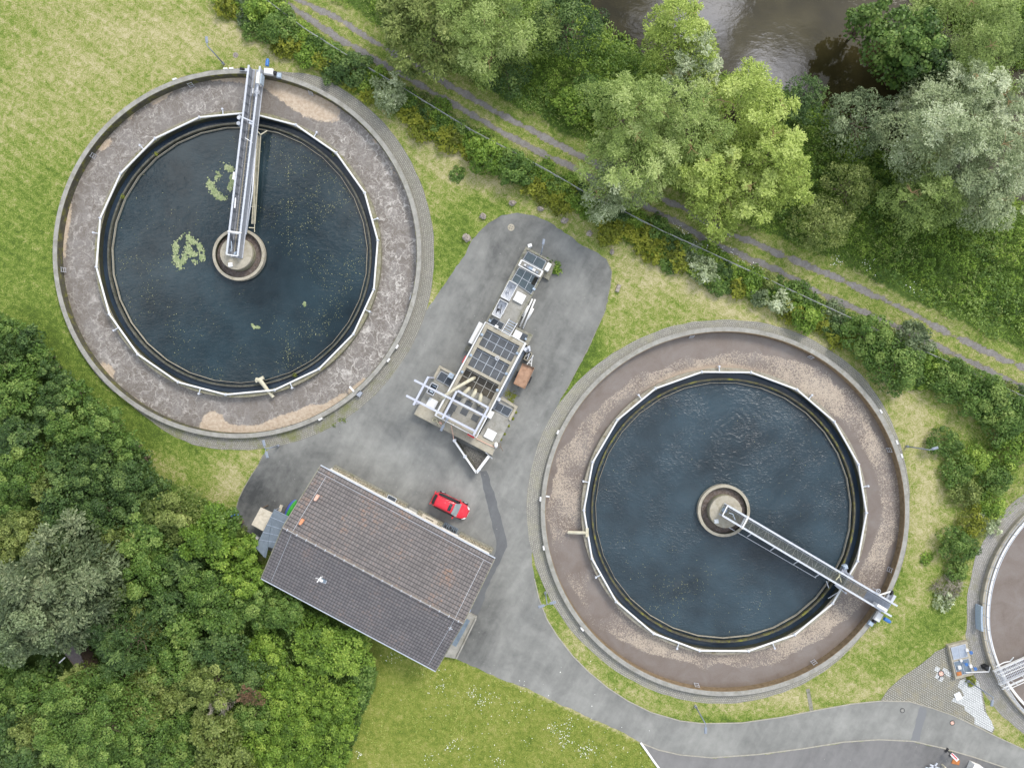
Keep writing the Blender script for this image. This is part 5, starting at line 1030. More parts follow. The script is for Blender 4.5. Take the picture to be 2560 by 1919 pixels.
# lean-to, slab, kayak, bins at the west gable
t=thing('lean_to_roof','blue-grey corrugated lean-to canopy against the left gable of the building','canopy',P(668,1330,0)); 
def mk_corr():
    m,nt,b=newmat('corrugated_sheet'); p=mapping(nt,pos(nt),-UA); w=nn(nt,'ShaderNodeTexWave'); w.bands_direction='Y'; w.inputs['Scale'].default_value=3.0; nt.links.new(p,w.inputs['Vector'])
    f=noise(nt,pos(nt),1.2,5,.7); c=ramp(nt,mth(nt,'ADD',mth(nt,'MULTIPLY',w.outputs['Fac'],.25),mth(nt,'MULTIPLY',f,.75)),[(.3,(.10,.125,.15)),(.7,(.18,.215,.25))]); nt.links.new(c,b.inputs['Base Color']); b.inputs['Roughness'].default_value=.35; bump(nt,b,w.outputs['Fac'],.5,.03); return m
M['corr']=mk_corr(); A=P(685.5,1272.5,2.5);B=P(722,1291,2.9);C=P(682,1370,2.9);C2=P(671,1366,2.82);C3=P(664.6,1394,2.8);D=P(638.5,1367.5,2.5)
mb=MB(); mb.add([A,B,C,C2,C3,P(660,1392,2.7),D]+[q-Vector((0,0,.05)) for q in (A,B,C,C2,C3,P(660,1392,2.7),D)],[(6,5,4,3,2,1,0),(7,8,9,10,11,12,13)]+[(i,(i+1)%7,(i+1)%7+7,i+7) for i in range(7)]); mb.build('roof_sheet',M['corr'],t)
mb=MB()
for k in range(6): u=k/5; mb.beam(mixv(A,D,u)+Vector((0,0,.02)),mixv(B,C,u)+Vector((0,0,.02)),.05,.03) if k<5 else None
mb.build('batten',M['hood'],t)
mb=MB(); legs(mb,[(688,1275),(664,1325),(643,1367)],0,2.4,.1); mb.build('post',M['steel'],t)
t=thing('board_shelter','beige boarded shelter roof beside the corrugated lean-to','shelter',P(655,1296,0)); mb=MB(); mb.pprism([(651.5,1267.6),(681,1281.5),(658,1327),(628.4,1310.7)],1.9,2.0); mb.build('roof_boards',M['wood'],t)
mb=MB(); legs(mb,[(653,1271),(677,1283),(657,1322),(632,1310)],0,1.9,.1); mb.build('post',M['wood_dark'],t)
mb=MB(); mb.beam(P(704,1262,1.2),P(699,1277,1.2),.3,.08); tag(mb.build('plank',M['wood']),'pale plank poking out above the corrugated lean-to','plank')
t=thing('covered_kayak','blue kayak under a green cover tucked beside the left gable','kayak',P(727,1271,0)); c0=P(738,1250.5,.7); c1_=P(712,1292,.7)
def hull(c0,c1_,hw,z0,z1,off,name,mat):
    V_=[];F_=[]; d_=(c1_-c0); L_=d_.length; d_=d_.normalized(); n_=Vector((-d_.y,d_.x,0)); K_=14
    for i in range(K_+1):
        u=i/K_; w=hw*(math.sin(math.pi*min(1,max(0,u*.94+.03)))**.6); c=c0+d_*L_*u+n_*off
        for s,z in ((-1,z0+.25*(1-w/hw)),(-.6,z1-.08),(0,z1),(.6,z1-.08),(1,z0+.25*(1-w/hw)),(0,z0-.15)): q=c+n_*s*w; V_.append((q.x,q.y,z))
    for i in range(K_):
        for e in range(6): g=(e+1)%6; F_.append((i*6+e,i*6+g,i*6+6+g,i*6+6+e))
    F_+=[tuple(range(6))[::-1],tuple(K_*6+q for q in range(6))]; mb=MB(); mb.add(V_,F_); return mb.build(name,mat,t,smooth=True)
hull(c0,c1_,.42,.35,.60,0,'hull',simple('blue_hull',(.09,.13,.42),.4)); hull(c0+Vector((.1,.0,0)),c1_+Vector((.12,.0,0)),.26,.52,.78,.0,'cover',M['green'])
t=thing('water_butt','bright blue barrel at the edge of the woodland left of the shelter','barrel',P(581,1295,0)); c=P(581,1295,1.0); mb=MB(); mb.disc(c.x,c.y,.33,0,.95,20,.30); mb.build('body',M['bluebright'] if 'bluebright' in M else simple('bright_blue',(.08,.22,.62),.4),t); mb=MB(); mb.disc(c.x,c.y,.27,.95,1.0,20); mb.build('lid',M['blue'],t)
t=boxthing('brown_crate','brown crate beside the blue barrel at the woodland edge','crate',597,1304.5,.55,.4,0,.6,'wood_dark',.2)
mb=MB(); mb.beam(P(634,1337,.5),P(646,1347,.5),.28,.3); tag(mb.build('white_board',M['plaster']),'white board half hidden beneath the boarded shelter','board')
t=thing('woodland_shed','dark brown shed roof glimpsed through a gap in the woodland canopy','shed',P(165,1635,0)); mb=MB(); mb.pprism([(128,1590),(185,1610),(215,1680),(197,1680)],0,2.2); mb.build('wall',M['wood_dark'],t); mb=MB(); mb.pprism([(130,1588),(190,1608),(222,1690),(197,1671),(160,1632)],2.2,2.32); mb.build('roof',simple('shed_roof',(.12,.10,.10),.8,var=.3),t); mb=MB(); mb.beam(P(148,1656,2.3),P(163,1642,2.35),.12,.05); mb.build('gutter',M['white'],t)
# ------------------------------------------------------------------ red car
def car():
    c=P(1125.5,1264,.8); a=math.atan2(-570,1200); t=thing('parked_car','red hatchback parked on the asphalt in front of the service building','car',(c.x,c.y,0)); t.rotation_euler=(0,0,a)
    L=4.1; xs=np.linspace(-L/2,L/2,29)
    W_=lambda x:.86*(1-abs(x/(L/2+.06))**5.5*.55)*(1-.03*(x>1.0))
    def belt(x): return float(np.interp(x,[-2.05,-1.9,-1.5,0,.75,1.0,1.6,1.95,2.05],[.72,.86,.94,.93,.93,.92,.80,.66,.5]))
    def roof(x): return float(np.interp(x,[-2.05,-1.95,-1.62,-1.3,-.6,.1,.45,.75,1.08,1.6,1.95,2.05],[.72,.90,1.34,1.44,1.49,1.48,1.42,1.24,.95,.86,.72,.52]))
    def rw(x): return float(np.interp(x,[-2.05,-1.9,-1.6,0,.45,.9,1.1,1.6,2.05],[.62,.66,.63,.64,.60,.66,.68,.60,.42]))
    rows=[]
    for x in xs:
        w=W_(x); b=belt(x); r=max(roof(x),b+.02); q=min(rw(x),w*.9)
        rows.append([(x,-w*.94,.22),(x,-w,.42),(x,-w,.66),(x,-w*.97,b),(x,-q,r-.03*(r>b+.1)),(x,-q*.55,r+.015),(x,0,r+.03),(x,q*.55,r+.015),(x,q,r-.03*(r>b+.1)),(x,w*.97,b),(x,w,.66),(x,w,.42),(x,w*.94,.22)])
    m=13; vs=[v for r in rows for v in r]; fs=[]
    for i in range(len(xs)-1):
        for j in range(m-1): fs.append((i*m+j,(i+1)*m+j,(i+1)*m+j+1,i*m+j+1))
    fs+=[tuple(range(m)),tuple((len(xs)-1)*m+q for q in range(m))[::-1]]; fs+=[((i)*m,(i)*m+m-1,(i+1)*m+m-1,(i+1)*m) for i in range(len(xs)-1)]
    paint,nt,b=newmat('red_car_paint'); b.inputs['Base Color'].default_value=(.62,.012,.03,1); b.inputs['Roughness'].default_value=.32; b.inputs['Coat Weight'].default_value=.7; b.inputs['Coat Roughness'].default_value=.06; b.inputs['Metallic'].default_value=.15
    gl,nt,b=newmat('car_glass'); b.inputs['Base Color'].default_value=(.012,.016,.018,1); b.inputs['Roughness'].default_value=.04; b.inputs['Specular IOR Level'].default_value=.9
    wsm,nt,b=newmat('windscreen_glass'); b.inputs['Base Color'].default_value=(.20,.24,.24,1); b.inputs['Roughness'].default_value=.05; b.inputs['Specular IOR Level'].default_value=1.0
    mb=MB(); mb.add(vs,fs); body=mb.build('body',paint,t,local=True,smooth=True)
    mod=body.modifiers.new('sub','SUBSURF'); mod.levels=1; mod.render_levels=2
    def sec(x): 
        w=W_(x); b_=belt(x); r=max(roof(x),b_+.02); q=min(rw(x),w*.9); return w,b_,r,q
    def patch(x0,x1,y0,y1,name,mat,lift=.02,n=6,taper=0.0):
        """strip over roof/windscreen/rear: lateral fraction y0..y1 of roof half width"""
        V_=[];F_=[]
        for i in range(n+1):
            x=x0+(x1-x0)*i/n; w,b_,r,q=sec(x)
            for k in range(5): y=y0+(y1-y0)*k/4; yy=y*q*(1+taper*i/n); z=r+.03*(1-abs(y))-.012*abs(y)+lift; V_.append((x-.02*abs(y)*(1 if x>0 else -1),yy,z))
        for i in range(n):
            for k in range(4): F_.append((i*5+k,(i+1)*5+k,(i+1)*5+k+1,i*5+k+1))
        mb=MB(); mb.add(V_,F_); return mb.build(name,mat,t,local=True,smooth=True)
    patch(.42,1.03,-.95,.95,'windscreen',wsm,.025,7,.14); patch(-1.92,-1.62,-.85,.85,'rear_window',gl,.03,5); patch(-.12,.22,-.62,.62,'sunroof',gl,.02,3)
    for s in (-1,1):
        V_=[];F_=[]; n=9
        for i in range(n+1):
            x=-1.55+2.35*i/n; w,b_,r,q=sec(x); 
            V_+=[(x,s*(w*.975+.015),b_+.01),(x,s*(q+.02),max(r-.06,b_+.03)+.015)]
        for i in range(n): F_.append((i*2,i*2+2,i*2+3,i*2+1))
        mb=MB(); mb.add(V_,F_); mb.build('side_window',gl,t,local=True)
        mb=MB(); mb.box((.72,s*.97),.14,.20,.88,1.03,0,.03); mb.build('wing_mirror',paint,t,local=True)
        V_=[(1.62,s*.74,.84),(1.90,s*.62,.755),(2.0,s*.46,.70),(1.86,s*.44,.80),(1.72,s*.60,.84)]; V_=[(x,y,z+.03) for x,y,z in V_]; mb=MB(); mb.add(V_,[(0,1,2,3,4)]); mb.build('headlight',M['white'],t,local=True)
        mb=MB(); mb.box((-1.98,s*.62),.10,.24,.7,.86,0,.02); mb.build('tail_light',M['red'],t,local=True)
        for x in (-1.28,1.30):
            mb=MB(); mb.tube([(x,s*.70,.31),(x,s*.88,.31)],.31,20); wh=mb.build('wheel',M['rubber'],t,local=True); mb=MB(); mb.tube([(x,s*.80,.31),(x,s*.895,.31)],.19,14); mb.build('rim',M['galv'],wh,local=True)
        mb=MB(); mb.tube([(-1.3,s*.55,1.50),(.1,s*.56,1.53)],.018,6); mb.build('roof_rail',M['black'],t,local=True)
        mb=MB(); mb.box((-.05,s*.875),.5,.02,.62,.66,0); mb.box((.0,s*.868),.012,.012,.35,.88,0); mb.build('door_handle',M['black'],t,local=True)
    mb=MB(); mb.box((2.03,0),.05,.5,.42,.52,0); mb.build('number_plate',M['white'],t,local=True)
    mb=MB(); mb.box((1.10,0),.05,1.0,.93,.965,0); mb.build('wiper_cowl',M['black'],t,local=True)
    mb=MB(); mb.tube([(-1.2,0,1.5),(-1.35,0,1.68)],.008,5); mb.build('aerial',M['black'],t,local=True)
car()
# ------------------------------------------------------------------ perimeter fence
fe=thing('perimeter_fence','grey tube-railed wire fence running along the hedge beside the gravel track','fence',P(1180,325,0))
fw=[P(x,y,1.0) for x,y in FENCE]; mb=MB(); mb.tube(fw,.03,6); mb.build('top_rail',M['fence'],fe,smooth=True)
pts=[];acc=0
for i in range(len(fw)-1):
    a,b=fw[i],fw[i+1]; Ls=(b-a).length; k=0
    while acc<Ls: pts.append(a+(b-a)*(acc/Ls)); acc+=2.6
    acc-=Ls
for p in pts: mb=MB(); mb.tube([Vector((p.x,p.y,0)),Vector((p.x,p.y,1.03))],.03,6); mb.build('post',M['galv'],fe)
mb=MB()
for z in (.3,.6,.85): mb.tube([Vector((q.x,q.y,z)) for q in fw],.012,4)
mb.build('wires',M['galv'],fe)
# ------------------------------------------------------------------ foliage
def mk_leaf(name,dark,mid,light,transl=.25,rough=.55,hue=.06):
    m,nt,b=newmat(name); t=attr(nt,'tint'); oi=nn(nt,'ShaderNodeObjectInfo'); n=noise(nt,pos(nt),.5,3)
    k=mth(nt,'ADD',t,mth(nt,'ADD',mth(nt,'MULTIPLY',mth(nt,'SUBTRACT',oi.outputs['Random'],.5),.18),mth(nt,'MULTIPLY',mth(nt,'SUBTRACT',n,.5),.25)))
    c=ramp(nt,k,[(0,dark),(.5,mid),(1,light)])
    nt.links.new(c,b.inputs['Base Color']); b.inputs['Roughness'].default_value=rough; b.inputs['Specular IOR Level'].default_value=.35
    tr=nn(nt,'ShaderNodeBsdfTranslucent'); nt.links.new(c,tr.inputs['Color']); ms=nn(nt,'ShaderNodeMixShader'); ms.inputs[0].default_value=transl
    nt.links.new(b.outputs[0],ms.inputs[1]); nt.links.new(tr.outputs[0],ms.inputs[2]); nt.links.new(ms.outputs[0],nt.nodes['Material Output'].inputs['Surface']); return m
LF=dict(
 bright=mk_leaf('leaf_bright',(.055,.11,.012),(.155,.265,.030),(.34,.45,.075)),
 mid=mk_leaf('leaf_mid',(.04,.085,.014),(.11,.20,.034),(.26,.35,.085)),
 dark=mk_leaf('leaf_dark',(.022,.050,.012),(.065,.125,.028),(.18,.26,.07)),
 olive=mk_leaf('leaf_olive',(.055,.09,.015),(.16,.21,.045),(.34,.39,.12)),
 willow=mk_leaf('leaf_willow',(.09,.145,.03),(.27,.365,.085),(.53,.61,.24)),
 lime=mk_leaf('leaf_lime',(.12,.18,.02),(.34,.44,.08),(.56,.64,.20)),
 willowdark=mk_leaf('leaf_willow_dark',(.045,.07,.03),(.125,.165,.075),(.34,.38,.21)),
 silver=mk_leaf('leaf_silver',(.10,.14,.05),(.32,.385,.19),(.64,.69,.47)),
 yellow=mk_leaf('leaf_yellow',(.08,.10,.008),(.20,.235,.02),(.36,.37,.045)),
 brown=mk_leaf('leaf_brown',(.07,.045,.02),(.19,.11,.06),(.32,.20,.11)),
 grey=mk_leaf('leaf_grey_twig',(.10,.09,.065),(.26,.23,.18),(.42,.38,.30)),
 blue=mk_leaf('leaf_bluegreen',(.05,.08,.032),(.14,.19,.085),(.30,.36,.19)))
M['algae']=simple('algae_green',(.17,.17,.04),.8,var=.4,scale=4)
def leafmesh(name,Pn,N,size,asp,tint,mat,parent=None,dirs=None,rng=None):
    rng=rng or RNG; n=len(Pn); N=N/np.linalg.norm(N,axis=1,keepdims=True)
    if dirs is None:
        dirs=rng.normal(size=(n,3))
    dirs=dirs-N*(dirs*N).sum(1,keepdims=True); dirs/=np.linalg.norm(dirs,axis=1,keepdims=True)+1e-9
    S=np.cross(N,dirs); L=size[:,None]; w=(size*asp)[:,None]
    a=Pn-dirs*L*.5; c=Pn+dirs*L*.5; b=Pn+S*w*.5+dirs*L*.05+N*w*.12; d=Pn-S*w*.5+dirs*L*.05+N*w*.12
    V=np.stack([a,b,c,d],1).reshape(-1,3); F=np.arange(4*n).reshape(n,4)[:, ::-1]
    return quick_mesh(name,V,F,[mat],None,parent,dict(tint=tint))
def crown_pts(R,Hc,z0,seed,dens=90,prof=.5,clump=.26,leaf=.22,irr=.18,flat=.6,willow=False,spiky=0.0,nlobes=None):
    """clumps of leaves over a lumpy dome; returns points, normals, sizes, tints, dirs"""
    r=np.random.default_rng(seed); ph=r.random(6)*6.28
    env=lambda a:1+irr*(np.sin(2*a+ph[0])*.4+np.sin(3*a+ph[1])*.35+np.sin(5*a+ph[2])*.3+np.sin(9*a+ph[3])*.18)
    K_=int(nlobes or max(9,(R/ (clump*R+.25))**2*3.0))
    ang=r.random(K_)*6.283; rr=np.sqrt(r.random(K_))*.92; rad=rr*R*env(ang)
    zc=z0+Hc*np.clip(1-rr**2*.93,0,1)**prof*(.62+.42*r.random(K_))
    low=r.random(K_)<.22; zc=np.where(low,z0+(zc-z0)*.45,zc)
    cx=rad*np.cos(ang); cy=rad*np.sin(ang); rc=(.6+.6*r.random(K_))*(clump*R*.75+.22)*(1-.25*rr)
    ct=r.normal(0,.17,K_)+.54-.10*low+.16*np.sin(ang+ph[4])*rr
    tot=dens*3.14*R*R*1.35; m=np.maximum(6,(tot*rc**2/np.sum(rc**2)).astype(int)); ci=np.repeat(np.arange(K_),m); n=len(ci)
    d=r.normal(size=(n,3)); d[:,2]=np.abs(d[:,2])*1.0-.35; d/=np.linalg.norm(d,axis=1,keepdims=True)
    q=.55+.5*r.random(n)**.6
    out=np.stack([cx[ci],cy[ci],(zc[ci]-z0)*.6],-1); out/=np.linalg.norm(out,axis=1,keepdims=True)+1e-6
    Pn=np.stack([cx[ci],cy[ci],zc[ci]],-1)+d*(rc[ci]*q)[:,None]*np.array([1,1,flat])
    if willow or spiky:
        # gather leaves into sprays radiating from the clump heart
        ns=np.maximum(3,(m/9).astype(int)); sp=(r.random(n)*ns[ci]).astype(int); key=ci*1000+sp; u,inv=np.unique(key,return_inverse=True)
        sd=r.normal(size=(len(u),3)); sd[:,2]=np.abs(sd[:,2])*.5-.05; sd/=np.linalg.norm(sd,axis=1,keepdims=True); sd=sd[inv]+out*.55; sd/=np.linalg.norm(sd,axis=1,keepdims=True)
        t=.2+1.0*r.random(n); Pn=np.stack([cx[ci],cy[ci],zc[ci]],-1)+sd*(rc[ci]*t)[:,None]*np.array([1.15,1.15,flat])+r.normal(0,.055,(n,3)); Pn[:,2]-=.22*(rc[ci]*t)**2*.6
        dirs=sd+r.normal(0,.35,(n,3)); N=np.stack([r.normal(0,.55,n),r.normal(0,.55,n),np.ones(n)],-1)+out*.3
    else:
        dirs=None; N=d*.8+r.normal(0,.45,(n,3))+np.array([0,0,.55])
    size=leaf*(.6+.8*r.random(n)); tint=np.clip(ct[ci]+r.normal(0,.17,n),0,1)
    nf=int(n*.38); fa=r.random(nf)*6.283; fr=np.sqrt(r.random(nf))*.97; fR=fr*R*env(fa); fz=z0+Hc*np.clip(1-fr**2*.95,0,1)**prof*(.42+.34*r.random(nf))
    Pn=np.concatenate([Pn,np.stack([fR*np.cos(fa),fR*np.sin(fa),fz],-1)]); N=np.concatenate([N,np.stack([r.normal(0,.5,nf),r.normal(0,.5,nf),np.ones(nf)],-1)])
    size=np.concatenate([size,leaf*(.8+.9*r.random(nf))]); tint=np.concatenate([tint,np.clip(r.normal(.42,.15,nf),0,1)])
    if dirs is not None: dirs=np.concatenate([dirs,np.stack([np.cos(fa),np.sin(fa),0*fa],-1)+r.normal(0,.6,(nf,3))])
    return Pn,N,size,tint,dirs,(cx,cy,zc)
ASP=dict(willow=.30,silver=.38,lime=.42,grey=.14,brown=.3,yellow=.5)
def grow(name,label,cat,px,py,rpx,kind,h,group=None,seed=None,dens=90,leaf=.25,trunk=True,squash=(1,0),irr=.2,clump=.26,spiky=False,asp=None,zfrac=.45,flat=.6,prof=.5):
    """tree or shrub: (px,py) where the middle of the crown is seen, rpx crown radius as seen, h full height"""
    zc=h*.75; c=P(px,py,zc); R=rpx/K*(H-zc)/H; seed=seed if seed is not None else int(px*7+py*13)
    t=thing(name,label,cat,(c.x,c.y,float(groundz(np.array([c.x]),np.array([c.y]))[0]) if 'bank' in (group or '') or True else 0),group)
    w=kind in('willow','silver','lime','grey') or spiky; z0=h*zfrac*.6; Hc=h-z0-.3
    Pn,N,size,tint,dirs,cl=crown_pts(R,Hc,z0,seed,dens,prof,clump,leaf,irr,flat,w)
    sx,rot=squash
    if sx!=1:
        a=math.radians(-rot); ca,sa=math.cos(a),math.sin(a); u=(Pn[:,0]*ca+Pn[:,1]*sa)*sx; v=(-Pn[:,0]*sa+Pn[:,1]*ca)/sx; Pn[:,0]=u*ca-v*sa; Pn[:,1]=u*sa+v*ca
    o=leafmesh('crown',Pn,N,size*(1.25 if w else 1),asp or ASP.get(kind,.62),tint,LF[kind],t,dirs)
    if kind in('willow','silver','lime') and R>2.4:
        r_=random.Random(seed+1); cx,cy,zc_=cl
        for q in range(3):
            i=r_.randrange(len(cx)); p=Vector((cx[i]*.8,cy[i]*.8,zc_[i]+.25)); mb=MB()
            for w_ in range(5):
                a=r_.uniform(0,6.28); e=Vector((math.cos(a)*r_.uniform(.5,1.1),math.sin(a)*r_.uniform(.5,1.1),r_.uniform(.1,.5))); m_=p+e*.5+Vector((r_.uniform(-.12,.12),r_.uniform(-.12,.12),.05)); mb.tube([p,m_,p+e],.03,4,False,.012)
            mb.build('dead_branch',M['deadwood'],t,local=True)
    if trunk:
        r_=random.Random(seed); mb=MB(); tr=.05+.028*h; mb.tube([(0,0,-.3),(r_.uniform(-.1,.1),r_.uniform(-.1,.1),h*.3),(0,0,h*.5)],tr,8,False,tr*.55); mb.build('trunk',M['bark'],t,local=True,smooth=True)
        mb=MB(); cx,cy,zc_=cl
        for i in range(0,len(cx),max(1,len(cx)//(14 if h>4 else 7))): mb.tube([(0,0,h*r_.uniform(.25,.5)),(cx[i]*.45,cy[i]*.45,zc_[i]*.42),(cx[i]*.8,cy[i]*.8,zc_[i]*.56)],tr*.34,5,False,tr*.08)
        mb.build('branches',M['bark'],t,local=True)
    return t
# --- labels that tell look-alikes apart: ranked by distance from something one can find
PENDING=[]
def ranked(t,base,landmark_px,landmark): PENDING.append((t,base,landmark_px,landmark))
ORD=[(w+' ' if w else '')+'nearest' for w in ('','second','third','fourth','fifth','sixth','seventh','eighth','ninth','tenth','eleventh','twelfth','thirteenth','fourteenth','fifteenth','sixteenth','seventeenth','eighteenth','nineteenth','twentieth','21st','22nd','23rd','24th','25th','26th','27th','28th','29th','30th')]
def flush_labels():
    gs={}
    for t,b,l,n in PENDING: gs.setdefault((b,l,n),[]).append(t)
    for (b,l,n),ts in gs.items():
        L_=P(*l); ts.sort(key=lambda o:(o.location.xy-L_.xy).length)
        for i,t in enumerate(ts): t['label']=f'{b}, {ORD[i]} to {n}' if len(ts)>1 else f'{b} beside {n}'
    PENDING.clear()
# --- the riverside trees (upper right)
g_='riverside trees'
def big(lab,*a,**k):
    a=list(a); a[2]*=(1.18 if a[3] in('willow','lime','silver') else 1.06)
    if a[3] in('willow','lime','silver'): k.setdefault('irr',.42); k.setdefault('clump',.21); k['leaf']=.165; k['dens']=190
    return grow(k.pop('name','willow_tree'),lab,k.pop('cat','tree'),*a,group=g_,**k)
big('olive-green willow at the top edge overhanging the gravel track verge',1075,45,118,'olive',8,squash=(1.0,0),leaf=.24,spiky=True,asp=.4)
big('grey-green willow crown reaching down from the top edge over dark shrubs',1230,30,125,'willow',9,leaf=.22,dens=115)
big('olive-topped willow lobe touching the top edge left of the dark tree',1000,10,62,'olive',6,spiky=True,asp=.4)
big('dark green round tree at the top edge beside the river water',1420,30,88,'dark',8,name='alder_tree',leaf=.2)
big('dark green shrub below the willow pair near the track verge',1268,168,60,'dark',4,name='alder_shrub',cat='shrub',leaf=.18)
big('mid green shrub among undergrowth between track and tall willow',1480,230,52,'mid',3,name='elder_shrub',cat='shrub',leaf=.2)
big('mid green shrub nearest the left side of the tall willow',1440,255,48,'bright',2.6,name='elder_shrub',cat='shrub',leaf=.18)
big('tall pale willow leaning over the gravel track with its lowest boughs',1595,380,100,'willow',10,leaf=.22,dens=115)
big('silver-tipped willow bough mass hanging right over the two wheel ruts',1545,462,66,'silver',6,leaf=.22)
big('silver-flecked willow crown in the middle of the riverside clump',1590,255,88,'willow',12,leaf=.22,dens=115)
big('lime willow crown pointing up into the river water',1720,75,92,'lime',11,leaf=.22,dens=115)
big('grey-green willow crown just below the lime one at the water edge',1735,160,70,'silver',9,leaf=.22)
big('bright lime willow crown on the river bank below the light water patch',1880,240,88,'lime',11,leaf=.22,dens=115)
big('olive-green willow crown in the centre of the big clump',1740,290,88,'willow',11,leaf=.22,dens=115)
big('lime willow crown on the right flank of the big clump',1955,385,84,'lime',9,leaf=.22,dens=115)
big('lime willow lobe low on the clump above the straw-edged track',1900,470,72,'lime',7,leaf=.22)
big('lime willow lobe between the hanging boughs and the lower right lobe',1770,420,76,'lime',8,leaf=.23)
big('lowest lime willow lobe standing over the track verge',1800,520,56,'lime',5,leaf=.22)
big('dark bluish bush on the bank right of the lime crown',2020,235,60,'dark',5,name='bank_bush',cat='bush',leaf=.18,spiky=True,asp=.4)
big('round dark sallow bush standing at the bank with water behind it',2165,292,86,'blue',6,name='sallow_bush',cat='bush',leaf=.17,clump=.2,irr=.1)
big('olive sallow bush, upper half of the olive pair in the nettle slope',2140,460,66,'olive',5,name='sallow_bush',cat='bush',leaf=.17,clump=.2,irr=.12)
big('olive sallow bush, lower half of the olive pair in the nettle slope',2065,550,74,'olive',5,name='sallow_bush',cat='bush',leaf=.17,clump=.2,irr=.12)
big('silver willow crown at the right edge above the hidden water',2450,225,105,'silver',11,leaf=.22,dens=115)
big('broad silver willow crown filling the right edge below the river bend',2400,330,120,'silver',11,leaf=.22,dens=115)
big('silver willow crown cut by the right edge of the view',2520,400,105,'silver',11,leaf=.22,dens=115)
big('grey-green willow crown hanging low over the nettle slope',2330,470,84,'willow',8,leaf=.22,dens=115)
big('pale willow lobe at the lower tip of the right-hand willows',2500,500,60,'silver',7,leaf=.22)
big('silver willow lobe pointing left beside the narrow water gap',2325,235,44,'silver',7,leaf=.22)
big('dark green sycamore on the far bank dipping toward the river water',2325,58,92,'mid',10,name='sycamore_tree',leaf=.3,asp=.8)
big('lower dark sycamore crown over the far bank and narrow water gap',2370,115,70,'dark',8,name='sycamore_tree',leaf=.3,asp=.8)
big('small sycamore bough overhanging the water at the top edge',2225,-8,46,'mid',9,name='sycamore_tree',leaf=.28,asp=.8)
big('silver willow crown at the right edge just below the corner willow',2550,215,70,'silver',9)
big('pale willow in the top right corner of the view',2510,40,120,'willow',10,leaf=.22,dens=115)
big('dark tree behind the corner willow at the right edge',2480,130,60,'dark',6,name='alder_tree',leaf=.22)
# --- woodland (lower left)
g_='woodland trees'
big('very large grey-green willow dominating the left edge of the woodland',110,1490,150,'willowdark',11,name='willow_tree',leaf=.26,asp=.4,spiky=True)
big('lower left lobe of the large willow at the left edge',40,1560,110,'blue',11,leaf=.22,dens=115)
big('upper right lobe of the grey-green willow beside the dark hollow',215,1430,76,'blue',8,leaf=.22,spiky=True,asp=.4)
big('domed fine-leaved green tree at the bottom of the woodland',215,1850,150,'mid',9,name='lime_tree',leaf=.17,irr=.08,clump=.13,dens=170)
big('feathery dark larch beside the half-hidden shed',285,1620,84,'dark',8,name='larch_tree',leaf=.24,spiky=True,asp=.25)
big('brown leafless shrub standing out red-brown in the woodland',620,1744,34,'brown',5.2,name='dead_shrub',cat='shrub',leaf=.16,dens=90,spiky=True)
big('grey dead twigs beside the red-brown shrub',548,1750,36,'grey',5,name='dead_shrub',cat='shrub',leaf=.3,dens=50)
big('grey-brown dead twigs right of the larch on the woodland slope',300,1520,34,'grey',2.6,name='dead_shrub',cat='shrub',leaf=.3,dens=40)
big('yellow-olive shrub below the dead twigs in the woodland middle',345,1560,46,'olive',4,name='hazel_shrub',cat='shrub')
spec=[(0,1820,60,'dark',5),(60,1900,80,'dark',6),(70,1740,60,'mid',5),(110,1680,36,'dark',3)]
for x,y,r,k,h in spec: t=grow('maple_tree','', 'tree',x,y,r,k,h,g_); ranked(t,f'{"dark" if k=="dark" else "mid green"} tree in the shaded bottom left corner',(0,1919),'the corner')
fp=np.array(FOREST,float); rr=np.random.default_rng(5); placed=[(110,1490,140),(40,1560,110),(215,1430,76),(215,1850,150),(285,1620,84),(0,1820,60),(60,1900,70),(70,1740,60),(345,1560,46),(130,1660,70),(170,1640,60)]
zones=[((0,800),'upper woodland tip at the left edge','the upper woodland tip',lambda x,y:y<1130),((657,1442),'woodland behind the tiled building','the left roof corner',lambda x,y:x>430 and y<1560),((930,1700),'woodland beside the flower meadow','the meadow edge',lambda x,y:x>620),((285,1620),'woodland round the larch','the larch',lambda x,y:True)]
kd={0:'mid',1:'bright',2:'bright',3:'olive'}
names={'mid':'mid green','bright':'bright green','dark':'dark green','olive':'olive green','lime':'yellow-green'}
for tries in range(9000):
    x=rr.uniform(-30,940); y=rr.uniform(770,1950); e=dseg(np.array([x]),np.array([y]),FOREST,True)[0]
    if not inpoly(np.array([x]),np.array([y]),FOREST)[0]: continue
    r=rr.uniform(44,72); r=min(r,e-4); 
    if r<24: continue
    if any((x-a)**2+(y-b)**2<((r+c)*.66)**2 for a,b,c in placed): continue
    placed.append((x,y,r)); zi=[i for i,z in enumerate(zones) if z[3](x,y)][0]
    u=rr.random(); k=['mid','bright','bright','olive'][zi]
    if zi==0: k='dark' if u<.5 else 'mid'
    elif zi==1: k='bright' if u<.45 else ('mid' if u<.85 else 'dark')
    elif zi==2: k='bright' if u<.8 else 'mid'
    else: k='olive' if u<.34 else ('mid' if u<.62 else 'dark')
    h=2.4+r/72*3.2 if zi!=2 else 1.8+r/72*1.6; h*=rr.uniform(.85,1.15)
    t=grow('hazel_tree' if h>3.4 else 'hazel_shrub','', 'tree' if h>3.4 else 'shrub',x,y,r*1.08,k,h,g_,leaf=.18 if zi!=2 else .16,dens=185,irr=.34,clump=float(rr.uniform(.17,.30)),prof=.30,spiky=bool(rr.random()<.3))
    ranked(t,f'{names[k]} woodland {"tree" if h>3.4 else "shrub"}',zones[zi][0],zones[zi][2])
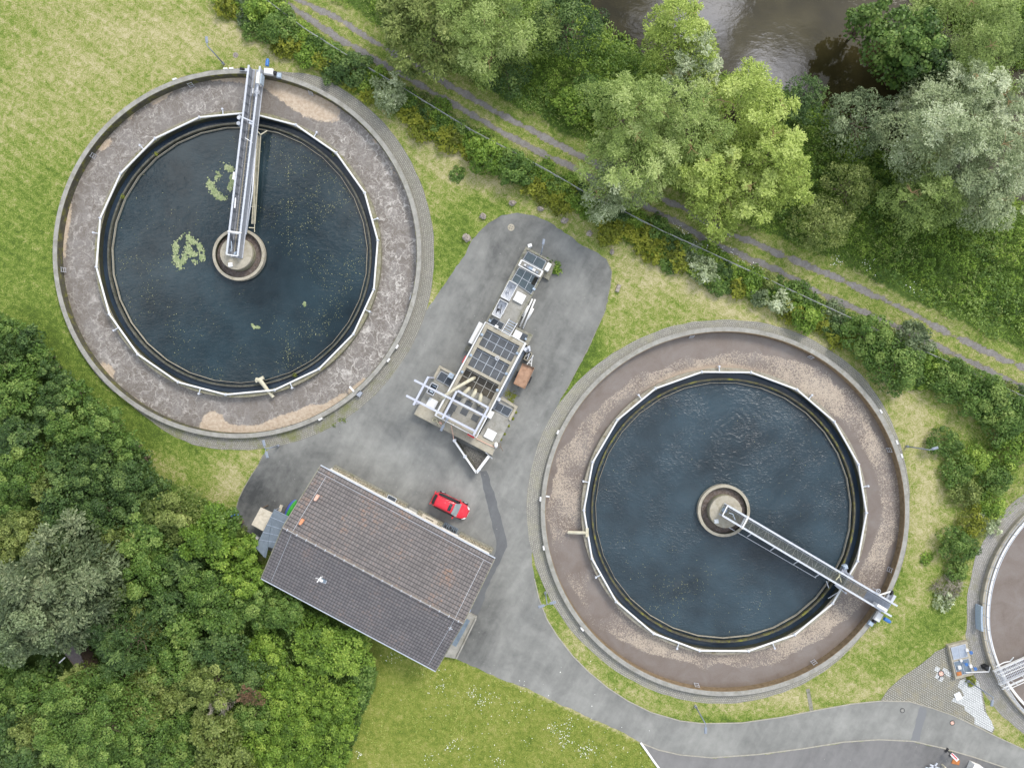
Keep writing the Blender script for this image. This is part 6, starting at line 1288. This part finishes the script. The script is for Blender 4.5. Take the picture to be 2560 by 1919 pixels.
# --- hedge along the fence
hin=np.array(HEDGE_IN,float); hf=np.array(FENCE,float)
def along(pl,t):
    d=np.r_[0,np.cumsum(np.hypot(*np.diff(pl,axis=0).T))]; s=t*d[-1]; return np.array([np.interp(s,d,pl[:,0]),np.interp(s,d,pl[:,1])])
hfe=np.array([p for p in FENCE if p[0]<2600]+[(2600,1008)],float)
secs=[((521,0),'the upper left end of the hedge'),((1080,300),'the bend by the round tank lawn'),((1560,560),'the hedge gap above the yard'),((2050,790),'the big dense bush'),((2560,1050),'the right edge')]
hn={'yellow':'yellow-green broom bush','mid':'mid green hedge bush','dark':'dark green hedge bush','bright':'bright green hedge bush','blue':'blue-green hedge bush','olive':'olive hedge bush','silver':'silver-leaved hedge bush'}
special=[(970,228,46,'silver',2.4,'silver-leaved bush in the hedge above the round tank'),(880,160,44,'dark',2.4,'dark bluish bush in the hedge left of the silver one'),(1215,385,50,'bright',2.6,'rounded bright bush nearest the straw patch above the yard'),(1288,412,50,'mid',2.6,'rounded mid green bush just right of the bright rounded one'),
 (1765,672,36,'silver',1.8,'silver bush in the hedge above the rippled tank'),(1960,757,28,'silver',1.8,'small silver-green bush midway along the lower hedge'),(1905,742,24,'blue',1.5,'small grey-green bush left of the small silver one'),(2022,790,40,'bright',2.2,'light green rounded bush above the rippled tank shoulder'),
 (2185,838,62,'mid',3.6,'upper left part of the big dense hedge bush'),(2250,905,72,'mid',3.8,'middle of the big dense hedge bush'),(2300,850,50,'blue',3.2,'right shoulder of the big dense hedge bush nearest the track'),(2470,985,66,'mid',2.8,'dense green bush near the right edge of the hedge'),(2530,1045,66,'mid',2.8,'mid green bush where the hedge meets the right edge'),(2390,950,56,'mid',2.4,'bush below the exposed fence rail near the right edge'),
 (640,10,40,'bright',2,'bright bush at the top edge between lawn and ruts'),(700,55,46,'mid',2.4,'mid green bush second down from the top edge of the hedge')]
hp_=[]
for x,y,r,k,h,lab in special: grow('hedge_bush',lab,'bush',x,y,r,k,h,'hedge bushes',leaf=.2,dens=130,trunk=h>2,zfrac=.15); hp_.append((x,y,r))
for tries in range(6000):
    t_=rr.random(); a=along(hin,t_); 
    dd=np.hypot(hfe[:,0]-a[0],hfe[:,1]-a[1]); 
    # nearest point on the fence
    best=None
    for i in range(len(hfe)-1):
        p,q=hfe[i],hfe[i+1]; w=np.clip(np.dot(a-p,q-p)/np.dot(q-p,q-p),0,1); c=p+(q-p)*w; D=np.hypot(*(c-a))
        if best is None or D<best[0]: best=(D,c)
    v=rr.random(); c=a+(best[1]-a)*(.18+.84*v); r=rr.uniform(19,33)
    if best[0]<30: r=16
    if a[0]>2250 and best[0]>120: v=v
    if any((c[0]-x)**2+(c[1]-y)**2<((r+q)*.60)**2 for x,y,q in hp_): continue
    hp_.append((c[0],c[1],r)); k='yellow' if (v<.42 and rr.random()<.62 and c[0]<2180) else rr.choice(['mid','dark','bright','blue','olive'],p=[.30,.10,.38,.06,.16])
    h=rr.uniform(.8,1.55); t=grow('hedge_bush','','bush',c[0],c[1],r*1.25,str(k),h,'hedge bushes',leaf=.18,dens=130,trunk=False,zfrac=.1,spiky=k=='yellow')
    si=int(np.argmin([np.hypot(s[0][0]-c[0],s[0][1]-c[1]) for s in secs])); ranked(t,hn[str(k)],secs[si][0],secs[si][1])
for x,y,r,k,h,lab in [(2372,1108,42,'mid',1.8,'round mid green bush in the grass right of the lamp beside the rippled tank'),(2405,1180,46,'mid',1.6,'mid green bush above the belt of shrubs beside the rippled tank'),(2425,1235,40,'olive',1.8,'dull green bush second down in the belt beside the rippled tank'),(2452,1150,40,'bright',1.6,'bright bush in tall grass near the right edge'),(2500,1200,46,'mid',1.8,'mid green bush close to the right edge above the railed tank'),(2440,1305,38,'yellow',1.6,'yellow-green bush above the rounded leafy bush by the railed tank'),(2408,1366,50,'mid',2.2,'rounded leafy bush beside the railed tank path'),(2490,1260,40,'bright',1.4,'light green bush beside the start of the railed tank path'),(2478,1315,30,'silver',1.3,'small pale bush at the railed tank path'),
    (2378,1470,36,'grey',1.2,'pale flowering grey bush at the grass corner by the railed tank'),(2365,1500,26,'silver',.9,'small silvery plant below the pale flowering bush'),(2322,1396,15,'bright',.6,'small lone green tuft in the grass right of the rippled tank'),(2400,1430,30,'mid',1.2,'low green bush between the rounded bush and the flowering one'),(1142,432,20,'mid',.5,'lone green tussock in the straw patch above the yard'),(1391,672,14,'bright',.7,'small green plant on the channel landing'),(1394,660,9,'mid',.5,'second tiny plant at the landing corner'),(2432,1703,14,'yellow',.5,'weed tuft on the paving below the valve pit'),(2545,1130,50,'bright',1.8,'bright bush cut by the right edge above the railed tank')]:
    grow('shrub',lab,'shrub',x,y,r,k,h,'shrubs in the grass',leaf=.18,dens=120,trunk=False,zfrac=.1)
flush_labels()
# --- undergrowth and ground cover
def cover_leaves(name,label,poly_px,dens,hmin,hmax,size,kind,seed=1,excl=None,asp=.55,nscale=.5,thin=None,up=.8):
    poly=[tuple(p) for p in PN(poly_px)]; r=np.random.default_rng(seed); xs=[p[0] for p in poly]; ys=[p[1] for p in poly]
    n=int((max(xs)-min(xs))*(max(ys)-min(ys))*dens); X=r.uniform(min(xs),max(xs),n); Y=r.uniform(min(ys),max(ys),n)
    ok=inpoly(X,Y,poly)
    if thin is not None: ok&=thin(X,Y,r)
    X=X[ok];Y=Y[ok];n=len(X); 
    hh=fbm(X,Y,nscale,4,seed); hh2=vn(X,Y,2.2,seed+5); cl=sst(.3,.7,hh*.6+hh2*.4); z=groundz(X,Y)+hmin+(hmax-hmin)*cl*(.45+.55*r.random(n))
    N=np.stack([r.normal(0,.6,n),r.normal(0,.6,n),np.full(n,up)],-1); tint=np.clip(.22+.55*cl+r.normal(0,.17,n)+(fbm(X,Y,.16,3,seed+9)-.5)*.8,0,1)
    o=leafmesh(name,np.stack([X,Y,z],-1),N,size*(.6+.8*r.random(n)),asp,tint,LF[kind],None,None,r); o['kind']='stuff'; o['label']=label; return o
notriv=lambda X,Y,r:(~inpoly(X,Y,RIVW)|(dseg(X,Y,RIVW,True)<.8))&(dseg(X,Y,[tuple(p) for p in PN(RUT1)])>1.0+.9*vn(X,Y,.8,3))
UG=RUT1[2:]+[(2800,-200),(700,-200)]
cover_leaves('undergrowth','dense nettles and brambles between track and river',UG,110,.05,1.0,.22,'bright',2,thin=lambda X,Y,r:notriv(X,Y,r)&(dseg(X,Y,[tuple(p) for p in PN(RUT1)])>2.2+1.6*vn(X,Y,.4,8)),asp=.5)
cover_leaves('undergrowth','tall bright grass and weeds on the verge of the track',UG,70,.0,.45,.26,'bright',3,thin=lambda X,Y,r:notriv(X,Y,r)&(dseg(X,Y,[tuple(p) for p in PN(RUT1)])<4.2),asp=.22)
cover_leaves('undergrowth','darker patches of nettles between the brighter weeds',UG,40,.3,1.3,.24,'mid',21,thin=lambda X,Y,r:notriv(X,Y,r)&(fbm(X,Y,.28,3,41)>.52),asp=.45)
cover_leaves('undergrowth','olive and brown weeds scattered through the nettles',UG,22,.3,1.25,.22,'olive',4,thin=lambda X,Y,r:notriv(X,Y,r)&(fbm(X,Y,.2,3,33)>.5),asp=.3)
cover_leaves('undergrowth','green weeds between the hedge fence and the lower wheel rut',FENCE+RUT2[::-1],80,.0,.4,.2,'bright',5,thin=lambda X,Y,r:dseg(X,Y,[tuple(p) for p in PN(RUT2)])>.75+.4*vn(X,Y,1,2),asp=.35)
cover_leaves('undergrowth','low weeds filling the hedge between bushes',HEDGE_IN+[(2600,1008)]+FENCE[::-1],130,.05,.9,.2,'bright',6,asp=.45)
cover_leaves('undergrowth','shaded ground plants under the woodland',FOREST,70,.1,1.6,.22,'mid',7,thin=lambda X,Y,r:~(np.hypot(X-P(150,1650).x,Y-P(150,1650).y)<3.2))
cover_leaves('undergrowth','tall grass and shrubs beside the railed tank path',[(2340,1085),(2420,1060),(2560,1120),(2620,1200),(2560,1250),(2500,1300),(2440,1380),(2410,1450),(2395,1530),(2350,1500),(2360,1400),(2395,1290),(2370,1200)],26,.0,.5,.18,'bright',8,asp=.35)
M_meadow=[(940,1610),(1110,1650),(1145,1655),(1604,1862),(1640,1919),(1690,2050),(820,2050),(880,1850),(945,1700)]
cover_leaves('meadow_grass','yellow-green meadow grass below the building',M_meadow,42,.0,.22,.17,'lime',9,asp=.2,up=.5,thin=lambda X,Y,r:r.random(len(X))<.25+.6*fbm(X,Y,.4,3,4))
cover_leaves('track_grass','low grass strip between the two wheel ruts',RUT1+RUT2[::-1],26,.0,.12,.13,'olive',10,asp=.2,thin=lambda X,Y,r:(dseg(X,Y,[tuple(p) for p in PN(RUT1)])>.5)&(dseg(X,Y,[tuple(p) for p in PN(RUT2)])>.5))
# flowers
M['petal']=simple('white_petal',(.78,.78,.72),.7)
def flowers(name,label,cl,n,seed,size=.13,z=.35,mat='petal'):
    r=np.random.default_rng(seed); C=[]
    for x,y,s,k in cl: C.append(np.stack([r.normal(x,s,k),r.normal(y,s,k)],-1))
    C=PN(np.concatenate(C)); m=len(C); N=np.stack([r.normal(0,.3,m),r.normal(0,.3,m),np.ones(m)],-1)
    o=leafmesh(name,np.stack([C[:,0],C[:,1],np.full(m,z)+r.random(m)*.15],-1),N,size*(.5+.9*r.random(m)),.9,np.full(m,.5),M[mat],None,None,r); o['kind']='stuff'; o['label']=label
flowers('meadow_flowers','white flowers in loose clusters over the meadow',[(1107,1709,6,14),(1183,1728,9,34),(1224,1742,14,26),(1202,1752,6,20),(1383,1818,9,30),(1410,1840,14,60),(1465,1866,12,50),(1418,1803,10,20),(1132,1855,9,26),(1243,1897,9,18),(1079,1885,10,18),(901,1883,5,14),(1173,1874,12,16),(986,1637,9,20),(1110,1735,30,30),(1300,1760,40,24),(1200,1840,90,50),(1400,1880,90,40),(1520,1880,40,40)],0,1,.085)
flowers('verge_flowers','white umbellifer heads beside the lower wheel rut',[(1706,583,6,10),(1760,613,14,12),(1805,633,16,22),(1838,650,12,14),(1885,668,10,14),(1690,570,6,6),(1228,213,5,12),(2085,655,7,20),(2272,725,8,12),(2170,668,12,12),(1890,440,60,6),(2210,378,18,10),(2360,1500,10,8)],0,2,.09,.5)
# --- floating algae and specks
def specks(name,label,T,n,seed,fn,mat,size=.055):
    r=np.random.default_rng(seed); a=r.random(n)*6.283; q=np.sqrt(r.random(n))*10.4+2.9; X=T[0]+q*np.cos(a); Y=T[1]+q*np.sin(a); X=np.where(q>13.2,T[0]+5,X)
    w=fn(X,Y); ok=r.random(n)<w; X=X[ok];Y=Y[ok]; m=len(X)
    o=leafmesh(name,np.stack([X,Y,np.full(m,-.413)],-1),np.tile([0,0,1.],(m,1)),size*(.4+1.3*r.random(m)**2),.8,r.random(m),mat,None,None,r); o['kind']='stuff'; o['label']=label
LF['weed']=mk_leaf('floating_weed',(.16,.17,.05),(.30,.31,.13),(.48,.46,.24),0)
specks('floating_specks','yellow-green specks drifting on the calm tank',T1,17000,11,lambda X,Y:np.clip(.10+.9*np.exp(-((X-(T1[0]+6.5))/4.5)**2-((Y-(T1[1]+5))/5.5)**2)+.55*np.exp(-((np.hypot(X-T1[0],Y-T1[1])-11.3)/2)**2)*(Y<T1[1]),0,1)*sst(.35,.6,fbm(X,Y,.35,3,7)),LF['weed'])
specks('floating_specks','pale specks drifting on the rippled tank',T2,8000,12,lambda X,Y:np.clip(.05+.7*np.exp(-((X-(T2[0]-5))/5)**2-((Y-(T2[1]-8.5))/3.5)**2),0,1)*sst(.35,.6,fbm(X,Y,.35,3,8)),LF['weed'])
def mat_algae(label,pl,wpx,n,seed):
    r=np.random.default_rng(seed); pl=np.array(pl,float); t=r.random(n); d=np.r_[0,np.cumsum(np.hypot(*np.diff(pl,axis=0).T))]; s=t*d[-1]
    c=np.stack([np.interp(s,d,pl[:,0]),np.interp(s,d,pl[:,1])],-1)+r.normal(0,wpx*.42,(n,2)); W_=PN(c,-.41)
    ok=fbm(W_[:,0],W_[:,1],1.6,3,seed)>.44; W_=W_[ok]; m=len(W_)
    o=leafmesh('algae_mat',np.stack([W_[:,0],W_[:,1],np.full(m,-.408)+r.random(m)*.012],-1),np.stack([r.normal(0,.1,m),r.normal(0,.1,m),np.ones(m)],-1),.16*(.5+r.random(m)),.8,np.clip(r.normal(.5,.22,m),0,1),LF['algaem'],None,None,r)
    tag(o,label,'algae')
LF['algaem']=mk_leaf('algae_mat',(.11,.15,.06),(.21,.26,.12),(.36,.38,.22),0)
mat_algae('C-shaped pale green algae mat touching the left side of the upright bridge',[(582,425),(560,416),(558,428),(540,440),(523,458),(533,476),(550,496),(562,499)],9,1500,1)
mat_algae('short algae strand between the C-shaped mat and the bridge',[(577,430),(582,450),(574,474)],8,500,2)
mat_algae('ragged net-like algae mat left of the hub of the calm tank',[(466,590),(478,600),(500,618),(508,645),(488,640),(466,632),(455,660),(452,668),(440,650),(440,612),(466,590),(470,620),(490,655)],9,2300,3)
mat_algae('tiny algae clump in the lower right of the calm tank',[(761,755),(762,764)],3,90,4)
mat_algae('small curved algae scrap near the bottom of the calm tank',[(628,808),(636,818),(650,818)],3,150,5)
def moss(label,pl,wpx,n,seed,kind='olive'):
    r=np.random.default_rng(seed); pl=np.array(pl,float); k=r.integers(0,len(pl),n); c=pl[k]+r.normal(0,wpx*.5,(n,2)); W_=PN(c,.02); m=len(W_)
    o=leafmesh('moss',np.stack([W_[:,0],W_[:,1],.02+.05*r.random(m)],-1),np.stack([r.normal(0,.4,m),r.normal(0,.4,m),np.ones(m)],-1),.1*(.5+r.random(m)),.8,np.clip(r.normal(.4,.2,m),0,1),LF[kind],None,None,r); o['kind']='stuff'; o['label']=label
moss('moss and weeds on the asphalt below the rusty trailer',[(1272,985),(1278,1000),(1270,1012),(1284,990)],9,420,61,'yellow')
moss('weeds along the right foot of the apron',[(1290,1030),(1282,1046),(1272,1064),(1262,1084),(1252,1098)],3,260,62,'yellow')
moss('weeds round the upper tip of the channel landing',[(1366,648),(1378,655),(1392,668),(1394,676)],4,260,63,'mid')
moss('weeds at the yard edge beside the blue barrel',[(590,1280),(596,1300),(612,1320),(630,1345)],8,420,64,'olive')
moss('green growth on the paving where the round path meets the yard',[(860,1050),(850,1048),(835,1062)],6,110,65,'olive')
# tufts of weed growing on the walls between sludge and clear water
for i,(x,y,lab) in enumerate([(387,384,'upper left'),(833,383,'upper right'),(303,489,'left'),(735,937,'bottom')]):
    grow('wall_weed',f'small weed tuft on the {lab} launder wall of the calm tank','weed',x,y,5,'yellow',.3,'weeds on the launder wall',dens=120,leaf=.09,trunk=False,zfrac=.1)
# ------------------------------------------------------------------ sky, sun, camera
w=bpy.data.worlds.new('World'); SC.world=w; w.use_nodes=True; nt=w.node_tree; bg=nt.nodes['Background']
sk=nn(nt,'ShaderNodeTexSky'); sk.sky_type='NISHITA'; sk.sun_disc=False; SE,SA=math.radians(42),math.radians(36)
sk.sun_elevation=SE; sk.sun_rotation=SA; sk.air_density=1.0; sk.dust_density=2.5
tc=nn(nt,'ShaderNodeTexCoord').outputs['Generated']; cn=noise(nt,tc,5.5,7,.62,.4)
cl=ramp(nt,cn,[(.36,(1.1,1.5,2.2)),(.5,(3.9,4.4,5.1)),(.62,(12.0,11.9,11.8))]); cm=mixc(nt,.80,sk.outputs[0],cl)
warp=nn(nt,'ShaderNodeTexNoise'); warp.inputs['Scale'].default_value=14; warp.inputs['Detail'].default_value=5; nt.links.new(tc,warp.inputs['Vector'])
wv=nn(nt,'ShaderNodeVectorMath',operation='MULTIPLY_ADD'); nt.links.new(warp.outputs['Color'],wv.inputs[0]); wv.inputs[1].default_value=(.10,.10,.10); 
off=nn(nt,'ShaderNodeVectorMath',operation='SUBTRACT'); nt.links.new(tc,off.inputs[0]); off.inputs[1].default_value=(.05,.05,.05); nt.links.new(off.outputs[0],wv.inputs[2])
for dx_,dy_,dz_,r0_ in ((.325,.385,.864,.055),(.225,.46,.859,.06),(.43,.30,.85,.03),(-.10,-.05,.99,.05)):
    ds=nn(nt,'ShaderNodeVectorMath',operation='DISTANCE'); nt.links.new(wv.outputs[0],ds.inputs[0]); ds.inputs[1].default_value=(dx_,dy_,dz_)
    mk_=mth(nt,'MULTIPLY',mth(nt,'SUBTRACT',r0_,ds.outputs['Value']),28,clamp=True); cm=mixc(nt,mk_,cm,(60,60,66))
nt.links.new(cm,bg.inputs[0]); bg.inputs[1].default_value=.10
sl=bpy.data.lights.new('sun','SUN'); sl.energy=1.4; sl.angle=math.radians(20); sl.color=(1,.95,.88); so=bpy.data.objects.new('sun',sl); COL.objects.link(so)
sd=Vector((math.sin(SA)*math.cos(SE),math.cos(SA)*math.cos(SE),math.sin(SE))); so.rotation_euler=sd.to_track_quat('Z','Y').to_euler(); so.location=sd*200
cd=bpy.data.cameras.new('camera'); cam=bpy.data.objects.new('camera',cd); COL.objects.link(cam); cam.location=(0,0,H); cam.rotation_euler=(0,0,0)
cd.sensor_width=36; cd.lens=36*H/(2560/K); cd.clip_end=2000; cd.clip_start=1; SC.camera=cam
SC.view_settings.view_transform='Standard'; SC.view_settings.look='None'; SC.view_settings.exposure=1.22; SC.view_settings.gamma=1
SC.cycles.max_bounces=5; SC.cycles.diffuse_bounces=3; SC.cycles.glossy_bounces=2; SC.cycles.transmission_bounces=3
